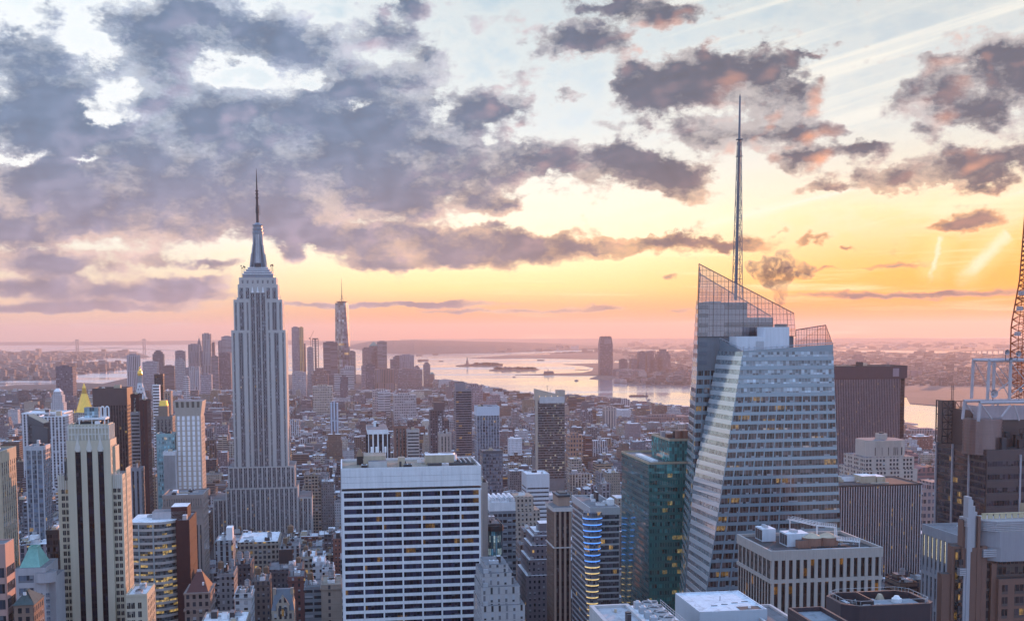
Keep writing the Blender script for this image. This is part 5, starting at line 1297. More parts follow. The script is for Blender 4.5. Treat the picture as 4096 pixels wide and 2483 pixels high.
def slit_block():
    """grey block whose long east flank shows, with tall lit slits near the top"""
    b = 470; a0, zt = aat(3860, 2155, b), zat(3860, 2155, b); bf = A(3688, 2092, a0)[0]
    B = Box('grey_slit_office', 'grey stone office flank with tall lit slits under its cornice beside the silver pylon', 'office building', 3860, 4060, 2155, b, depth=bf-b, short='the grey office with lit slits')
    x0, x1, y0, y1 = B.ext; z = B.z; wb = MB(); st = plain('blue_grey_stone', (.30, .30, .32), .7)
    core = (x0+.5, x1, y0+.5, y1-.5); wb.box(*core, 0, z-1, 0, 1); wb.box(x0, x1, y0, y1, z-3.5, z, 0, 1)
    n = 10; sp = []; L = y1-y0; lit = []
    gl = glass('grey_tall_pane', 1.6, 3.8, (.03, .03, .036), (.12, .12, .13), .08, sill=(.10, .10, .11), sillf=.2, lit=.03, blind=.2, spread=1)
    for i in range(n):
        yy = y0+L*(i+.5)/n
        wb.box(x0, x0+.5, yy-L/n*.5, yy-L/n*.22, 0, z-3.5, 0); wb.box(x0, x0+.5, yy+L/n*.22, yy+L/n*.5, 0, z-3.5, 0)
        for k in range(6):
            zz = z-22-k*16; sp.append((x0+.5, yy, zz-11, L/n*.42, 11.5, 'l'))
        sp.append((x0+.5, yy, z-19, L/n*.42, 15, 'l')); lit.append((x0+.45, yy-.6, z-14, .8, 10, 'l'))
    for k in range(6): wb.box(x0+.02, x0+.5, y0, y1, z-23-k*16, z-21-k*16, 0)
    panels(B.root, sp, gl, 'window', proud=.05); panels(B.root, lit, glow('slit_lamp', (1.0, .84, .46), 1.6), 'lit_slit', proud=.2)
    wb.build('wall', [st, ROOFG], B.root); rf = parapet_roof(B.root, B.ext, z, [ROOFG, st], .6, 1.0); clutter(rf, inset(B.ext, 2), z+.26, 2, 5)
slit_block()

def octagon_roof():
    b = 228; Z = lambda py: zat(3560, py, b); c = aat(3560, 2410, b); X = lambda px, py=2410: aat(px, py, b)-c
    root = empty('dark_office_block', 'dark plum office block with chamfered corners and an open plant deck on its roof', 'office building', c, b)
    zt = Z(2418); x0, x1 = X(3387), X(3742); dk = plain('plum_metal', (.055, .042, .05), .5, .2, var=.1)
    bb = A(3450, 2357, c+X(3482))[0]-b
    d = 13.5; q = 3.0
    P = [(x0+q, 0), (x1-1.2, 0), (x1, 1.2), (x1, d-q), (x1-q, d), (x0+q, d), (x0, d-q), (x0, q)]
    Q = [(x0+q+.6, .8), (x1-2.0, .8), (x1-.8, 1.8), (x1-.8, d-q), (x1-q, d-.8), (x0+q+.4, d-.8), (x0+.8, d-q), (x0+.8, q+.4)]
    wb = MB(); wb.prism(P, 0, zt-4, 0, 1); n = 8
    k = len(wb.v)
    for i in range(n):
        j = (i+1) % n; wb.loft([(*P[i], zt-4), (*P[j], zt-4), (*Q[j], zt-4), (*Q[i], zt-4)], [(*P[i], zt), (*P[j], zt), (*Q[j], zt), (*Q[i], zt)], 0)
    wb.build('wall', [dk, ROOFD], root)
    sl = glass('plum_ribbon', 1.5, 3.8, (.02, .018, .022), (.05, .04, .045), .06, lit=.03, blind=.1, blindc=(.1, .09, .1))
    panels(root, [((x0+q+x1)/2, 0, zt-11-i*4.2, x1-x0-q-3, 2.2, 'f') for i in range(6)], sl, 'window_band')
    m = MB(); m.box(X(3506), X(3716), 2.0, 8.5, zt-3.9, zt-.9, 0, 1); m.box(X(3506), X(3512), 1.9, 10, zt-3.9, zt+.7, 0); m.build('inner_deck', [dk, plain('blue_grey_deck', (.22, .25, .28), .8, var=.15)], root)
    m = MB(); m.cyl(X(3640), 6, zt-.9, zt-.1, 1.1, 1.1, 12, 0); m.cyl(X(3640), 6, zt-.1, zt+.5, .9, .5, 12, 0); m.build('vent', WHITE, root)
    m = MB(); m.frustum(X(3590), X(3640), 9.5, 12.5, zt-3.5, X(3610), X(3620), 10.5, 11.5, zt-.2, 0); m.build('tent_roof', TAN, root)
    for i in range(5): m = MB(); m.tube((X(3445)+i*1.6, 4+i*.8, zt-1.4), (X(3490)+i*.8, 2.5, zt-.6), .3, 5); m.build('pipe', STEEL, root)
    for i in range(6): m = MB(); m.box(X(3450)+i*1.7, X(3450)+i*1.7+1, 8, 11, zt-3.9, zt-1.2-.2*(i % 2), 0); m.build('cooling_unit', [STEEL, DSTEEL][i % 2], root)
    rl = MB()
    for i in range(n):
        j = (i+1) % n; p, q_ = Vector((*Q[i], zt+.9)), Vector((*Q[j], zt+.9)); rl.tube(p, q_, .06, 4)
        for s_ in range(4): c_ = p.lerp(q_, s_/4); rl.tube((c_.x, c_.y, zt), c_, .05, 4)
    rl.build('railing', STEEL, root)
    reg(c+x0, c+x1, b, b+d, zt, 'the chamfered dark roof')
    B = Box('low_blue_roof_block', 'low dark-rimmed block with pale blue-grey flat roof beside the chamfered plum block', 'building', 3275, 3420, 2525, 198, depth=15)
    w2 = MB(); w2.box(*B.ext, 0, B.z, 0, 1); w2.build('wall', [dk, plain('blue_grey_deck', (.22, .25, .28), .8)], B.root); parapet_roof(B.root, B.ext, B.z+.02, [plain('blue_grey_deck', (.22, .25, .28), .8), dk], .5, 1.1)
    panels(B.root, [(0, 0, B.z-6-i*4, B.w-2, 2.2, 'f') for i in range(3)], sl, 'window_band')
octagon_roof()

def plant_roofs():
    """blue-white plant house and the row of cooling fans at the lower edge"""
    b = 262; B = Box('plant_house_block', 'pale blue-white windowless plant house with a clean flat roof, bottom edge of the view', 'rooftop building', 2799, 3069, 2444, b, depth=1, short='the pale blue plant house')
    x0, x1, y0, y1 = B.ext; z = B.z; zr = z
    back = A(2701, 2371, B.a+x0)[0]-b; y1 = back
    bw = plain('blue_white_cladding', (.50, .56, .62), .4, .1, var=.05, streak=.1); bt = plain('blue_white_roof', (.60, .66, .72), .45, var=.12)
    wb = MB(); wb.box(x0, x1, 0, y1, 0, z, 0, 1)
    X = lambda px, py=2420: aat(px, py, b)-B.a
    wb.build('wall', [bw, bt], B.root)
    rf = MB()
    for q in ((x0, x1, 0, .3), (x0, x1, y1-.3, y1), (x0, x0+.3, .3, y1-.3), (x1-.3, x1, .3, y1-.3)): rf.box(*q, z, z+.25, 0)
    rf.build('roof_edge', bt, B.root)
    m = MB(); m.box(x1-6.5, x1-.8, 1.0, 4.4, z+.02, z+.06, 0); m.cyl(x1-3.6, 2.6, z+.05, z+.7, .4, .3, 10, 1); m.build('roof_hatch', [DSTEEL, WHITE], B.root)
    m = MB(); m.tube((x0+9, y1*.55, z), (x0+9, y1*.55, z+1.2), .08, 5)
    for k in range(4): m.box(x0+5+k*3, x0+6.6+k*3, y1*.3+k, y1*.3+k+.3, z, z+.12)
    m.build('roof_fitting', DSTEEL, B.root)
    m = MB()
    for k in range(5): m.box(x0+1.6+k*.0, x0+3.6, -.06, 0, z-5.5+k*.5, z-5.2+k*.5)
    m.build('louvre', DSTEEL, B.root)
    reg(B.a+x0, B.a+x1, b, b+y1, z, None)
    # lower terrace behind and right of it
    T_ = Box('grey_terrace_block', 'low grey terrace roof with a dark gutter just right of the pale plant house', 'building', 3110, 3240, 2530, 250, depth=25)
    w2 = MB(); w2.box(*T_.ext, 0, T_.z, 0, 1); w2.build('wall', [CONC, ROOFG], T_.root); parapet_roof(T_.root, T_.ext, T_.z+.02, [ROOFG, CONC], .7, .8)
    # cooling fan bank
    b2 = 245; a_l, zf = G(2765, 2520, b2); c = a_l
    root = empty('cooling_fan_block', 'office roof carrying a row of five large round cooling fans, bottom edge of the view', 'rooftop building', c, b2)
    far = A(2640, 2372, c)[0]-b2; wd = 8.5
    wb = MB(); wb.box(-wd, 0, 0, far, 0, zf-5.0, 0, 1); wb.build('wall', [DARKW, ROOFG], root)
    dk = MB(); dk.box(-wd, 0, .4, far-.4, zf-1.6, zf, 1, 0)
    for k in range(9): yy = .8+(far-1.6)*k/8; dk.tube((-wd+.3, yy, zf-5), (-wd+.3, yy, zf-1.6), .18, 4, 2); dk.tube((-.3, yy, zf-5), (-.3, yy, zf-1.6), .18, 4, 2)
    dk.box(-wd+.6, -.6, 1, far-1, zf-5, zf-1.62, 2)
    dk.build('fan_deck', [WHITE, DSTEEL, DARKW], root)
    nfan = 6
    for i in range(nfan):
        yy = far-3.4-4.9*i; f = MB(); R0 = 2.05; cx = -wd*.42
        f.rev(cx, yy, [(R0, zf), (R0*.96, zf+1.5)], 22, 0); f.cyl(cx, yy, zf+1.5, zf+1.55, R0*.88, R0*.88, 22, 1)
        o = f.build('fan_cowl', [plain('fan_grey', (.45, .48, .5), .5), DSTEEL], root)
        h = MB(); h.cyl(cx, yy, zf+1.55, zf+1.85, .5, .4, 10)
        for k in range(4): a_ = k*math.pi/2+i*.3; h.tube((cx, yy, zf+1.65), (cx+math.cos(a_)*R0*.86, yy+math.sin(a_)*R0*.86, zf+1.65), .22, 4)
        h.build('fan_blades', STEEL, o)
        v = MB(); v.box(-wd+1, -wd+2.6, yy-1, yy+1, zf, zf+1.6, 0); v.cyl(-wd+1.8, yy, zf+1.6, zf+2.0, .6, .4, 8); v.build('motor_box', STEEL, root)
    rl = MB()
    for k in range(12): yy = .4+(far-.8)*k/11; rl.tube((0, yy, zf), (0, yy, zf+1.2), .06, 4)
    for h in (.6, 1.2): rl.tube((0, .4, zf+h), (0, far-.4, zf+h), .06, 4)
    rl.build('railing', STEEL, root)
    reg(c-wd, c, b2, b2+far, zf, 'the row of roof fans')
    L_ = Box('grey_ledge_block', 'grey flat-roofed block with a raised kerb left of the round cooling fans', 'building', 2511, 2690, 2600, 230, depth=38)
    w2 = MB(); w2.box(*L_.ext, 0, L_.z, 0, 1); w2.build('wall', [CONC, ROOFG], L_.root); r2 = parapet_roof(L_.root, L_.ext, L_.z+.02, [plain('pale_grey_deck', (.40, .41, .43), .8), CONC], 1.0, .9); clutter(r2, inset(L_.ext, 4), L_.z+.3, 3, 3)
plant_roofs()
# ---------------------------------------------------------------- middle-distance towers, left to right
def stub(): pass
def box_piece(root, e, z0, z1, wall, top, name='wall', deep=None): 
    b = MB(); b.box(*e, z0, z1, 0, 1); return b.build(name, [wall, top], root)
def left_side():
    # pink-banded corner at the frame edge
    b = 480; B = Box('pink_banded_tower', 'narrow dark tower with sunlit pink stone bands on its flank at the left frame edge', 'office building', -140, 20, 2185, b, far=None, depth=12.5)
    x0, x1, y0, y1 = B.ext; wb = MB(); pk = plain('pink_granite', (.40, .245, .215), .5, var=.1)
    wb.box(x0, x1-.3, .3, y1, 0, B.z, 0, 1); wb.box(x0, x1, 0, y1, B.z-9, B.z+.0, 0, 1)
    bands(B.root, wb, (x0, x1-.3, .3, y1), 20, B.z-9, 'fr', 6.6, 4.0, DG, 0, .3, .3); wb.build('wall', [pk, ROOFG], B.root)
    parapet_roof(B.root, B.ext, B.z+.01, [ROOFG, pk], .6, .8)
    simple('old_stone_tower', 'sunlit tan stone tower with carved cornice cut by the left frame edge', 'building', -150, 2, 1815, 560, 26, 'strips', (TAN, SASH), None, pitch=3.6, pier=1.9, sides='r', blank=4)
    # green copper roof
    b = 560; B = Box('copper_roof_building', 'grey stone office block crowned by a green copper pyramid roof with an open top', 'building', 55, 182, 2272, b, depth=24, short='the green copper roof')
    gs = plain('cool_grey_stone', (.36, .36, .38), .7); wb = MB(); x0, x1, y0, y1 = B.ext; z = B.z; Z = lambda p: zat(115, p, b)
    wb.box(x0+.4, x1, .4, y1, 0, z, 0, 1); X = lambda p: aat(p, 2300, b)-B.a
    bands(B.root, wb, (X(68), X(140), .4, y1), 30, Z(2300), 'f', 6.2, 3.6, BLUEG, 0, .4, .6); wb.box(x0, X(68), 0, .4, 0, z, 0); wb.box(X(140), x1, 0, .4, 0, z, 0); wb.box(X(68), X(140), 0, .4, Z(2300), z, 0)
    wb.box(x1, X(208), 6, y1, 0, Z(2320), 0, 1)
    wb.build('wall', [gs, ROOFG], B.root)
    panels(B.root, [(X(160)+k*3.2, 0, Z(2390+i*24), 1.7, 2.0, 'f') for i in range(6) for k in range(2)], BLUEG, 'window')
    rf = MB(); rf.frustum(x0+2, x1-3, 2, 20, z, X(98), X(135), 8, 14, Z(2208), 0); 
    for k in range(1, 8): 
        f = k/8; rf.tube((x0+2+(x1-x0-5)*f, 2-.05, z), (X(98)+(X(135)-X(98))*f, 8-.05, Z(2208)), .14, 4)
    o = rf.build('copper_roof', COPPER, B.root); t_ = MB()
    for q in ((X(98), X(135), 8, 8.6), (X(98), X(135), 13.4, 14), (X(98), X(98)+.6, 8.6, 13.4), (X(135)-.6, X(135), 8.6, 13.4)): t_.box(*q, Z(2208), Z(2198))
    t_.build('open_lantern', COPPER, o)
    t_ = MB(); t_.cyl(X(176), 3, Z(2330), Z(2290), 5.0, 5.0, 18, 0, 1); t_.build('round_balcony', [gs, ROOFG], B.root)
    # dark green hip roof below it
    b = 480; B = Box('dark_hip_roof_house', 'brown brick building with a dark green hipped roof and one small skylight', 'building', 53, 135, 2418, b, depth=16)
    x0, x1, y0, y1 = B.ext; wb = MB(); bf = facade('brown_house_front', (.20, .13, .10), 3.0, 3.6, (.25, .75), (.2, .8), lit=0); wb.box(*B.ext, 0, B.z, 0, 1); wb.build('wall', [bf, ROOFD], B.root)
    r_ = MB(); r_.frustum(x0-.4, x1+.4, -.4, y1+.4, B.z, x0+4, x1-5, 6, 10, zat(90, 2372, b), 0); o = r_.build('hipped_roof', plain('dark_green_roof', (.055, .085, .085), .7), B.root)
    s_ = MB(); s_.box(-.6, .6, 2.2, 2.6, B.z+3.5, B.z+4.8); s_.build('skylight', ROOFW, o)
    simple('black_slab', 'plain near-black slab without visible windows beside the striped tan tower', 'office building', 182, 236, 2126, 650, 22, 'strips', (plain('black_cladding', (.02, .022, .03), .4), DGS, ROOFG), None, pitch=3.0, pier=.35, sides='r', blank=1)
    # curved glass front with lit floors + dark red block on its right
    b = 700; a0, a1 = aat(517, 2090, b), aat(701, 2090, b); c = (a0+a1)/2; z = zat(610, 2085, b)
    root = empty('curved_glass_office', 'curved glass office with glowing yellow floors between pale bands, right of the striped tan tower', 'office building', c, b)
    N = 16; w2 = (a1-a0)/2; sag = 5.0
    P = [(-w2+2*w2*i/N, sag*(1-(2*i/N-1)**2)*-.6+ (3.5*max(0, (i/N-.72))/.28)) for i in range(N+1)]
    def band_poly(m, off, za, zb, mi=0): m.prism([(x, y-off) for x, y in P]+[(w2, 30), (-w2, 30)], za, zb, mi, 1)
    wb = MB(); band_poly(wb, -.4, 0, z-.4, 2); fh = 4.05; n = 22; gl = glass('lit_curve_glass', 1.45, fh, (.05, .065, .075), (.12, .16, .17), .05, lit=.26, blind=.12, blindc=(.16, .20, .21), spread=3, lits=.62, litc=(1.0, .66, .20), rough=.06)
    pb = plain('pale_band', (.42, .42, .41), .6, var=.08)
    for i in range(n+1):
        zt = z-i*fh; m = MB(); band_poly(wb, 0, zt-1.5, zt, 0)
        if i < n: m = MB(); band_poly(m, -.25, zt-fh, zt-1.5, 0); m.build('window_band', [gl, gl], root)
    wb.build('wall', [pb, ROOFW, plain('inner_core', (.08, .08, .09))], root)
    for f in (.21, .53):
        m = MB(); x = -w2+2*w2*f; y = sag*(1-(2*f-1)**2)*-.6; m.box(x-.35, x+.35, y-.5, y, z-95, z-1.5); m.build('blue_pier', plain('pale_blue_pier', (.32, .42, .46), .4), root)
    clutter(root, (-w2+4, w2-10, 6, 26), z, 21, 4); m = MB(); m.box(-w2+12, -w2+32, 8, 20, z, z+4.5, 0, 1); m.build('plant_house', [STEEL, ROOFG], root)
    reg(a0, a1, b-4, b+30, z, 'the curved office with yellow-lit floors')
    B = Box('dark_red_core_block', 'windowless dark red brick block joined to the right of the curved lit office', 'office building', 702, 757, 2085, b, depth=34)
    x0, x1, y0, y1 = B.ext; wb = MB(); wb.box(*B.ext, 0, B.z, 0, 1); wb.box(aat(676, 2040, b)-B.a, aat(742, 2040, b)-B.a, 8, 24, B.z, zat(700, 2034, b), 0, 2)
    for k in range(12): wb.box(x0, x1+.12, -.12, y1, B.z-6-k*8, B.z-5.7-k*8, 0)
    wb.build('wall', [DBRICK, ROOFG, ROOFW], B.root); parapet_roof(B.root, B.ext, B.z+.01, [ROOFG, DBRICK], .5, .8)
    panels(B.root, [(-2.2+k*1.5, 4-.0, B.z-9-i*8.1, .8, 2.6, 'f') for i in range(0) for k in range(3)], DG)
    v = MB(); v.box(aat(728, 2080, b)-B.a, aat(745, 2080, b)-B.a, 2, 6, B.z, B.z+3.5, 0, 1); v.build('vent', [STEEL, ROOFW], B.root)
    # grey-brown office with rosy flank
    b = 850; B = Box('rosy_flank_office', 'grey-brown masonry office with tall upper windows and a rosy sunlit right flank', 'office building', 648, 813, 1985, b, depth=34, short='the grey-brown office with the rosy flank')
    x0, x1, y0, y1 = B.ext; z = B.z; Z = lambda p: zat(730, p, b); wb = MB(); mm = plain('grey_brown_stone', (.27, .225, .205), .75)
    core = (x0+.4, x1-.4, .4, y1-.4); wb.box(*core, 0, z-.3, 0, 1); wb.box(x0, x1, 0, y1, Z(1994), z, 0, 1); wb.box(x0-.5, x1+.5, -.5, y1+.5, Z(2030), Z(2026), 0); wb.box(x0-.3, x1+.3, -.3, y1+.3, Z(2070), Z(2066), 0)
    strips(B.root, wb, core, Z(2025), Z(1995), 'f', 1, 1.1, SASH, 0, .4, n=16)
    for z0, z1, nn in ((Z(2064), Z(2032), 16), (0, Z(2100), 11)): strips(B.root, wb, core, z0, z1, 'f', 1, 1.6, SASH if z0 > 1 else DGS, 0, .4, n=nn)
    wb.box(x0, x1, 0, .4, Z(2100), Z(2070), 0)
    for z0, z1 in ((Z(2064), Z(1995)), (0, Z(2070))): strips(B.root, wb, core, z0, z1, 'r', 1, 2.6, SASH, 0, .4, n=6)
    wb.build('wall', [mm, ROOFG], B.root); rf = parapet_roof(B.root, B.ext, z+.01, [ROOFG, mm], .7, 1.2); clutter(rf, inset(B.ext, 4), z+.3, 8, 6)
    # flared white grid tower
    b = 1000; B = Box('flared_top_tower', 'pale tower with a grid of bright white windows and a flared concrete crown', 'skyscraper', 702, 803, 1660, b, depth=26, short='the flared pale tower with white windows')
    x0, x1, y0, y1 = B.ext; z = B.z; zt = zat(750, 1604, b); wb = MB(); cc = plain('warm_concrete', (.43, .38, .33), .7, var=.08); zl = zat(750, 1980, b)
    core = (x0+.5, x1-.5, .5, y1); wb.box(*core, 0, z, 0, 1)
    ww = plain('sky_reflection_white', (.88, .92, .98), .25, .25, var=.12, scale=.35, streak=.1)  # near-white pane colour stands in for the reflected bright sky
    n = 5; st = (x1-x0)/n; sp = []
    for k in range(n+1): wb.box(x0+k*st-(.9 if 0 < k < n else 0 if k == 0 else 1.2), x0+k*st+(.9 if 0 < k < n else 1.2 if k == 0 else 0), 0, .5, 0, z, 0)
    fh = 4.35; nf = 19
    for i in range(nf):
        wb.box(x0+.01, x1-.01, .12, .5, z-i*fh-.7, z-i*fh, 0)
        for k in range(n): sp.append((x0+(k+.5)*st, .5, z-(i+1)*fh, st-1.9, fh-.75, 'f'))
    panels(B.root, sp, ww, 'window', cap=95)
    fl = 1.8; wb.loft([(x0, 0, z), (x1, 0, z), (x1, y1, z), (x0, y1, z)], [(x0-fl, -fl, zt), (x1+fl, -fl, zt), (x1+fl, y1, zt), (x0-fl, y1, zt)], 0, True, 1)
    dkc = plain('crown_recess', (.13, .115, .10), .8)
    for k in range(n):
        m = MB(); xa, xb = x0+k*st+1.0, x0+(k+1)*st-1.0; m.loft([(xa, -.05, z+1), (xb, -.05, z+1), (xb, .2, z+1), (xa, .2, z+1)], [(xa-.5+k*.25, -fl-.03, zt-.4), (xb-.5+k*.25, -fl-.03, zt-.4), (xb, -fl+.2, zt-.4), (xa, -fl+.2, zt-.4)], 0); m.build('crown_recess', dkc, B.root)
    strips(B.root, wb, (x0, x1, .5, y1), 20, z-2, 'r', 1, 3.0, SASH, 0, .3, n=4)
    wb.build('wall', [cc, ROOFG], B.root)
    B2 = simple('white_blank_wing', 'blank white side wing with one column of tiny windows against the flared pale tower', 'building', 652, 701, 1810, 990, 22, 'strips', (plain('white_render', (.60, .60, .62)), SASH, ROOFW), None, pitch=18, pier=9.5, sides='r', blank=2)
    simple('teal_glass_block', 'narrow turquoise glass block in front of the flared pale tower', 'office building', 624, 700, 1738, 1010, 18, 'strips', (plain('teal_frame', (.24, .40, .42), .4), TEAL, ROOFG), 'the turquoise glass block', pitch=3.2, pier=.5, sides='r', blank=1.2)
    simple('brown_red_slab', 'broad dark brown slab with faint window rows behind the striped tan tower', 'skyscraper', 369, 507, 1556, 1200, 32, 'strips', (plain('dark_brown_panel', (.105, .07, .068), .6), PSTRIPE, ROOFD), 'the broad dark brown slab', pitch=2.6, pier=.9, sides='r', blank=16, clut=3)
    simple('grey_balcony_tower', 'slim grey tower with stacked balcony bands beside a dark red slab', 'apartment building', 521, 560, 1653, 1160, 16, 'bands', (plain('grey_concrete', (.28, .27, .28)), DG, ROOFG), None, fh=3.6, wh=1.9, sides='', blank=1.5, clut=2)
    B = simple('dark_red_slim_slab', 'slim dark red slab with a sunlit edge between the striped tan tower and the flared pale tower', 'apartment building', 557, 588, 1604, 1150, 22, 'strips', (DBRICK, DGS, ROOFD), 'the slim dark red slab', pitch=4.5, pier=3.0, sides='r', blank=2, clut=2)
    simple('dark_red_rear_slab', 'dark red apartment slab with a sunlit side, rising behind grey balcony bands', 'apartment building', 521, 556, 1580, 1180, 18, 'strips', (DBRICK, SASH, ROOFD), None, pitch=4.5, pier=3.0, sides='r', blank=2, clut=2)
    simple('lit_stair_tower', 'slim blue-grey tower with a wooden water tank, before the dark red slab', 'apartment building', 516, 566, 1876, 1000, 16, 'strips', (plain('blue_grey_brick', (.22, .225, .25)), DGS), None, pitch=4, pier=2.2, sides='r', blank=1, clut=1, tank=1)
    # dark slanted glass + striped glass tower
    b = 1100; B = Box('slanted_dark_glass', 'dark glass tower whose roofline slopes down to the right in two steps', 'office building', 107, 189, 1705, b, depth=26, short='the slanted dark glass tower')
    x0, x1, y0, y1 = B.ext; Z = lambda p: zat(148, p, b); X = lambda p: aat(p, 1690, b)-B.a; wb = MB(); dk = plain('smoked_glass', (.05, .055, .07), .15, .1, spec=.9)
    wb.loft([(x0, 4, 0), (X(170), 4, 0), (X(170), y1, 0), (x0, y1, 0)], [(x0, 4, Z(1661)), (X(170), 4, Z(1694)), (X(170), y1, Z(1694)), (x0, y1, Z(1661))], 0, True, 0)
    wb.loft([(X(125), 0, 0), (x1, 0, 0), (x1, 4, 0), (X(125), 4, 0)], [(X(125), 0, Z(1697)), (x1, 0, Z(1712)), (x1, 4, Z(1712)), (X(125), 4, Z(1697))], 0, True, 0); wb.build('wall', [dk], B.root)
    panels(B.root, [((X(125)+x1)/2, 0, Z(1740)-12-i*7.6, x1-X(125)-1, 5.2, 'f') for i in range(16)], DG, 'window_band'); panels(B.root, [((x0+X(125))/2, 4, Z(1720)-i*7.6, X(125)-x0-1, 5.2, 'f') for i in range(16)], DG, 'window_band')
    B = simple('ribbed_glass_tower', 'blue-grey glass tower with pale vertical ribs and a lit right edge', 'office building', 98, 172, 1790, 900, 22, 'strips', (plain('pale_rib', (.42, .43, .46), .5), BLUEG, ROOFG), 'the ribbed blue-grey tower', pitch=4.6, pier=.8, sides='r', blank=1.5, clut=4)
left_side()

def landmarks_left():
    # gilded pyramid
    b = 1950; B = Box('gold_pyramid_tower', 'stone tower topped by a tall gold pyramid roof with a pointed lantern', 'skyscraper', 296, 364, 1650, b, depth=30, short='the gold pyramid roof')
    x0, x1, y0, y1 = B.ext; z = B.z; Z = lambda p: zat(331, p, b); X = lambda p: aat(p, 1640, b)-B.a
    wb = MB(); fc = facade('stone_office_front', (.34, .315, .29), 3.4, 3.8, (.3, .7), (.25, .78), lit=.01); wb.box(*B.ext, 0, z, 0, 1); wb.build('wall', [fc, ROOFG], B.root)
    def octo(cx, cy, r, zz): return [(cx+r*math.cos(math.pi*(k+.5)/4), cy+r*math.sin(math.pi*(k+.5)/4), zz) for k in range(8)]
    cx, cy = X(331), 15
    r = MB(); r.loft(octo(cx, cy, 14.0, z), octo(cx, cy, 4.6, Z(1576)), 0); r.loft(octo(cx, cy, 4.4, Z(1576)), octo(cx, cy, 3.2, Z(1553)), 1); r.loft(octo(cx, cy, 3.3, Z(1553)), octo(cx, cy, .15, Z(1533)), 0)
    for k in range(8): p, q = Vector(octo(cx, cy, 14.05, z)[k]), Vector(octo(cx, cy, 4.65, Z(1576))[k]); r.tube(p, q, .28, 4, 0)
    o = r.build('gold_roof', [GOLD, plain('lantern_shade', (.45, .27, .06), .4, .5)], B.root)
    for s_ in (-1, 1):
        t_ = MB(); t_.frustum(cx+s_*13-1.2, cx+s_*13+1.2, .5, 3, z, cx+s_*13-.1, cx+s_*13+.1, 1.6, 1.9, z+6, 0); t_.build('corner_pinnacle', GOLD, o)
    # white clock-tower type landmark with gold cupola
    b = 2050; a, z0 = G(557, 1585, b); root = empty('white_campanile', 'white marble campanile with a steep pyramid and golden cupola', 'tower', a, b)
    Z = lambda p: zat(555, p, b); X = lambda p: aat(p, 1585, b)-a; wm = plain('white_marble', (.55, .56, .58), .6)
    wb = MB(); h = (X(581)-X(536))/2; cx = (X(581)+X(536))/2; fc = facade('marble_front', (.52, .53, .55), 4, 4, (.3, .7), (.25, .75), lit=0); wb.box(cx-h, cx+h, 0, 2*h, 0, Z(1596), 0); wb.box(cx-h-.6, cx+h+.6, -.6, 2*h+.6, Z(1600), Z(1592), 1); wb.build('shaft', [fc, wm], root)
    wb = MB(); wb.frustum(cx-h*.92, cx+h*.92, h*.08, h*1.92, Z(1592), cx-h*.38, cx+h*.38, h*.62, h*1.38, Z(1532), 0, 0)
    o = wb.build('steep_roof', [wm], root)
    for i, p in enumerate((1575, 1560, 1548)):
        for k in range(3-i):
            t_ = MB(); t_.box(cx+(k-(2-i)/2)*5-.6, cx+(k-(2-i)/2)*5+.6, h*(.16+.14*i)-.5, h*(.3+.14*i), Z(p), Z(p)+2.4); t_.build('dormer', DSTEEL, o)
    wb = MB(); wb.prism([(p[0], p[1]) for p in octo(cx, h, h*.42, 0)], Z(1532), Z(1506), 0); wb.prism([(p[0], p[1]) for p in octo(cx, h, h*.5, 0)], Z(1506), Z(1503), 0); wb.build('lantern', [plain('lantern_stone', (.30, .30, .31))], root)
    wb = MB(); wb.rev(cx, h, [(h*.40, Z(1503)), (h*.46, Z(1495)), (h*.40, Z(1486)), (h*.2, Z(1480)), (h*.16, Z(1476)), (.3, Z(1470)), (.1, Z(1464))], 12); wb.build('gold_cupola', GOLD, root)
    reg(a-12, a+12, b, b+24, Z(1592), 'the white campanile')
    # slim black tower with white shelves
    simple('slim_black_tower', 'slim near-black glass tower left of the needle-spired stone skyscraper', 'apartment building', 616, 652, 1498, 2100, 16, 'strips', (plain('black_bronze', (.045, .032, .035), .4), DGS, ROOFD), 'the slim black tower', pitch=4, pier=.5, sides='r', blank=2, clut=1)
    simple('white_shelf_wing', 'white banded wing stepping down against the slim black tower', 'apartment building', 609, 638, 1541, 2085, 12, 'bands', (WHITE, DG, ROOFW), None, fh=5.2, wh=2.6, sides='', blank=1, clut=1)
    simple('peach_slim_tower', 'slim peach-lit tower just right of the slim black tower', 'apartment building', 655, 684, 1566, 1900, 18, 'strips', (plain('peach_brick', (.36, .25, .20)), SASH), None, pitch=4, pier=2.2, sides='r', blank=2, clut=2)
    b = 1350; B = simple('gold_cap_block', 'grey block with a small gold-tiled cap roof in front of the slim black tower', 'building', 620, 690, 1668, b, 22, 'strips', (plain('grey_green_brick', (.22, .21, .20)), SASH), 'the small gold cap roof', pitch=4, pier=2.2, sides='r', blank=2, clut=3)
    g = MB(); X = lambda p: aat(p, 1640, b)-B.a; Z = lambda p: zat(650, p, b); g.box(X(631), X(668), 4, 16, B.z, Z(1624), 1); g.frustum(X(633), X(667), 4.5, 15.5, Z(1624), X(637), X(663), 6, 14, Z(1603), 0); g.build('gold_cap', [GOLD, plain('cap_base_brick', (.26, .20, .16))], B.root)
    # white setback tower with stepped top
    b = 2700; a, zz = G(229, 1640, b); root = empty('white_setback_tower', 'pale stepped tower with an octagonal lantern top and a sunlit right side', 'tower', a, b)
    Z = lambda p: zat(229, p, b); X = lambda p: aat(p, 1640, b)-a; fc = facade('pale_stone_front', (.47, .47, .49), 4, 4, (.35, .7), (.25, .75), lit=0); wb = MB()
    wb.box(X(203), X(255), 0, 30, 0, Z(1610), 0); wb.box(X(208), X(250), 2, 28, Z(1610), Z(1580), 0); wb.box(X(213), X(245), 4, 26, Z(1580), Z(1566), 0); wb.build('wall', fc, root)
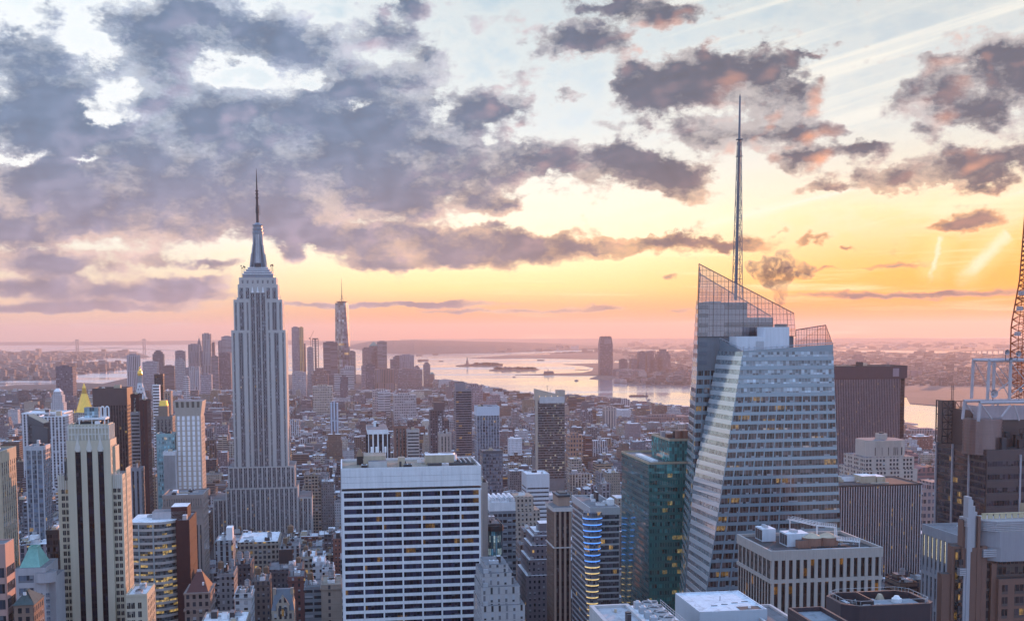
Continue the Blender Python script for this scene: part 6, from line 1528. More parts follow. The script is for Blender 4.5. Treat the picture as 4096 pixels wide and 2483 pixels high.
    wb = MB(); wb.frustum(X(214), X(242), 5, 24, Z(1566), X(222), X(234), 12, 17, Z(1554), 0); wb.build('lantern_roof', WHITE, root); reg(a-16, a+16, b, b+30, Z(1580), 'the pale stepped tower')
    for k, (L, R_, t_, d) in enumerate(((86, 255, 1655, 60), (150, 258, 1668, 40))):
        B = Box('white_office_block', ['long white office block with vertical window bays at the left', 'white office block with deep dark bays below the pale stepped tower'][k], 'office building', L, R_, t_, 1850-120*k, depth=d); b_ = MB(); b_.box(*B.ext, 0, B.z, 0, 1); b_.build('wall', [facade('white_bay_front', (.56, .57, .60), 5.0, 4.2, (.3, .8), (.08, .93), lit=0, blind=.1), ROOFW], B.root); rf = parapet_roof(B.root, B.ext, B.z+.01, [ROOFW, WHITE], .8, 1.5); clutter(rf, inset(B.ext, 5), B.z+.3, 3+k, 5, big=1.6)
landmarks_left()

def centre_towers():
    b = 1000; B = Box('black_white_striped_tower', 'black tower with bold white vertical stripes and a white roof rim', 'office building', 1472, 1551, 1722, b, depth=45, far=None, short='the black tower with white stripes')
    B.d = abs(A(1424, 1712, B.a-B.w/2)[0]-b); x0, x1, y0, y1 = B.ext; y1 = min(B.d, 60); wb = MB(); bk = plain('black_slate', (.035, .035, .045), .4); z = B.z
    wb.box(x0, x1, .4, y1, 0, z, 0, 1); n = 4
    for k in range(n+1): xx = x0+(x1-x0)*k/n; wb.box(xx-.7 if k else xx, xx+.7 if k < n else xx, 0, .4, 0, z, 2)
    for k in range(n): xx = x0+(x1-x0)*(k+.5)/n; wb.box(xx-.3, xx+.3, .1, .4, 0, z-18, 2)
    panels(B.root, [(x0+(x1-x0)*(k+.5)/n+s_*2.6, .4, 0, 3.4, z-3, 'f') for k in range(n) for s_ in (-1, 1)], DGS, 'window_strip'); wb.box(x0-.5, x1+.5, -.4, y1+.5, z-3, z+1, 2, 3); wb.build('wall', [bk, bk, WHITE, ROOFG], B.root); clutter(B.root, (x0+3, x1-3, 6, y1-6), z+1, 14, 3)
    simple('brown_brick_tower', 'brown brick apartment tower with a rust-coloured tank house', 'apartment building', 1576, 1628, 1706, 1200, 22, 'strips', (plain('rust_brick', (.23, .125, .10)), SASH), 'the brown brick tower', pitch=3.6, pier=2.0, sides='l', blank=1.5, clut=2)
    simple('beige_balcony_tower', 'beige tower with wrap-round balcony bands beside the brown brick tower', 'apartment building', 1627, 1678, 1722, 1190, 20, 'bands', (plain('beige_concrete', (.42, .39, .37)), DG), None, fh=3.4, wh=1.5, sides='l', blank=2, clut=3)
    b = 1500; B = Box('stepped_plum_tower', 'dark plum apartment tower stepping up in three shoulders with a pale window column', 'apartment building', 1722, 1796, 1680, b, depth=24, short='the stepped plum tower')
    wb = MB(); pm = facade('plum_front', (.115, .085, .095), 3.2, 3.3, (.25, .75), (.3, .8), lit=.01); Z = lambda p: zat(1760, p, b); X = lambda p: aat(p, 1680, b)-B.a
    wb.box(*B.ext, 0, B.z, 0, 1); wb.box(X(1722), X(1775), 2, 22, B.z, Z(1640), 0, 1); wb.box(X(1738), X(1780), 4, 20, Z(1640), Z(1610), 2, 1); wb.build('wall', [pm, ROOFD, plain('plum_brick', (.13, .095, .10))], B.root)
    panels(B.root, [(X(1760), 0, Z(1730)-4, 4.6, Z(1650)-Z(1730), 'f')], glass('pale_column', 1.6, 3.3, (.30, .30, .32), (.10, .08, .09), .12, sill=(.12, .1, .1), sillf=.3, lit=0, blind=.1), 'window_strip')
    simple('cream_tiered_block', 'small cream tiered block in front of the stepped plum tower', 'building', 1757, 1806, 1736, 1300, 22, 'strips', (plain('cream_brick', (.38, .33, .30)), SASH), None, pitch=3.6, pier=2.2, sides='l', blank=2, clut=4)
    b = 1650; B = simple('grey_residential_tower', 'tall mauve-grey apartment tower with pale floor lines and a notched crown', 'apartment building', 1821, 1888, 1560, b, 24, 'bands', (plain('mauve_concrete', (.24, .215, .235)), DG, ROOFD), 'the tall grey apartment tower', fh=3.5, wh=2.3, sides='l', blank=2, clut=2)
    m = MB(); X = lambda p: aat(p, 1550, b)-B.a; m.box(X(1824), X(1862), 3, 18, B.z, zat(1850, 1533, b), 0, 1); m.box(X(1842), X(1858), 2.6, 18.4, B.z, zat(1850, 1528, b), 0, 1); m.build('notched_crown', [plain('mauve_concrete', (.24, .215, .235)), ROOFD], B.root)
    B = simple('blue_cap_glass_tower', 'dark glass tower with a pale blue blank cap', 'apartment building', 1906, 1998, 1628, 1400, 26, 'strips', (plain('pale_blue_cap', (.50, .56, .64), .5, var=.08), BLUEG, ROOFG), 'the blue-capped glass tower', pitch=3.4, pier=.35, sides='l', blank=10, clut=5)
    simple('dusk_glass_block', 'square blue-black glass block below the blue-capped glass tower', 'apartment building', 1930, 2012, 1806, 1150, 26, 'strips', (plain('blue_black_frame', (.07, .08, .10), .4), BLUEG, ROOFG), 'the blue-black glass block', pitch=3.2, pier=.35, sides='l', blank=1, clut=3)
    # slant-topped residential tower
    b = 1550; B = Box('slant_top_tower', 'dark balcony tower with a beige crown sloping down to the right', 'apartment building', 2150, 2260, 1600, b, depth=26, far=None, short='the slant-topped balcony tower')
    x0, x1, y0, y1 = B.ext; wb = MB(); z = B.z; Z = lambda p: zat(2200, p, b); X = lambda p: aat(p, 1600, b)-B.a; cr = plain('beige_crown', (.42, .36, .30), .7); core = (x0+.4, x1-.4, .4, y1-.4)
    wb.box(*core, 0, z, 1, 2); wb.loft([(x0-.6, -.1, z), (X(2236), -.1, z), (X(2236), y1, z), (x0-.6, y1, z)], [(x0-.6, -.1, Z(1556)), (X(2236), -.1, Z(1578)), (X(2236), y1, Z(1578)), (x0-.6, y1, Z(1556))], 0, True, 0)
    wb.box(X(2232), x1+.4, 2, 20, z, Z(1561), 0, 2); wb.box(X(2158), x1-1, -1.0, .3, Z(1612), Z(1586), 3); wb.box(x0-2.4, x0+.2, -.2, 5, 0, Z(1556), 0)
    bg = glass('balcony_glass', 2.2, 3.45, (.035, .04, .045), (.10, .10, .11), .05, lit=.10, blind=.16, blindc=(.32, .36, .38), spread=1, lits=.4, litc=(.9, .85, .7))
    bands(B.root, wb, core, 60, z-3, 'f', 3.45, 2.5, bg, 1, .5, .3); strips(B.root, wb, core, 0, z-2, 'l', 4, 2.2, DGS, 1, .3)
    wb.build('wall', [cr, plain('balcony_slab', (.19, .19, .20)), ROOFG, plain('pale_crown_panel', (.48, .48, .49))], B.root)
    for k in range(4): m = MB(); m.cyl(X(2158+k*24), -1.05, Z(1585), Z(1583), .5, .4, 8); m.build('crown_lamp', glow('crown_lamp', (1, .72, .35), 1.6), B.root)
    for p, h in ((2194, 1542), (2206, 1560)): m = MB(); m.tube((X(p), 10, Z(1575)), (X(p), 10, Z(h)), .3, 4); m.build('aerial', DSTEEL, B.root)
    # white banded + beige stepped + purple setback + brown slab + curved corner
    B = simple('white_banded_block', 'white office block with thin ribbon windows and a blank blue-grey top', 'office building', 2106, 2198, 1899, 1050, 30, 'bands', (plain('white_panel_facade', (.55, .57, .60), .5, var=.06), DG, ROOFW), 'the white banded block', fh=3.9, wh=1.4, sides='l', blank=12, clut=3)
    simple('white_banded_annex', 'lower white ribbon-windowed annex behind the brown slab tower', 'office building', 2198, 2240, 1984, 1055, 26, 'bands', (plain('white_panel_facade', (.55, .57, .60), .5, var=.06), DG, ROOFW), None, fh=3.9, wh=1.4, sides='', blank=3, clut=3)
    BW = facade('beige_punched', (.38, .335, .29), 3.0, 3.5, (.28, .72), (.22, .78), lit=.012, blind=.2)
    def setback(name, label, short, b, tiers, mats, dep=34, tank=0, cat='office building'):
        L, R_, t_ = tiers[-1]; a0, a1 = aat(L, t_, b), aat(R_, t_, b); c = (a0+a1)/2; root = empty(name, label, cat, c, b); wb = MB(); zl = 0
        for i, (l, r, t_) in enumerate(tiers[::-1]):
            zt = zat((l+r)/2, t_, b); k = i*2.2; wb.box(aat(l, t_, b)-c, aat(r, t_, b)-c, k, max(k+6, dep-k*.6), zl, zt, 0, 1); zl = zt-.01
        wb.build('wall', mats, root); l, r, t_ = tiers[0]; k = (len(tiers)-1)*2.2
        clutter(root, (aat(l, t_, b)-c+1, aat(r, t_, b)-c-1, k+1, k+12), zl, int(L), 3, tank); reg(a0, a1, b, b+dep, zl, short)
        for i, (l2, r2, t2) in enumerate(tiers[1:]):   # small terrace plant
            zz = zat((l2+r2)/2, t2, b); m = MB(); m.box(aat(l2, t2, b)-c+1, aat(l2, t2, b)-c+3, (len(tiers)-2-i)*2.2+.8, (len(tiers)-2-i)*2.2+2.0, zz, zz+1.6); m.build('cooling_unit', STEEL, root)
        return root, c
    globals()['setback'] = setback
    setback('beige_setback_tower', 'beige masonry tower stepping back in many terraces left of the brown slab tower', 'the beige terraced masonry tower', 830, [(2066, 2142, 1992), (2038, 2166, 2046), (2020, 2178, 2100), (2013, 2192, 2150), (2010, 2200, 2230)], [BW, ROOFT])
    setback('brown_mid_setback', 'brown brick block with reddish window columns squeezed between two setback towers', None, 780, [(2098, 2136, 2122), (2082, 2140, 2180), (2072, 2150, 2240)], [facade('brown_punched', (.24, .175, .15), 2.8, 3.5, (.25, .75), (.15, .85), lit=.01), ROOFG], 22)
    root, c = setback('purple_setback_tower', 'purple-grey brick tower with stepped terraces and a blank penthouse box', 'the purple-grey setback tower', 640, [(2150, 2212, 2136), (2138, 2215, 2150), (2128, 2218, 2186), (2118, 2222, 2240), (2106, 2226, 2300)], [facade('purple_punched', (.205, .185, .21), 2.7, 3.4, (.3, .7), (.25, .72), lit=.03, blind=.3), ROOFW])
    m = MB(); m.box(aat(2170, 2120, 640)-c, aat(2211, 2120, 640)-c, 10, 20, zat(2190, 2136, 640), zat(2190, 2103, 640), 0, 1); m.build('penthouse', [plain('purple_grey_brick', (.20, .185, .205)), ROOFW], root)
    b = 600; B = Box('brown_slab_tower', 'slim tan-brown stone tower with dark window grooves and pale string courses', 'office building', 2214, 2287, 2030, b, depth=24, short='the slim tan-brown slab tower')
    x0, x1, y0, y1 = B.ext; z = B.z; wb = MB(); tb = plain('tan_brown_stone', (.36, .245, .19), .6, var=.1); X = lambda p: aat(p, 2030, b)-B.a; Z = lambda p: zat(2250, p, b); core = (x0+.5, x1-.5, .5, y1-.5)
    wb.box(*core, 0, z, 0, 1); strips(B.root, wb, core, 0, Z(2188), 'f', 1, 1.25, PSTRIPE, 0, .5, n=3, edge=1.0); strips(B.root, wb, core, Z(2188), z-2, 'f', 1, 1.25, PSTRIPE, 0, .5, n=3, edge=1.0); strips(B.root, wb, core, 0, z-2, 'l', 1, 1.6, PSTRIPE, 0, .5, n=6)
    pc = plain('pale_string_course', (.56, .52, .50)); wb.box(x0-.4, x1+.4, -.4, y1, z-2, z+.2, 2, 1); wb.box(x0-.3, x1+.3, -.3, y1, Z(2191), Z(2187), 2)
    wb.box(X(2238), X(2286), 5, 20, z, Z(1988), 0, 1); wb.box(X(2236), X(2288), 4.5, 20.5, Z(1992), Z(1984), 3, 1); wb.build('wall', [tb, ROOFG, pc, DSTEEL], B.root)
    m = MB(); m.box(X(2250), X(2280), 8, 18, Z(1984), Z(1979), 0); m.build('cooling_unit', DSTEEL, B.root)
    b = 720; B = Box('curved_corner_office', 'glass office with a curved corner of stacked ledges glowing blue above and yellow below', 'office building', 2360, 2480, 2034, b, depth=26, far=2287, short='the blue-lit curved corner office')
    x0, x1, y0, y1 = B.ext; z = B.z; wb = MB(); lg = plain('light_grey_metal', (.46, .47, .49), .45, .1, var=.06); r = 3.0; core = (x0+.3, x1-.3, .3, y1-.3)
    wb.box(*core, 0, z-.5, 1, 2); wb.box(x0, x1, 0, y1, z-4.0, z, 0, 2); nf = 22; fh = 4.05
    bands(B.root, wb, core, z-4-fh*nf, z-4, 'fl', fh, 2.9, glass('grey_ribbon', 1.35, fh, (.045, .045, .058), (.16, .16, .18), .10, lit=.02, blind=.4, blindc=(.17, .17, .20), spread=2, rough=.08), 0, .3, .3)
    wb.build('wall', [lg, DSTEEL, ROOFG], B.root)
    bl, yl = glow('blue_ledge_light', (.10, .33, 1.0), 1.5), glow('warm_ledge_light', (1.0, .70, .28), 1.15)
    cg = glass('corner_glass', 1.2, fh, (.10, .11, .14), (.20, .21, .24), .08, lit=.05, blind=.5, blindc=(.22, .23, .27), rough=.06)
    m = MB()
    for i in range(nf):
        rr = 6.6-.19*i; za = z-2-(i+1)*fh; m.cyl(x0+2.0, 2.0, za, za+fh, rr-.35, rr-.35, 20, 0)
    m.build('curved_corner', cg, B.root)
    for i in range(nf):
        rr = 6.6-.19*i; za = z-5.5-i*fh; m = MB(); m.cyl(x0+2.0, 2.0, za, za+.55, rr+.05, rr+.05, 20, 0); o = m.build('ledge', lg, B.root)
        m = MB(); m.cyl(x0+2.0, 2.0, za-.6, za-.02, rr-.05, rr-.05, 20, 0); m.build('light_strip', bl if i < 8 else yl, o)
    rf = parapet_roof(B.root, B.ext, z+.01, [ROOFG, lg], .5, .9); clutter(rf, (x0+6, x1-3, 6, y1-3), z+.3, 44, 9, big=1.3)
    m = MB(); m.cyl(x0+17, 14, z+.3, z+4.2, 2.6, 2.6, 14, 0); m.cyl(x0+17, 14, z+4.2, z+5.4, 2.4, .6, 14, 0); m.build('tank', WHITE, rf)
    # things right of the white slab
    simple('beige_grid_sliver', 'narrow beige grid tower showing just past the right edge of the white slab', 'apartment building', 1926, 1953, 1936, 640, 20, 'bands', (plain('beige_grid', (.36, .32, .30)), DG), None, fh=3.3, wh=1.8, bays=4, pier=.7, sides='', blank=1.2, clut=2)
    b = 700; B = Box('vaulted_skylight_block', 'low block with a white roof of five small barrel vaults', 'building', 1958, 2062, 2030, b, depth=22, short='the white vaulted roof')
    wb = MB(); wb.box(*B.ext, 0, B.z-2, 0, 1); wb.box(B.ext[0], B.ext[1], 0, B.d, B.z-2, B.z+3.5, 2, 1); wb.build('wall', [facade('blue_grey_front', (.20, .23, .26), 3, 3.8, (.1, .9), (.3, .8), lit=.01), ROOFW, WHITE], B.root)
    for k in range(5): m = MB(); w_ = B.w/5; xx = B.ext[0]+w_*(k+.5); [m.box(xx-w_*.48*c, xx+w_*.48*c, 1, B.d-1, B.z+3.5+s_*1.0, B.z+3.5+(s_+1)*1.0, 0) for s_, c in ((0, 1.0), (1, .8), (2, .45))]; m.build('barrel_vault', ROOFW, B.root)
    b = 640; B = Box('round_glass_block', 'dark office with a rounded teal glass bay lit from inside, beside the white slab', 'office building', 1952, 2012, 2104, b, depth=24)
    x0, x1, y0, y1 = B.ext; wb = MB(); wb.box(x0, x1, 3, y1, 0, B.z, 0, 1); wb.build('wall', [plain('navy_panel', (.05, .06, .08), .4), ROOFG], B.root); m = MB(); m.cyl(0, 5.5, B.z-26, B.z-3, 4.6, 4.6, 20, 0); m.build('rounded_bay', glass('teal_bay', 1.2, 3.8, (.10, .22, .26), (.06, .09, .1), .08, lit=.25, blind=.1, spread=1, lits=.5, litc=(.7, .9, .95)), B.root); m = MB(); m.cyl(0, 5.5, B.z-3, B.z, 5.4, 5.4, 20, 0); m.build('canopy', DARKW, B.root); parapet_roof(B.root, (x0, x1, 3, y1), B.z, [ROOFG, DARKW], .5, .9); clutter(B.root, (x0+1, x1-1, 8, y1), B.z+.25, 5, 4)
    root, c = setback('grey_stone_front_block', 'grey stone block with long vertical window bays, lower right of the white slab', 'the grey stone block by the white slab', 480, [(1950, 2042, 2270), (1932, 2060, 2300), (1928, 2084, 2350), (1926, 2100, 2420)], [facade('grey_bay_front', (.36, .35, .355), 3.2, 3.6, (.36, .66), (.08, .90), lit=.01, blind=.5, glassc=(.10, .10, .11)), ROOFG], 30)
centre_towers()

def near_lowrise():
    """recognisable low blocks in the streets left of the white slab"""
    fa = lambda nm, c, **k: facade(nm, c, **k)
    def low(name, label, L, R_, top, b, d, fm, roof, short=None, tank=(), clut=5, cornice=True, cat='building', side=None):
        B = Box(name, label, cat, L, R_, top, b, depth=d, short=short); wb = MB(); wb.box(*B.ext, 0, B.z, 0, 1)
        if cornice: wb.box(B.ext[0]-.5, B.ext[1]+.5, -.5, B.d, B.z-1.8, B.z-.7, 0)
        wb.build('wall', [fm, roof], B.root); rf = parapet_roof(B.root, B.ext, B.z+.01, [roof, fm], .5, 1.1); clutter(rf, inset(B.ext, 1.5), B.z+.3, int(L+top), clut)
        for px, yy, r, h in tank: water_tank(B.root, B.xpx(px, top), yy, B.z+.3, r, r*2, h, STEEL if px % 2 else None)
        return B
    beige = fa('street_beige', (.36, .32, .275), pw=3.4, fh=4.0, ux=(.2, .8), uz=(.2, .82), lit=.10, blind=.15); grey = fa('street_grey', (.22, .225, .24), pw=2.9, fh=3.7, lit=.02); white = fa('street_white', (.52, .55, .58), pw=4.6, fh=3.9, ux=(.1, .55), uz=(.3, .8), lit=.01); red = fa('street_red', (.17, .075, .07), pw=3.6, fh=3.7, lit=.16, ux=(.3, .66)); tan = fa('street_tan', (.34, .28, .235), pw=9.0, fh=4.0, ux=(.8, .95), lit=.02); dark = fa('street_dark', (.10, .10, .115), pw=2.8, fh=3.6, lit=.03); bay = fa('street_bay', (.30, .315, .33), pw=3.8, fh=3.7, ux=(.3, .75), uz=(.06, .95), lit=.02)
    B = low('terrace_block', 'broad beige block with a pale roof terrace below the needle-spired skyscraper', 950, 1112, 2172, 900, 50, beige, ROOFW, tank=((1075, 12, 1.8, 2),), clut=8)
    B = low('tank_house_block', 'grey block carrying a tall water tank right of the beige terrace block', 1122, 1196, 2188, 860, 40, bay, ROOFG, tank=((1158, 20, 2.4, 7.5), (1140, 6, 1.8, 2)), clut=6)
    B = low('bay_window_tower', 'narrow grey block with long window bays and a tall white lift house', 862, 930, 2166, 800, 22, bay, ROOFW, clut=4); m = MB(); m.box(B.xpx(904, 2150), B.xpx(929, 2150), 2, 12, B.z+.2, zat(915, 2112, 800), 0); m.build('lift_house', WHITE, B.root)
    B = low('dark_loft_block', 'dark loft block with two steel water tanks left of the beige terrace block', 936, 1002, 2262, 740, 26, dark, ROOFG, tank=((955, 8, 1.9, 3), (985, 8, 1.9, 3)))
    B = low('billboard_block', 'dark loft block with a big blank black billboard frame on its roof', 1072, 1208, 2282, 770, 30, dark, ROOFG, tank=((1192, 10, 1.7, 3),), clut=7); m = MB(); m.box(B.xpx(1113, 2240), B.xpx(1169, 2240), 8, 9, zat(1140, 2262, 770), zat(1140, 2206, 770), 0)
    for k in range(4): m.tube((B.xpx(1117+k*16, 2240), 9.5, B.z), (B.xpx(1117+k*16, 2240), 9.2, zat(1140, 2215, 770)), .25, 4)
    m.build('billboard', DARKW, B.root)
    low('lit_brick_block', 'dark red brick block with a column of small lit windows', 1150, 1218, 2312, 690, 22, red, ROOFG, tank=((1165, 8, 1.7, 3),), clut=4)
    low('white_stepped_block', 'pale blue-white block stepping down, left of the white slab', 1250, 1300, 2252, 700, 20, white, ROOFW, clut=3); low('white_stepped_block', 'lower blue-white block with plant boxes, left of the white slab', 1290, 1335, 2275, 690, 16, white, ROOFG, clut=5)
    low('tan_wall_block', 'tan block with a broad blank party wall at the foot of the white slab', 1284, 1366, 2344, 640, 26, tan, ROOFT, tank=((1325, 9, 1.9, 3),), clut=5)
    low('green_roof_terrace', 'low block with a pale green-white terrace roof at the bottom edge', 800, 985, 2500, 575, 26, beige, ROOFW, clut=8)
    low('street_office_block', 'grey street block with dense windows behind the red pyramid roof', 868, 935, 2300, 700, 24, grey, ROOFG, tank=((880, 6, 1.8, 3), (921, 12, 1.8, 3)), clut=6)
    low('brown_party_wall_block', 'small brown block with a chimney stack and roof tanks', 1010, 1075, 2330, 680, 24, fa('street_brown', (.17, .135, .125), pw=3.0, fh=3.6, lit=.02), ROOFG, tank=((1030, 7, 1.8, 3.5), (1060, 13, 1.7, 3)), clut=6)
    low('white_lift_block', 'small white-walled block with a cubic lift house', 938, 1006, 2380, 640, 20, white, ROOFG, tank=((985, 9, 1.6, 3),), clut=5)
    low('tan_loft_block', 'tan loft block with lit ground windows at the foot of the skyscraper right shoulder', 1206, 1262, 2230, 820, 26, beige, ROOFW, tank=((1222, 8, 1.7, 3),), clut=5)
    low('slate_office_block', 'slate-blue street block with ribbon windows left of the white slab', 1218, 1288, 2352, 655, 22, facade('street_ribbon', (.20, .23, .26), 40, 3.7, (.01, .99), (.35, .82), lit=.04), ROOFG, tank=((1240, 9, 1.8, 3),), clut=5)
    # red pyramid roof
    b = 640; B = Box('red_pyramid_building', 'brown masonry office crowned by a dark red tiled pyramid roof with skylights', 'building', 737, 840, 2372, b, depth=24, short='the red pyramid roof')
    wb = MB(); bm = facade('mansard_front', (.26, .21, .19), 3.4, 4.2, (.25, .75), (.2, .78), lit=.02); x0, x1, y0, y1 = B.ext; z = B.z; wb.box(*B.ext, 0, z, 0, 1); wb.box(x0-.6, x1+.6, -.6, y1+.6, z-10, z-8.8, 0); wb.box(x0-.4, x1+.4, -.4, y1+.4, z-.6, z+.4, 0); wb.build('wall', [bm, ROOFD], B.root)
    m = MB(); m.frustum(x0+1, x1-1, 1, y1-1, z+.4, -1.6, 1.6, 11, 13, zat(800, 2302, b), 0); o = m.build('pyramid_roof', plain('dark_red_tile', (.10, .04, .036), .7), B.root)
    m = MB(); m.box(-1.2, 1.2, 11.2, 12.8, zat(800, 2303, b), zat(800, 2294, b)); m.build('finial', STEEL, o)
    for k in range(6): m = MB(); m.box(x1-4.6+.0, x1-3.6, 4+k*2.6, 5.6+k*2.6, z+3.6, z+5.2); m.build('skylight', ROOFW, o)
    # gabled stone building
    b = 600; B = Box('gabled_stone_building', 'sandstone building with a pointed gothic gable and steep slate roofs at the bottom edge', 'building', 1085, 1178, 2440, b, depth=18, short='the gothic gabled building')
    x0, x1, y0, y1 = B.ext; z = B.z; wb = MB(); sm = facade('sandstone_front', (.36, .31, .255), 2.6, 4.4, (.25, .75), (.15, .8), lit=.02); sl = plain('blue_slate', (.115, .14, .17), .6); wb.box(*B.ext, 0, z, 0, 1)
    gw = 3.4; k = len(wb.v); gx = (x0+x1)/2; zt = zat(1130, 2378, b); wb.box(gx-gw, gx+gw, -.5, 4, z-6, z+3, 0, 1); wb.loft([(gx-gw, -.5, z+3), (gx+gw, -.5, z+3), (gx+gw, 1, z+3), (gx-gw, 1, z+3)], [(gx-.2, -.5, zt), (gx+.2, -.5, zt), (gx+.2, 1, zt), (gx-.2, 1, zt)], 0); wb.build('wall', [sm, sl], B.root)
    m = MB(); m.loft([(x0, 0, z), (x1, 0, z), (x1, y1, z), (x0, y1, z)], [(x0+2, y1*.45, zat(1130, 2368, b)), (x1-2, y1*.45, zat(1130, 2368, b)), (x1-2, y1*.6, zat(1130, 2368, b)), (x0+2, y1*.6, zat(1130, 2368, b))], 0); o = m.build('slate_roof', sl, B.root)
    panels(B.root, [(gx+q*2, -.5, z-3, 1.1, 4.4, 'f') for q in (-.9, 0, .9)], DG, 'window')
    for s_ in (x0+1.4, x1-1.4): m = MB(); m.box(s_-.8, s_+.8, 6, 8, z, zat(1130, 2372, b)+1.5); m.build('chimney', plain('sandstone', (.34, .29, .24)), o)
near_lowrise()
# ---------------------------------------------------------------- far skyline, harbour and its vessels
FF = [facade('far_front_a', (.3, .3, .3), 5.0, 7.5, (.2, .8), (.2, .75), (.06, .06, .08), lit=.012, blind=.2, ocol=True), facade('far_front_b', (.3, .3, .3), 7.0, 60.0, (.3, .75), (.02, .98), (.08, .08, .10), lit=.0, blind=.0, ocol=True),
      facade('far_front_c', (.3, .3, .3), 60.0, 7.0, (.01, .99), (.35, .85), (.08, .085, .10), lit=.0, blind=.0, ocol=True)]
def far_tower(L, R_, top, b, col, label, depth=None, fm=0, shape=None, name='office_tower', cat='office tower', group='towers of the far downtown skyline', short=None):
    a0, z = G(L, top, b); a1, _ = G(R_, top, b); c = (a0+a1)/2; h = (a1-a0)/2; d = depth or min(60, max(26, 2*h))
    root = empty(name, label, cat, c, b, 0, group); wb = MB(); rt = MB(); shape = shape or 'flat'
    Z = lambda p: zat((L+R_)/2, p, b)
    if shape == 'flat': wb.box(-h, h, 0, d, 0, z); rt.box(-h*.6, h*.5, d*.2, d*.7, z, z+4)
    elif shape == 'round': 
        wb.box(-h, h, 0, d, 0, z-h*.55); n = 8
        pts = [(-h*math.cos(math.pi*i/n), z-h*.55+h*.55*math.sin(math.pi*i/n)) for i in range(n+1)]
        k = len(rt.v); rt.v += [(x, 0, zz) for x, zz in pts]+[(x, d, zz) for x, zz in pts]
        for i in range(n): rt.f.append((k+i, k+i+1, k+n+2+i, k+n+1+i)); rt.mi.append(0); rt.c.append(None)
        rt.f.append(tuple(k+i for i in range(n+1))[::-1]); rt.mi.append(0); rt.c.append(None)
    elif shape == 'pyramid': wb.box(-h, h, 0, d, 0, z-h*.9); rt.frustum(-h, h, 0, d, z-h*.9, -.3, .3, d*.48, d*.52, z)
    elif shape == 'spire': 
        wb.box(-h, h, 0, d, 0, z-h*4.6); wb.box(-h*.7, h*.7, d*.15, d*.85, z-h*4.6, z-h*3.2); rt.frustum(-h*.62, h*.62, d*.2, d*.8, z-h*3.2, -h*.1, h*.1, d*.45, d*.55, z-h*.9); rt.frustum(-.6, .6, d*.48, d*.52, z-h*.9, -.1, .1, d*.49, d*.51, z)
    elif shape == 'step': wb.box(-h, h, 0, d, 0, z-h*.7); wb.box(-h*.72, h*.72, 2, d-2, z-h*.7, z-h*.3); rt.box(-h*.42, h*.42, 4, d-4, z-h*.3, z)
    elif shape == 'stepl': wb.box(-h, h, 0, d, 0, z-h*.8); wb.box(-h*.35, h, 0.02, d, z-h*.8, z-h*.25); rt.box(.05*h, h*.98, 2, d, z-h*.25, z)
    o = wb.build('wall', FF[fm], root); o.color = (*col, 1)
    if rt.f: q = rt.build('roof', FF[1] if shape != 'pyramid' else plain('patina_roof', (.16, .28, .25)), root); q.color = (*[v*.9 for v in col], 1)
    reg(c-h+0, c+h, b, b+d, z, short); return root, c, h, d, z
g_, m_, d_, w_, r_ = (.25, .25, .275), (.22, .19, .215), (.11, .10, .125), (.50, .50, .52), (.24, .155, .14)
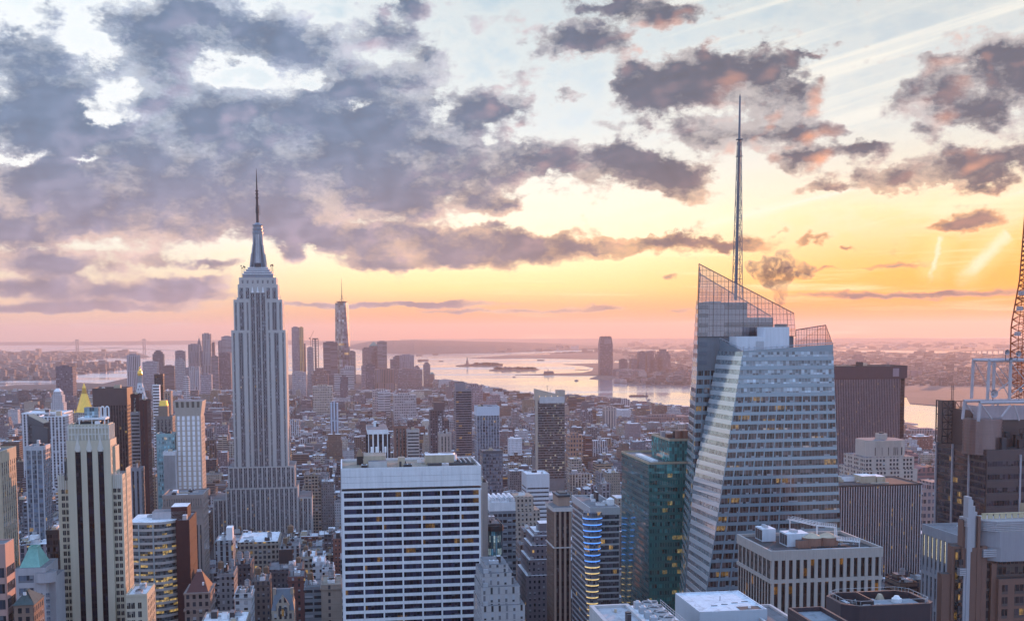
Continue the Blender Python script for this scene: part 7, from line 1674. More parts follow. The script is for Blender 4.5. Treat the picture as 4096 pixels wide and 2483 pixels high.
FT = [
 (222, 289, 1466, 3600, d_, 'dark windowless telephone-exchange slab standing alone by the east river', None, 0, 'flat'),
 (506, 553, 1420, 4700, (.33, .33, .36), 'tall blank pale slab with narrow vertical slots beside the east river', None, 1, 'flat'),
 (569, 627, 1448, 5300, (.30, .30, .33), 'broad pale slab just right of the tall blank riverside slab', None, 0, 'flat'),
 (609, 651, 1401, 5700, d_, 'dark stepped tower rising behind the broad pale riverside slab', None, 0, 'step'),
 (653, 696, 1463, 5600, d_, 'dark low block between the dark stepped tower and the municipal tower', None, 2, 'flat'),
 (700, 737, 1404, 5400, m_, 'grey rectangular tower with a plain flat top left of the pointed tower', None, 0, 'flat'),
 (698, 735, 1432, 4900, (.34, .34, .36), 'pale stepped municipal tower in front of the plain grey tower', None, 0, 'step'),
 (752, 795, 1378, 5800, g_, 'grey tower with fine vertical lines left of the pointed tower', None, 1, 'flat'),
 (780, 808, 1340, 5900, m_, 'pointed tower with a stepped pyramid cap and thin finial', None, 0, 'spire'),
 (808, 842, 1335, 5500, (.36, .33, .34), 'tall rippling apartment tower with a sunlit right edge', None, 1, 'flat'),
 (843, 858, 1368, 5650, r_, 'narrow reddish tower pressed against the tall rippling apartment tower', None, 1, 'stepl'),
 (885, 929, 1346, 6000, (.36, .35, .39), 'large pale glass slab half hidden by the needle-spired stone skyscraper', None, 2, 'flat'),
 (872, 892, 1364, 6050, (.33, .32, .36), 'pale narrow shaft left of the large pale glass slab', None, 1, 'flat'),
 (876, 922, 1411, 5300, d_, 'dark flat block below the large pale glass slab', None, 0, 'flat'),
 (740, 800, 1470, 5000, g_, 'broad grey office block at the foot of the pointed tower', None, 0, 'flat'),
 (757, 776, 1467, 4600, (.40, .40, .42), 'pale twin-drum tower, left of the pair below the pointed tower', None, 1, 'round'),
 (778, 797, 1465, 4600, (.38, .38, .41), 'pale twin-drum tower, right of the pair below the pointed tower', None, 1, 'round'),
 (733, 754, 1503, 4000, w_, 'small white tower with a stepped cap below the municipal tower', None, 2, 'step'),
 (845, 872, 1425, 5200, m_, 'mauve flat-topped block right of the tall rippling apartment tower', None, 2, 'flat'),
 (800, 845, 1498, 4300, (.30, .28, .31), 'low grey wide block below the twin-drum towers', None, 0, 'flat'),
 (1166, 1197, 1309, 5900, (.27, .25, .29), 'slim grey glass tower left of the slender scaffolded shaft', None, 0, 'flat'),
 (1190, 1222, 1374, 5950, m_, 'lower mauve block attached right of the slim grey glass tower', None, 0, 'flat'),
 (1228, 1253, 1390, 5600, g_, 'small grey tower between the slim glass tower and the scaffolded shaft', None, 0, 'flat'),
 (1292, 1349, 1368, 5600, d_, 'broad dark glass block left of the tapering tower with the mast', None, 2, 'flat'),
 (1394, 1422, 1402, 6000, g_, 'grey tower with a rounded shoulder right of the tapering tower with the mast', None, 2, 'round'),
 (1449, 1484, 1388, 6000, m_, 'rounded-top tower left of the pyramid-roofed tower', None, 0, 'round'),
 (1476, 1514, 1366, 6100, m_, 'tower with a small green pyramid roof among the waterfront group', None, 0, 'pyramid'),
 (1509, 1547, 1366, 6050, (.28, .24, .26), 'tower with fine horizontal bands right of the pyramid-roofed tower', None, 2, 'flat'),
 (1561, 1597, 1422, 5900, m_, 'mauve block with stepped left shoulder on the waterfront', None, 0, 'stepl'),
 (1598, 1656, 1420, 5850, (.30, .27, .30), 'broad pale mauve slab with a flat top on the waterfront', None, 1, 'flat'),
 (1655, 1680, 1462, 5800, m_, 'lower mauve shoulder block right of the broad pale waterfront slab', None, 0, 'step'),
 (1463, 1499, 1458, 5000, d_, 'dark slate tower standing in front of the waterfront group', None, 0, 'flat'),
 (1445, 1466, 1463, 5200, m_, 'mauve tower just left of the dark slate tower', None, 0, 'flat'),
 (1500, 1580, 1478, 4700, r_, 'reddish-brown ribbed block in front of the waterfront group', None, 1, 'flat'),
 (1694, 1721, 1448, 5600, (.25, .20, .21), 'slim apartment tower near the end of the waterfront with a small cap', None, 0, 'step'),
 (1720, 1738, 1487, 5550, r_, 'small brick tower with a pointed cap at the end of the waterfront', None, 0, 'pyramid'),
 (1245, 1313, 1472, 4600, r_, 'reddish brick block with a stepped top left of the tapering tower', None, 0, 'step'),
 (1335, 1416, 1466, 4500, (.44, .44, .46), 'pale terraced block rising to the right below the tapering tower', None, 2, 'stepl'),
 (1168, 1224, 1490, 4400, (.36, .35, .37), 'pale broad block below the slim grey glass tower', None, 0, 'flat'),
 (1360, 1392, 1507, 4000, d_, 'dark boxy block below the pale terraced block', None, 0, 'flat'),
 (1590, 1690, 1478, 5200, (.22, .17, .18), 'wide brownish low slab below the broad pale waterfront slab', None, 0, 'flat'),
 (1250, 1330, 1545, 3500, (.38, .35, .30), 'broad tan loft block with dense windows right of the needle-spired stone skyscraper', None, 0, 'flat'),
 (1490, 1560, 1562, 3400, (.36, .33, .33), 'broad beige loft block with a dense window grid below the brown ribbed block', None, 0, 'flat'),
 (1512, 1560, 1568, 3300, w_, 'white loft block with thin bands below the brown ribbed block', None, 2, 'flat'),
 (1575, 1665, 1580, 3200, (.36, .345, .35), 'long grey window-gridded warehouse block left of the grey stepped river tower', None, 0, 'flat'),
 (1320, 1353, 1612, 2700, (.40, .50, .60), 'block with a pale blue billboard face right of the needle-spired stone skyscraper', None, 1, 'flat'),
 (1866, 1932, 1536, 3700, (.26, .22, .25), 'hazy apartment block stepping down to the right behind the tall grey apartment tower', 60, 0, 'step'),
 (1930, 2002, 1580, 3600, (.25, .21, .235), 'low hazy warehouse tail stepping towards the river', 60, 0, 'stepl'),
 (2345, 2372, 1584, 3900, r_, 'red-brick tower with a small tank on the river edge', None, 0, 'step'),
 (2388, 2436, 1592, 3850, r_, 'broad dark red-brick block on the river edge', None, 0, 'flat'),
 (2485, 2520, 1598, 3700, (.40, .40, .42), 'pale grey apartment tower, left of a stepped pair near the river', None, 1, 'flat'),
 (2520, 2552, 1603, 3700, (.34, .33, .35), 'grey apartment tower, right of a stepped pair near the river', None, 1, 'stepl'),
 (2553, 2588, 1606, 3600, (.34, .19, .19), 'pink brick tower right of the stepped pale pair near the river', None, 0, 'stepl'),
 (2420, 2466, 1630, 2900, (.40, .35, .32), 'beige slab with one blank end wall below the river-edge red brick blocks', None, 1, 'flat'),
 (2650, 2735, 1634, 3500, (.40, .33, .33), 'long cream school-like block with a gabled roofline left of the faceted glass tower', None, 0, 'step'),
 (2560, 2760, 1668, 2900, (.24, .165, .16), 'very long reddish brick warehouse left of the faceted glass tower', 60, 0, 'flat'),
 (2275, 2332, 1742, 1900, (.33, .20, .14), 'orange-brown brick block right of the slant-topped balcony tower', None, 0, 'flat'),
 (3626, 3672, 1695, 3000, (.40, .30, .30), 'stepped pale warehouse by the river right of the broad maroon slab', 60, 0, 'stepl'),
 (3640, 3775, 1722, 2700, (.33, .25, .25), 'long pale warehouse shed by the river right of the broad maroon slab', 60, 1, 'flat'),
 (3630, 3672, 1815, 1700, (.26, .14, .15), 'rosy brick apartment block right of the beige tower with the round drum', None, 2, 'flat'),
 (3672, 3738, 1868, 1500, (.28, .15, .155), 'rosy rounded apartment slab with banded floors right of the beige drum tower', None, 2, 'round'),
 (3695, 3760, 1930, 1100, (.35, .25, .23), 'rosy beige block above the striped office, left of the broadcast tower', None, 0, 'stepl'),
]
for L, R_, t_, b_, c_, lab, dp, fm, sh in FT: far_tower(L, R_, t_, b_, c_, lab, dp, fm, sh)
def downtown_specials():
    # tapering glass tower with mast
    b = 5850; a0, z = G(1343, 1211, b); a1, _ = G(1392, 1211, b); c = (a0+a1)/2; h = (a1-a0)/2; root = empty('tapering_glass_tower', 'tallest downtown tower of tapering glass triangles with a thin mast on a ring', 'skyscraper', c, b, 0, None, GA+R(0))
    zb = 56; lo = [(-h, 0, zb), (h, 0, zb), (h, 2*h, zb), (-h, 2*h, zb)]; m = h; hi = [(0, 0, z), (h, h, z), (0, 2*h, z), (-h, h, z)]
    rz = R(28); rot = lambda p: (p[0]*math.cos(rz)-(p[1]-h)*math.sin(rz), h+p[0]*math.sin(rz)+(p[1]-h)*math.cos(rz), p[2])
    k_ = .94; lo = [rot((p[0]*k_, h+(p[1]-h)*k_, p[2])) for p in lo]; hi = [rot((p[0]*1.25, h+(p[1]-h)*1.25, p[2])) for p in hi]
    dkg = glass('mast_tower_shaded', 9, 12, (.10, .11, .14), (.14, .15, .18), .03, lit=.03, blind=.1, blindc=(.13, .14, .17), rough=.5, spec=.2, lits=.8); ltg = glass('mast_tower_lit', 9, 12, (.16, .18, .185), (.18, .195, .20), .03, lit=.01, blind=.1, blindc=(.22, .25, .25), rough=.55, spec=.2)  # darker and lighter copies of one glass: facet lighting put into the colour
    wb = MB(); wb.prism([(p[0], p[1]) for p in lo], 0, zb, 0)
    for i in range(4):
        j = (i+1) % 4
        wb.face([lo[i], lo[j], hi[i]], 0 if i % 2 == 0 else 1); wb.face([lo[j], hi[j], hi[i]], 1)
    wb.face(hi, 0); wb.build('glass_wall', [dkg, ltg], root)
    rg = MB(); Z = lambda p: zat(1367, p, b); rg.cyl(0, h, z, z+5, h*.72, h*.72, 20, 0); rg.cyl(0, h, z+5, z+8, h*.95, h*.95, 20, 0); rg.build('ring_platform', DSTEEL, root)
    ms = MB(); ms.tube((0, h, z), (0, h, Z(1160)), 2.2, 6, 0, 1.6); ms.tube((0, h, Z(1160)), (0, h, Z(1112)), 1.5, 6, 0, .5); ms.cyl(0, h, Z(1184), Z(1181), 4, 4, 8)
    for k in range(4): a_ = math.pi/4+k*math.pi/2; ms.tube((math.cos(a_)*h*.55, h+math.sin(a_)*h*.55, z+6), (0, h, Z(1183)), .7, 4)
    ms.build('mast', DSTEEL, root); reg(c-h, c+h, b, b+2*h, z, 'the tapering tower with the mast')
    # slender scaffolded shaft with gaps of light
    b = 5700; a, z = G(1261, 1357, b); root = empty('scaffolded_tower', 'slender unfinished tower showing gaps of light between open floors', 'tower', a, b); h = abs(aat(1273, 1357, b)-aat(1250, 1357, b))/2
    m = MB(); m.box(-h*.30, h*.30, 0, 24, 0, z); 
    for s_ in (-1, 1): m.box(s_*h-1.6, s_*h+1.6, 0, 3, 0, z); m.box(s_*h-1.6, s_*h+1.6, 21, 24, 0, z)
    k = 0
    zz = 40
    while zz < z: m.box(-h, h, 0, 24, zz, zz+2.2); zz += 12.5; k += 1
    m.build('frame', plain('raw_concrete_far', (.22, .19, .18)), root); m = MB(); m.box(-h, h, 0, 24, z, z+6); m.build('roof', DARKW, root)
    # tower crane beside it
    b = 5750; a, z = G(1243, 1375, b); root = empty('tower_crane', 'tiny red luffing tower crane left of the slender unfinished tower', 'crane', a, b); m = MB(); m.tube((0, 0, 0), (0, 0, z+28), 1.6, 4); m.build('tower', RBRICK, root); m = MB(); m.tube((-3, 0, z+26), (16, 0, zat(1258, 1322, b)), 1.0, 4); m.build('jib', RBRICK, root); m = MB(); m.box(-9, -2, -2, 2, z+24, z+30); m.build('counterweight', DSTEEL, root)
    # glass panel slab with sunlight put into its amber colour, right of the slim grey tower
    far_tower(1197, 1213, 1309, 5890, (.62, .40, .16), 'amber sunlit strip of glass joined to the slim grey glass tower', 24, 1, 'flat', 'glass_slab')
    # across the bay
    for (L, R_, t_, lab, sh) in ((2482, 2509, 1437, 'low apartment tower, left of the small pair beside the tallest harbour slab', 'flat'), (2524, 2550, 1437, 'low apartment tower, right of the small pair beside the tallest harbour slab', 'flat'), (2554, 2582, 1404, 'left tower of the tall twin apartment blocks across the river', 'round'), (2587, 2616, 1403, 'right tower of the tall twin apartment blocks across the river', 'round'), (2628, 2682, 1396, 'broad shouldered office tower at the right end of the cluster across the river', 'step'), (2600, 2650, 1432, 'mid-height block between the twin blocks and the broad shouldered tower', 'flat')):
        far_tower(L, R_, t_, 6900, (.16, .115, .135), lab, 45, 0, sh, group='towers across the river')
    b = 6800; a0, z = G(2401, 1347, b); a1, _ = G(2450, 1347, b); c = (a0+a1)/2; h = (a1-a0)/2; root = empty('harbour_slab_tower', 'tallest dark slab tower with a tapering top, alone across the river', 'skyscraper', c, b); Z = lambda p: zat(2425, p, b)
    m = MB(); m.box(-h*1.05, h*1.05, 0, 50, 0, Z(1378)); m.frustum(-h*1.05, h*1.05, 0, 50, Z(1378), -h*.86, h*.86, 4, 46, z); o = m.build('wall', FF[0], root); o.color = (.13, .095, .115, 1); m = MB(); m.box(-h*.35, h*.75, -.6, 3.4, Z(1375), Z(1356)); m.build('louvre', plain('pale_louvre_far', (.22, .18, .2)), root)
    m = MB(); 
    for k in (-.6, 0, .55): m.tube((k*h, 20, z), (k*h, 20, z+9), 1.0, 4)
    m.box(-h*.8, h*.8, 10, 40, z, z+3); m.build('roof', DSTEEL, root); reg(c-h, c+h, b, b+50, z, 'the tall slab across the river')
    rd = random.Random(31)
    for k in range(26):   # low waterfront blocks, each its own
        px = rd.uniform(2465, 2780); py = rd.uniform(1500, 1532); p = ground(px, py); b = p.dot(GU)
        wd = rd.uniform(28, 80); L = px-wd*.5*.66*1.0; far_tower(L, L+wd*.66, py-rd.uniform(8, 34)-0*k, b, rd.choice([(.30, .24, .25), (.22, .17, .19), (.40, .36, .37), (.17, .13, .15)]), ['hazy low waterfront block at the foot of the towers across the river'][0], 40, rd.choice((0, 2)), 'flat', 'waterfront_block', 'building', 'low waterfront blocks across the river')
    far_tower(3412, 3466, 1417, 8200, (.20, .13, .14), 'hazy slab standing alone inland above the broad maroon slab', 60, 0, 'step', group='towers across the river'); far_tower(3640, 3688, 1482, 6000, (.30, .19, .20), 'hazy pale slab across the river right of the broad maroon slab', 60, 1, 'flat', group='towers across the river')
    far_tower(3556, 3600, 1450, 7000, (.22, .14, .15), 'hazy block peeping over the roof of the broad maroon slab', 50, 0, 'flat', group='towers across the river'); far_tower(3785, 3796, 1545, 5200, (.34, .2, .2), 'thin ribbed ventilation shaft at the far river edge', 14, 1, 'flat', 'ventilation_shaft', 'tower', 'towers across the river')
downtown_specials()

def harbour():
    # suspension bridge
    pl, pr = ground(306, 1404), ground(577, 1405); D = 16500
    def at(px, py): d = ray(px, py); s = D/d.y; return Vector((d.x*s, D, EYE+d.z*s))
    mid = at(441, 1400); root = bpy.data.objects.new('suspension_bridge', None); COL.objects.link(root); root.location = (mid.x, D, 0); tag(root, 'hazy suspension bridge with two tall towers across the far narrows', 'bridge')
    lv = lambda v: v-Vector((mid.x, D, 0)); gm = plain('bridge_grey', (.20, .20, .23))
    tops = []
    for px, pt in ((308, 1357), (576, 1355)):
        t_ = at(px, pt); b_ = at(px, 1412); m = MB(); x = lv(t_).x
        for s_ in (-1, 1): m.box(x+s_*14-6, x+s_*14+6, -8, 8, -2, t_.z)
        for f in (.96, .36): m.box(x-8, x+8, -7, 7, t_.z*f-9, t_.z*f)
        m.build('bridge_tower', gm, root); tops.append((x, t_.z))
    deck = [at(200, 1404), at(266, 1400), at(308, 1397), at(380, 1393), at(441, 1391), at(505, 1392), at(576, 1395), at(640, 1398), at(720, 1402)]
    m = MB()
    for p, q in zip(deck[:-1], deck[1:]): 
        p, q = lv(p), lv(q); m.loft([(p.x, -12, p.z-7), (p.x, 12, p.z-7), (p.x, 12, p.z), (p.x, -12, p.z)], [(q.x, -12, q.z-7), (q.x, 12, q.z-7), (q.x, 12, q.z), (q.x, -12, q.z)])
    m.build('deck', gm, root)
    def cable(P): 
        m = MB()
        for p, q in zip(P[:-1], P[1:]): m.tube((p[0], 0, p[1]), (q[0], 0, q[1]), 2.4, 4)
        m.build('cable', gm, root)
    (xa, za), (xb, zb) = tops; zm = lv(at(441, 1390)).z; n = 24
    cable([(xa+(xb-xa)*i/n, zm+((za+zb)/2-zm)*(2*i/n-1)**2) for i in range(n+1)])
    e0, e1 = lv(at(236, 1402)), lv(at(650, 1399)); cable([(e0.x+(xa-e0.x)*i/8, e0.z+(za-e0.z)*(i/8)**1.25) for i in range(9)]); cable([(xb+(e1.x-xb)*i/8, e1.z+(zb-e1.z)*(1-i/8)**1.25) for i in range(9)])
    # islands
    rd = random.Random(17); TREES = plain('bare_winter_trees', (.055, .04, .038), .95, var=.5, scale=.02)
    def island(pts, trees, nm='island'):
        P = gp(pts); landw(nm, P, FIELD, 2.0)
        m = MB()
        for px, py, n, sp, h in trees:
            for k in range(n):
                c = ground(px+rd.uniform(-sp, sp), py); r = rd.uniform(.5, 1.0)*h; y = c.y+rd.uniform(-60, 60); zc = 2+r*.45
                S_ = [Vector((rd.uniform(-1, 1), rd.uniform(-1, 1), rd.uniform(-.3, 1))).normalized()*r*rd.uniform(.7, 1.2) for _ in range(9)]
                for i in range(14):
                    q = rd.sample(S_, 3); m.face([(c.x+v.x*1.6, y+v.y*1.6, max(1.0, zc+v.z)) for v in q])
        tag(m.build('trees', TREES), kind='stuff')
    island([(1823,1462),(1842,1465),(1900,1463.5),(1960,1462),(2012,1460),(2000,1457),(1930,1456),(1880,1456),(1850,1459)][::-1], [(1940, 1460, 60, 45, 17), (1985, 1459.5, 26, 22, 11), (1893, 1461, 10, 10, 8)])
    island([(1956,1481),(2000,1482),(2090,1482.5),(2140,1480),(2158,1477),(2140,1473),(2060,1472),(1990,1474)][::-1], [(2060, 1477, 70, 80, 13), (1995, 1477, 14, 15, 12)])
    # statue on its pedestal
    c = ground(1869, 1461); root = bpy.data.objects.new('statue_on_pedestal', None); COL.objects.link(root); root.location = (c.x, c.y, 0); tag(root, 'tiny robed statue raising a torch on a tall stone pedestal on its island', 'statue')
    d = c.y; zz = lambda p: EYE+ray(1869, p).z/ray(1869, p).y*d; k = d/FPX
    m = MB(); m.box(-k*11, k*11, -k*8, k*8, 0, zz(1455), 0); m.frustum(-k*6, k*6, -k*6, k*6, zz(1455), -k*3.4, k*3.4, -k*3.4, k*3.4, zz(1441), 0); m.build('pedestal', plain('granite_far', (.16, .13, .135)), root)
    m = MB(); m.rev(0, 0, [(k*3.0, zz(1441)), (k*2.6, zz(1436)), (k*2.0, zz(1432)), (k*.8, zz(1430.5)), (k*1.1, zz(1429)), (k*.7, zz(1427.6)), (.3, zz(1427))], 10); m.tube((-k*1.3, 0, zz(1433)), (-k*2.4, 0, zz(1425)), k*.6, 6); m.build('statue', plain('verdigris_far', (.13, .16, .155)), root)
    m = MB(); m.rev(-k*2.4, 0, [(k*.3, zz(1425.5)), (k*1.1, zz(1424.3)), (k*.5, zz(1423))], 8); m.build('torch', plain('verdigris_far', (.13, .16, .155)), root)
    # immigrant-station style hall and the old ferry terminal
    for (px, py, wd, h, nm, lab, sp) in ((2030, 1478, 34, 12, 'island_hall', 'long hall with corner turrets on the wooded island nearer the camera', 2), (2090, 1477, 22, 10, 'island_hospital', 'second lower hall right of the turreted hall on the wooded island', 1), (2195, 1496, 40, 15, 'ferry_terminal', 'old ferry terminal with a pointed clock cupola on the far pier', 3)):
        c = ground(px, py); root = bpy.data.objects.new(nm, None); COL.objects.link(root); root.location = (c.x, c.y, 0); tag(root, lab, 'building'); k = c.y/FPX; w2 = wd*k*.5; H = h*k*.55
        m = MB(); m.box(-w2, w2, -12, 12, 0, H); m.build('wall', plain('harbour_brick', (.15, .10, .10)), root); m = MB(); m.loft([(-w2, -12, H), (w2, -12, H), (w2, 12, H), (-w2, 12, H)], [(-w2*.9, -.5, H*1.5), (w2*.9, -.5, H*1.5), (w2*.9, .5, H*1.5), (-w2*.9, .5, H*1.5)]); m.build('roof', plain('harbour_roof', (.11, .09, .10)), root)
        xs = {2: (-.45, .45), 1: (0,), 3: (-.15,)}[sp]
        for f in xs: m = MB(); m.box(w2*f-k*1.2, w2*f+k*1.2, -8, 4, 0, H*2.0); m.frustum(w2*f-k*1.2, w2*f+k*1.2, -8, 4, H*2.0, w2*f-.3, w2*f+.3, -3, -2, H*(3.2 if sp == 3 else 2.5)); m.build('turret', plain('harbour_roof', (.11, .09, .10)), root)
    # vessels
    def vessel(nm, lab, x0, x1, py, kind, col):
        p0, p1 = ground(x0, py), ground(x1, py); L = (p1-p0).length; ang = math.atan2(p1.y-p0.y, p1.x-p0.x); root = bpy.data.objects.new(nm, None); COL.objects.link(root); root.location = ((p0.x+p1.x)/2, (p0.y+p1.y)/2, -2); root.rotation_euler = (0, 0, ang); tag(root, lab, {'ship': 'ship', 'barge': 'barge'}.get(kind, 'boat'), 'vessels on the harbour')
        Bm = L*.16 if kind == 'ship' else L*.24; H = L*.055 if kind == 'ship' else L*.10; h = L/2
        dk = [(-h*.98, -Bm*.4), (-h*.9, -Bm*.5), (h*.75, -Bm*.5), (h, 0), (h*.75, Bm*.5), (-h*.9, Bm*.5), (-h*.98, Bm*.4)]; m = MB()
        m.loft([(x*.95, y*.8, -1) for x, y in dk], [(x, y, H) for x, y in dk], 0); m.build('hull', col, root)
        s_ = MB()
        if kind == 'ship': s_.box(h*.70, h*.88, -Bm*.4, Bm*.4, H, H*3.6); s_.tube((h*.8, 0, H*3.6), (h*.8, 0, H*5.6), .9, 5); s_.build('bridge_house', plain('ship_house', (.35, .28, .27)), root); [ (lambda b_: (b_.box(-h*.8+k*h*.28, -h*.58+k*h*.28, -Bm*.35, Bm*.35, H, H*1.5), b_.build('hatch', plain('ship_hatch', (.22, .13, .11)), root)))(MB()) for k in range(5)]
        elif kind == 'ferry': s_.box(-h*.75, h*.55, -Bm*.42, Bm*.42, H, H*2.1); s_.box(-h*.4, h*.3, -Bm*.34, Bm*.34, H*2.1, H*3.0); s_.build('cabin', plain('ferry_cabin', (.32, .29, .29)), root)
        else: s_.box(-h*.85, h*.8, -Bm*.4, Bm*.4, H, H*1.4); s_.build('cargo', plain('barge_cargo', (.13, .11, .11)), root)
    hull = plain('dark_hull', (.075, .055, .06)); 
    vessel('cargo_ship', 'long dark cargo ship with its bridge house aft, mid river', 2514, 2594, 1583, 'ship', plain('rust_hull', (.13, .075, .07)))
    vessel('ferry_boat', 'small grey ferry following behind the cargo ship', 2588, 2603, 1597, 'ferry', hull); vessel('ferry_boat', 'ferry crossing mid river, left of the tall slab across the river', 2297, 2315, 1521, 'ferry', hull)
    vessel('ferry_boat', 'tiny ferry just below the wooded island with the turreted hall', 2005, 2017, 1487, 'ferry', hull); vessel('ferry_boat', 'tiny ferry left of the old ferry terminal pier', 2050, 2063, 1507, 'ferry', hull)
    for x0, x1, py, lab in ((2148, 2178, 1441.5, 'low barge far out between the statue island and the far shore'), (1671, 1715, 1442.5, 'long low barge anchored left of the statue'), (1754, 1774, 1444.5, 'short barge anchored just left of the statue'), (1672, 1688, 1446, 'second short barge beside the long low barge left of the statue'), (1664, 1690, 1422, 'far barge under the wooded hill ridge'), (1730, 1756, 1418.5, 'farthest barge close under the wooded hill ridge')): vessel('barge', lab, x0, x1, py, 'barge', hull)
    # dock cranes on the left shore
    for k, (px, py, pt) in enumerate(((350, 1468, 1447), (362, 1468, 1443), (448, 1470, 1440), (462, 1470, 1444))):
        c = ground(px, py); d = c.y; root = bpy.data.objects.new('dock_crane', None); COL.objects.link(root); root.location = (c.x, c.y, 0); tag(root, ['leftmost of four hazy red dock cranes on the left shore', 'second from left of four hazy red dock cranes on the left shore', 'third from left of four hazy red dock cranes on the left shore', 'rightmost of four hazy red dock cranes on the left shore'][k], 'crane', 'dock cranes on the left shore')
        h = EYE+ray(px, pt).z/ray(px, pt).y*d; cr = plain('crane_red', (.24, .09, .085)); m = MB()
        for s_ in (-9, 9):
            for q in (-6, 6): m.tube((s_, q, 0), (s_*.8, q, h*.55), 1.6, 4)
        m.box(-9, 9, -7, 7, h*.5, h*.58); m.build('gantry', cr, root); m = MB(); m.tube((-6, 0, h*.55), (10, 0, h), 1.6, 4); m.build('boom', cr, root)
    # trestle bridge over the far bay
    p = [ground(3795+i*22, 1421-i*1.15) for i in range(16)]; c = p[0]; root = bpy.data.objects.new('trestle_bridge', None); COL.objects.link(root); root.location = (c.x, c.y, 0); tag(root, 'long thin trestle bridge over the bright far bay at right', 'bridge'); m = MB()
    for a_, b_ in zip(p[:-1], p[1:]): a_, b_ = a_-c, b_-c; m.tube((a_.x, a_.y, 34), (b_.x, b_.y, 34), 5, 4)
    m.build('deck', plain('trestle', (.20, .12, .11)), root)
    for q in p: m = MB(); m.box(q.x-c.x-5, q.x-c.x+5, q.y-c.y-5, q.y-c.y+5, -3, 34); m.build('pier', plain('trestle', (.20, .12, .11)), root)
harbour()
# ---------------------------------------------------------------- the packed city between the towers
def city():
    rd = random.Random(42)
    poly = POLY['manhattan_ground']
    def inpoly(x, y):
        c = False; n = len(poly); j = n-1
        for i in range(n):
            xi, yi = poly[i]; xj, yj = poly[j]
            if (yi > y) != (yj > y) and x < (xj-xi)*(y-yi)/(yj-yi)+xi: c = not c
            j = i
        return c
    sh = sorted(MAN_L+MAN_R)
    def shore(px):
        for p, q in zip(sh[:-1], sh[1:]):
            if p[0] <= px <= q[0]: return p[1]+(q[1]-p[1])*(px-p[0])/(q[0]-p[0])
        return 1550
    LIM = [(-300,100,2900,1650),(-300,110,1500,1790),(-300,230,1000,1950),(-300,60,600,2200),(100,370,1950,1725),(100,370,1100,1870),(190,300,2700,1650),(280,380,1950,1680),(360,530,1200,1975),(500,600,1150,1965),(500,600,2050,1610),(600,700,2100,1690),(640,710,1000,1985),(690,880,1000,1985),(700,870,640,2500),(640,830,850,2190),
           (500,770,700,2483),(230,520,590,2600),(830,1250,1285,2135),(830,1363,700,2330),(1200,1363,1285,1980),(1120,1420,3400,1660),(1420,1570,1000,1860),(1560,1690,1190,1850),(1710,1810,1500,1830),(1750,1812,1300,1835),(1815,1895,1650,1800),(1895,2020,1400,1990),(1950,2070,700,2080),(1940,2110,480,2500),(1905,2060,1100,2010),
           (2000,2210,880,2260),(2080,2300,1050,2150),(2125,2275,1550,1990),(2100,2330,640,2500),(2270,2500,720,2500),(2270,2500,1000,2010),(2330,2770,2900,1690),(3330,3700,850,2320),(3430,3690,1000,1990),(3630,3790,1600,1900),(3600,3860,900,2060),(3630,3790,3000,1745)]
    SKIP = [(1335,1950,545),(2470,2790,640),(2690,3400,700),(3650,4300,640),(3300,3700,420),(-300,4300,500)]
    lots = []
    b = 420.0
    while b < 5650:
        st = 80; aL, aR = aat(-140, 1800, b), aat(4240, 1800, b)
        a = math.floor((aL-150)/280)*280+150
        while a < aR:
            for row in (0, 1):
                x = a+rd.uniform(0, 5)
                while x < a+250:
                    w_ = rd.uniform(14, 30) if b < 1400 else rd.uniform(16, 38) if b < 3000 else rd.uniform(26, 60)
                    w_ = min(w_, a+252-x)
                    if w_ > 9: lots.append((x, x+w_-.4, b+row*31, b+row*31+rd.uniform(22, 30)))
                    x += w_
            a += 280
        b += st
    items = []
    for (a0, a1, b0, b1) in lots:
        c = W((a0+a1)/2, (b0+b1)/2)
        if not inpoly(c.x, c.y): continue
        if any(a1 > h[0]-1.5 and a0 < h[1]+1.5 and b1 > h[2]-2 and b0 < h[3]+2 for h in HERO): continue
        r = rd.random()
        if b0 < 1000: h = rd.uniform(40, 88) if r < .8 else rd.uniform(80, 118)
        elif b0 < 1500: h = rd.uniform(24, 62) if r < .85 else rd.uniform(60, 95)
        elif b0 < 2500: h = rd.uniform(15, 42) if r < .88 else rd.uniform(42, 78)
        elif b0 < 4000: h = rd.uniform(13, 30) if r < .86 else rd.uniform(30, 62)
        else: h = rd.uniform(13, 32) if r < .85 else rd.uniform(32, 75)
        px0, _ = pxab(a0, b0, h); px1, _ = pxab(a1, b0, h)
        pl = min(px0, pxab(a0, b1, h)[0]); pr = max(px1, pxab(a1, b1, h)[0])
        if pr < -30 or pl > 4130: continue
        if any(pr > q[0] and pl < q[1] and b0 < q[2] for q in SKIP): continue
        lim = 1560 if (pl+pr)/2 < 1740 else shore((pl+pr)/2)+(6 if b0 < 2900 else -26)
        for q in LIM:
            if pr > q[0] and pl < q[1] and b0 < q[2]: lim = max(lim, q[3])
        zmax = zat((pl+pr)/2, lim, b0)
        if h > zmax: h = zmax-rd.uniform(0, 5 if b0 < 2500 else 2)
        if h < 7: continue
        py = pxab((a0+a1)/2, b1, h)[1]
        if py > 2520: continue
        items.append([a0, a1, b0, b1, h, pl, pr])
    # coarse front-to-back coverage count: which blocks does the picture show, and how much of each
    W_, H_ = 1024, 620; buf = np.zeros((H_, W_), bool)
    def rect(a0, a1, b0, b1, h):
        xs, ys = [], []
        for a_ in (a0, a1):
            for b_ in (b0, b1):
                p = pxab(a_, b_, h); xs.append(p[0]/4); ys.append(p[1]/4)
        return min(xs), max(xs), min(ys)
    seq = [(i[2], 1, k, rect(*i[:5])) for k, i in enumerate(items)]+[(h[2], 0, -1, rect(h[0], h[1], h[2], h[3], h[4])) for h in HERO]
    seq.sort(key=lambda q: q[0]); vis = {}
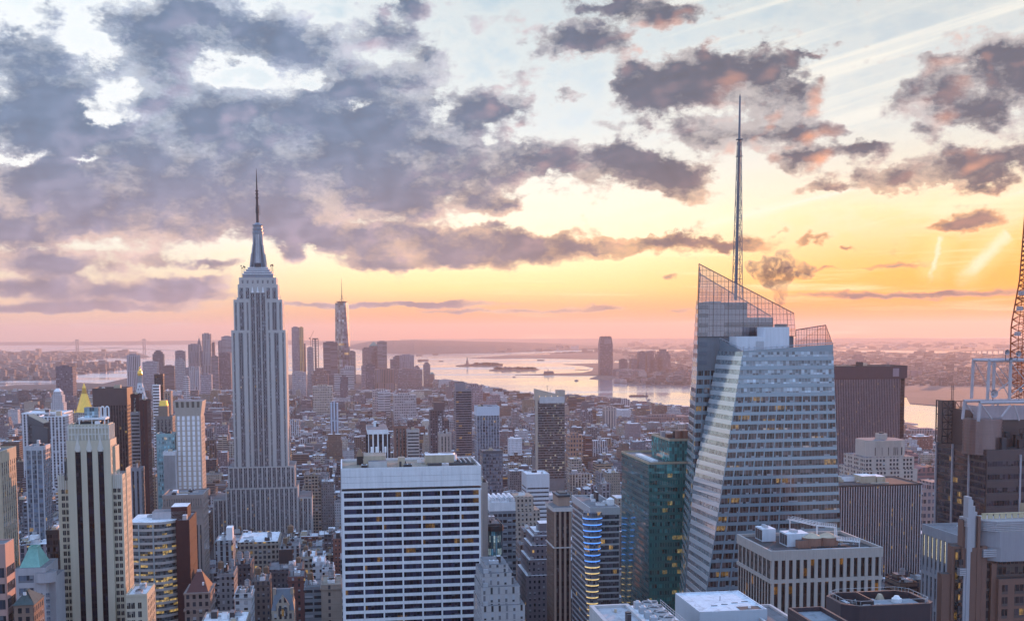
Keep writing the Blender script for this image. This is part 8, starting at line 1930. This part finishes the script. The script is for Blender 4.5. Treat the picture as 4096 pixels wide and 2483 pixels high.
    for b0, isf, k, (x0, x1, y0) in seq:
        X0, X1, Y0 = max(0, int(x0)), min(W_, int(x1)+1), max(0, int(y0))
        if X1 <= X0 or Y0 >= H_: 
            if isf: vis[k] = 0
            continue
        sub = buf[Y0:, X0:X1]
        if isf: vis[k] = int((~sub).sum())
        sub[:] = True
    order = sorted(range(len(items)), key=lambda k: -vis.get(k, 0))
    NEAR = set(order[:292])
    PAL = [('brown brick', (.20, .145, .12)), ('red brick', (.26, .11, .085)), ('beige', (.38, .335, .28)), ('grey', (.26, .26, .275)), ('white', (.56, .57, .60)), ('charcoal', (.09, .085, .095)), ('tan', (.33, .26, .19)), ('mauve-grey', (.25, .215, .235)), ('slate-blue', (.16, .18, .215)), ('cream', (.46, .42, .36))]
    WGT = [2.2, 1.0, 2.6, 4.6, 2.8, 2.2, 1.6, 3.2, 2.6, 1.8]
    RF = [('white-roofed', (.72, .75, .79)), ('grey-roofed', (.25, .255, .27)), ('dark-roofed', (.075, .075, .085))]
    fm = [facade('loft_front_a', (.3, .3, .3), 2.9, 3.6, (.25, .75), (.25, .80), ocol=True, lit=.018), facade('loft_front_b', (.3, .3, .3), 3.8, 3.9, (.14, .86), (.22, .80), ocol=True, lit=.02, blind=.25), facade('loft_front_c', (.3, .3, .3), 2.6, 3.3, (.32, .68), (.28, .72), ocol=True, lit=.012), facade('loft_front_d', (.3, .3, .3), 4.4, 4.0, (.22, .78), (.06, .94), ocol=True, lit=.01, blind=.3), facade('loft_front_e', (.3, .3, .3), 40, 3.7, (.01, .99), (.38, .82), ocol=True, lit=.03, blind=.1)]
    fa = [facade('distant_front_a', (.3, .3, .3), 3.4, 3.8, (.25, .75), (.25, .80), attr=True, lit=.012), facade('distant_front_b', (.3, .3, .3), 4.6, 4.2, (.18, .82), (.2, .8), attr=True, lit=.008)]
    roofm = {'white-roofed': ROOFW, 'grey-roofed': ROOFG, 'dark-roofed': ROOFD}
    LM = [(h, project(W((h[0]+h[1])/2, h[2], h[4])), pxab(h[0], h[2], h[4])[0], pxab(h[1], h[2], h[4])[0]) for h in HERO if h[5]]
    mass = MB(); recs = []
    for k, it in enumerate(items):
        a0, a1, b0, b1, h, pl, pr = it
        cn, cc = rd.choices(PAL, WGT)[0]; rn, rc = rd.choices(RF, [4.2, 4, 2.4])[0]; j = rd.uniform(.62, 1.1); cc = tuple(v*j for v in cc)
        w_, d = a1-a0, b1-b0
        if k not in NEAR:
            M = W(a0, b0); m = rd.choice((0, 1))
            def bx(x0, x1, y0, y1, z0, z1, c, ct):
                mass.box(x0, x1, y0, y1, z0, z1, m, None, c, ct)
            if rd.random() < .3 and h > 16 and w_ > 12:
                s1 = h*rd.uniform(.55, .85); q = rd.uniform(.15, .45)*w_; bx(a0, a1, b0, b1, 0, s1, cc, rc)
                if rd.random() < .5: bx(a0+q, a1-.02, b0+.5, b1-.02, s1-.01, h, cc, rc)
                else: bx(a0+.02, a1-q, b0+.5, b1-.02, s1-.01, h, cc, rc)
            else: bx(a0, a1, b0, b1, 0, h, cc, rc)
            if vis.get(k, 0) > 0 and b0 < 3400 and rd.random() < .5:
                tx, ty, tr = a0+w_*rd.uniform(.3, .7), b0+d*rd.uniform(.3, .7), rd.uniform(1.5, 2.1); tz = rd.uniform(2, 5)
                P8 = [(tx+tr*math.cos(q*math.pi/3), ty+tr*math.sin(q*math.pi/3)) for q in range(6)]; wc = rd.choice([(.16, .11, .075), (.22, .17, .12), (.4, .42, .44)])
                mass.prism(P8, h+tz, h+tz+3.6, m, None, True, wc, wc); mass.box(tx-tr*.6, tx+tr*.6, ty-tr*.6, ty+tr*.6, h, h+tz, m, None, (.06, .06, .06), (.06, .06, .06))
            if vis.get(k, 0) > 0 or b0 < 2500:
                for q in range(rd.randint(1, 2)):
                    u, v = rd.uniform(.1, .6)*w_, rd.uniform(.1, .6)*d; bx(a0+u, a0+u+w_*rd.uniform(.15, .35), b0+v, b0+v+d*rd.uniform(.15, .35), h, h+rd.uniform(2, 5.5), rd.choice([cc, (.5, .52, .55), (.2, .2, .22)]), rd.choice([(.6, .62, .66), (.3, .3, .32)]))
            continue
        c = (a0+a1)/2; px = (pl+pr)/2; feat = 'plain'
        root = empty('city_building', None, 'building', c, b0, 0, 'mid-rise buildings packed between the towers')
        wb = MB(); top = h; tank = False
        if h > 45 and rd.random() < .45 and w_ > 16:
            s1 = h*rd.uniform(.72, .88); q = rd.uniform(1.5, 4); wb.box(-w_/2, w_/2, 0, d, 0, s1); wb.box(-w_/2+q, w_/2-q, q, d-q, s1, h); e = (-w_/2+q, w_/2-q, q, d-q); feat = 'stepped top'
        else: wb.box(-w_/2, w_/2, 0, d, 0, h); e = (-w_/2, w_/2, 0, d)
        if feat == 'plain' and rd.random() < .5: wb.box(-w_/2-.5, w_/2+.5, -.5, d, h-1.6, h-.5)   # cornice
        o = wb.build('wall', rd.choice(fm), root); o.color = (*cc, 1)
        rm = roofm[rn]; x0, x1, y0, y1 = e; rf = parapet_roof(root, e, h+.01, [rm, o.data.materials[0]], .45, 1.0); rf.color = (*cc, 1)
        V = vis.get(k, 0)
        m = MB(); u, v = rd.uniform(.08, .5), rd.uniform(.15, .5); bw, bd, bh = (x1-x0)*rd.uniform(.18, .36), (y1-y0)*rd.uniform(.2, .4), rd.uniform(2.8, 6)
        m.box(x0+(x1-x0)*u, x0+(x1-x0)*u+bw, y0+(y1-y0)*v, y0+(y1-y0)*v+bd, h+.26, h+bh, 0, 1); q = m.build('bulkhead', [rd.choice([o.data.materials[0], WHITE, CONC, TAN, STEEL]), rd.choice([ROOFG, ROOFW, ROOFD])], root); q.color = (*cc, 1)
        if b0 < 1900 and rd.random() < .62:
            tx, ty = rd.uniform(x0+3, x1-3), rd.uniform(y0+3, y1-3); water_tank(root, tx, ty, h+.26+(bh if rd.random() < .3 else 0)*0, rd.uniform(1.5, 2.1), 3.6, rd.uniform(2.0, 4.5), rd.choice([None, None, STEEL])); tank = True
            if rd.random() < .3: water_tank(root, min(x1-2, tx+4.6), ty, h+.26, 1.7, 3.4, 2.6, rd.choice([None, STEEL]))
        if V > 60 and b0 < 1500: clutter(root, (x0+1, x1-1, y0+1, y1-1), h+.27, k, 4 if V < 200 else 8)
        if tank: feat2 = 'tank-topped'
        elif feat == 'stepped top': feat2 = 'step-topped'
        else: feat2 = 'bulkhead-topped'
        size = 'tall slim' if h > 2.6*w_ else 'tall' if h > 60 else 'broad' if w_ > 30 else 'low' if h < 24 else 'mid-sized'
        pyt = pxab(c, b0, h)[1]
        best = min(LM, key=lambda L: abs(L[1][0]-px)*1.0+max(0, abs(L[1][1]-pyt)-150)*.5+ (600 if L[0][2] > b0*2.5 else 0))
        hb, pc, l_, r_ = best
        rel = ('in front of' if b0 < hb[2] else 'behind') if l_-10 < px < r_+10 else ('just left of' if l_-130 < px < l_ else 'just right of' if r_ < px < r_+130 else 'well left of' if px < l_ else 'well right of')
        recs.append([root, f'{size} {cn}', rn, feat2, rel, hb[5], b0, px])
    lab = {}
    for r in recs: lab.setdefault((r[1], r[2], r[3], r[4], r[5]), []).append(r)
    ORD = ['nearest', 'second-nearest', 'third-nearest', 'fourth-nearest', 'fifth-nearest', 'sixth-nearest', 'seventh-nearest', 'eighth-nearest', 'ninth-nearest']
    for (cn, rn, ft, rel, sh_), L in lab.items():
        L.sort(key=lambda r: r[6])
        for i, r in enumerate(L):
            t_ = f'{cn} {rn} {ft} block {rel} {sh_}'
            if len(L) > 1: t_ = ORD[i]+' '+t_
            ws = t_.split()
            if len(t_.split()) > 16: t_ = t_.replace('needle-spired stone skyscraper', 'needle-spired skyscraper')
            if len(t_.split()) > 16: t_ = t_.replace(' block ', ' ')
            r[0]['label'] = t_
    o = bpy.data.objects.new('distant_buildings', mass.mesh('distant_buildings', fa)); COL.objects.link(o); o.rotation_euler = (0, 0, GA); tag(o, kind='stuff')
    # low roofs on the far shores
    for nm, rng, n, H, cols, seed in (('new_jersey_rooftops', [(2480, 4150, 1404, 1545)], 2600, (6, 18), [(.16, .11, .11), (.20, .15, .15), (.26, .22, .22), (.11, .08, .08), (.15, .10, .09)], 4), ('brooklyn_rooftops', [(-80, 520, 1410, 1520)], 2000, (7, 24), [(.15, .13, .14), (.21, .19, .2), (.30, .29, .30), (.10, .09, .10)], 6), ('far_shore_rooftops', [(2500, 4200, 1366, 1398), (1700, 2500, 1396, 1412)], 700, (8, 26), [(.20, .15, .15), (.3, .26, .26), (.55, .5, .5), (.12, .1, .1)], 8)):
        rr = random.Random(seed); m = MB(); polys = [POLY[q] for q in POLY if q != 'manhattan_ground']
        for k in range(n):
            x0, x1, y0, y1 = rr.choice(rng); p = ground(rr.uniform(x0, x1), rr.uniform(y0, y1)); ok = False
            for P in polys:
                c = False; j = len(P)-1
                for i in range(len(P)):
                    if (P[i][1] > p.y) != (P[j][1] > p.y) and p.x < (P[j][0]-P[i][0])*(p.y-P[i][1])/(P[j][1]-P[i][1])+P[i][0]: c = not c
                    j = i
                ok = ok or c
            if not ok: continue
            sc = p.y/6000; w_ = rr.uniform(12, 42)*sc; d = rr.uniform(12, 34)*sc; h = rr.uniform(*H)*(1 if rr.random() < .93 else 2.6); c = rr.choice(cols); m.box(p.x, p.x+w_, p.y, p.y+d, 0, h, rr.choice((0, 1)), None, c, rr.choice([(.30, .28, .28), (.18, .16, .16), (.12, .1, .1), c]))
        tag(m.build(nm, fa), kind='stuff')
city()
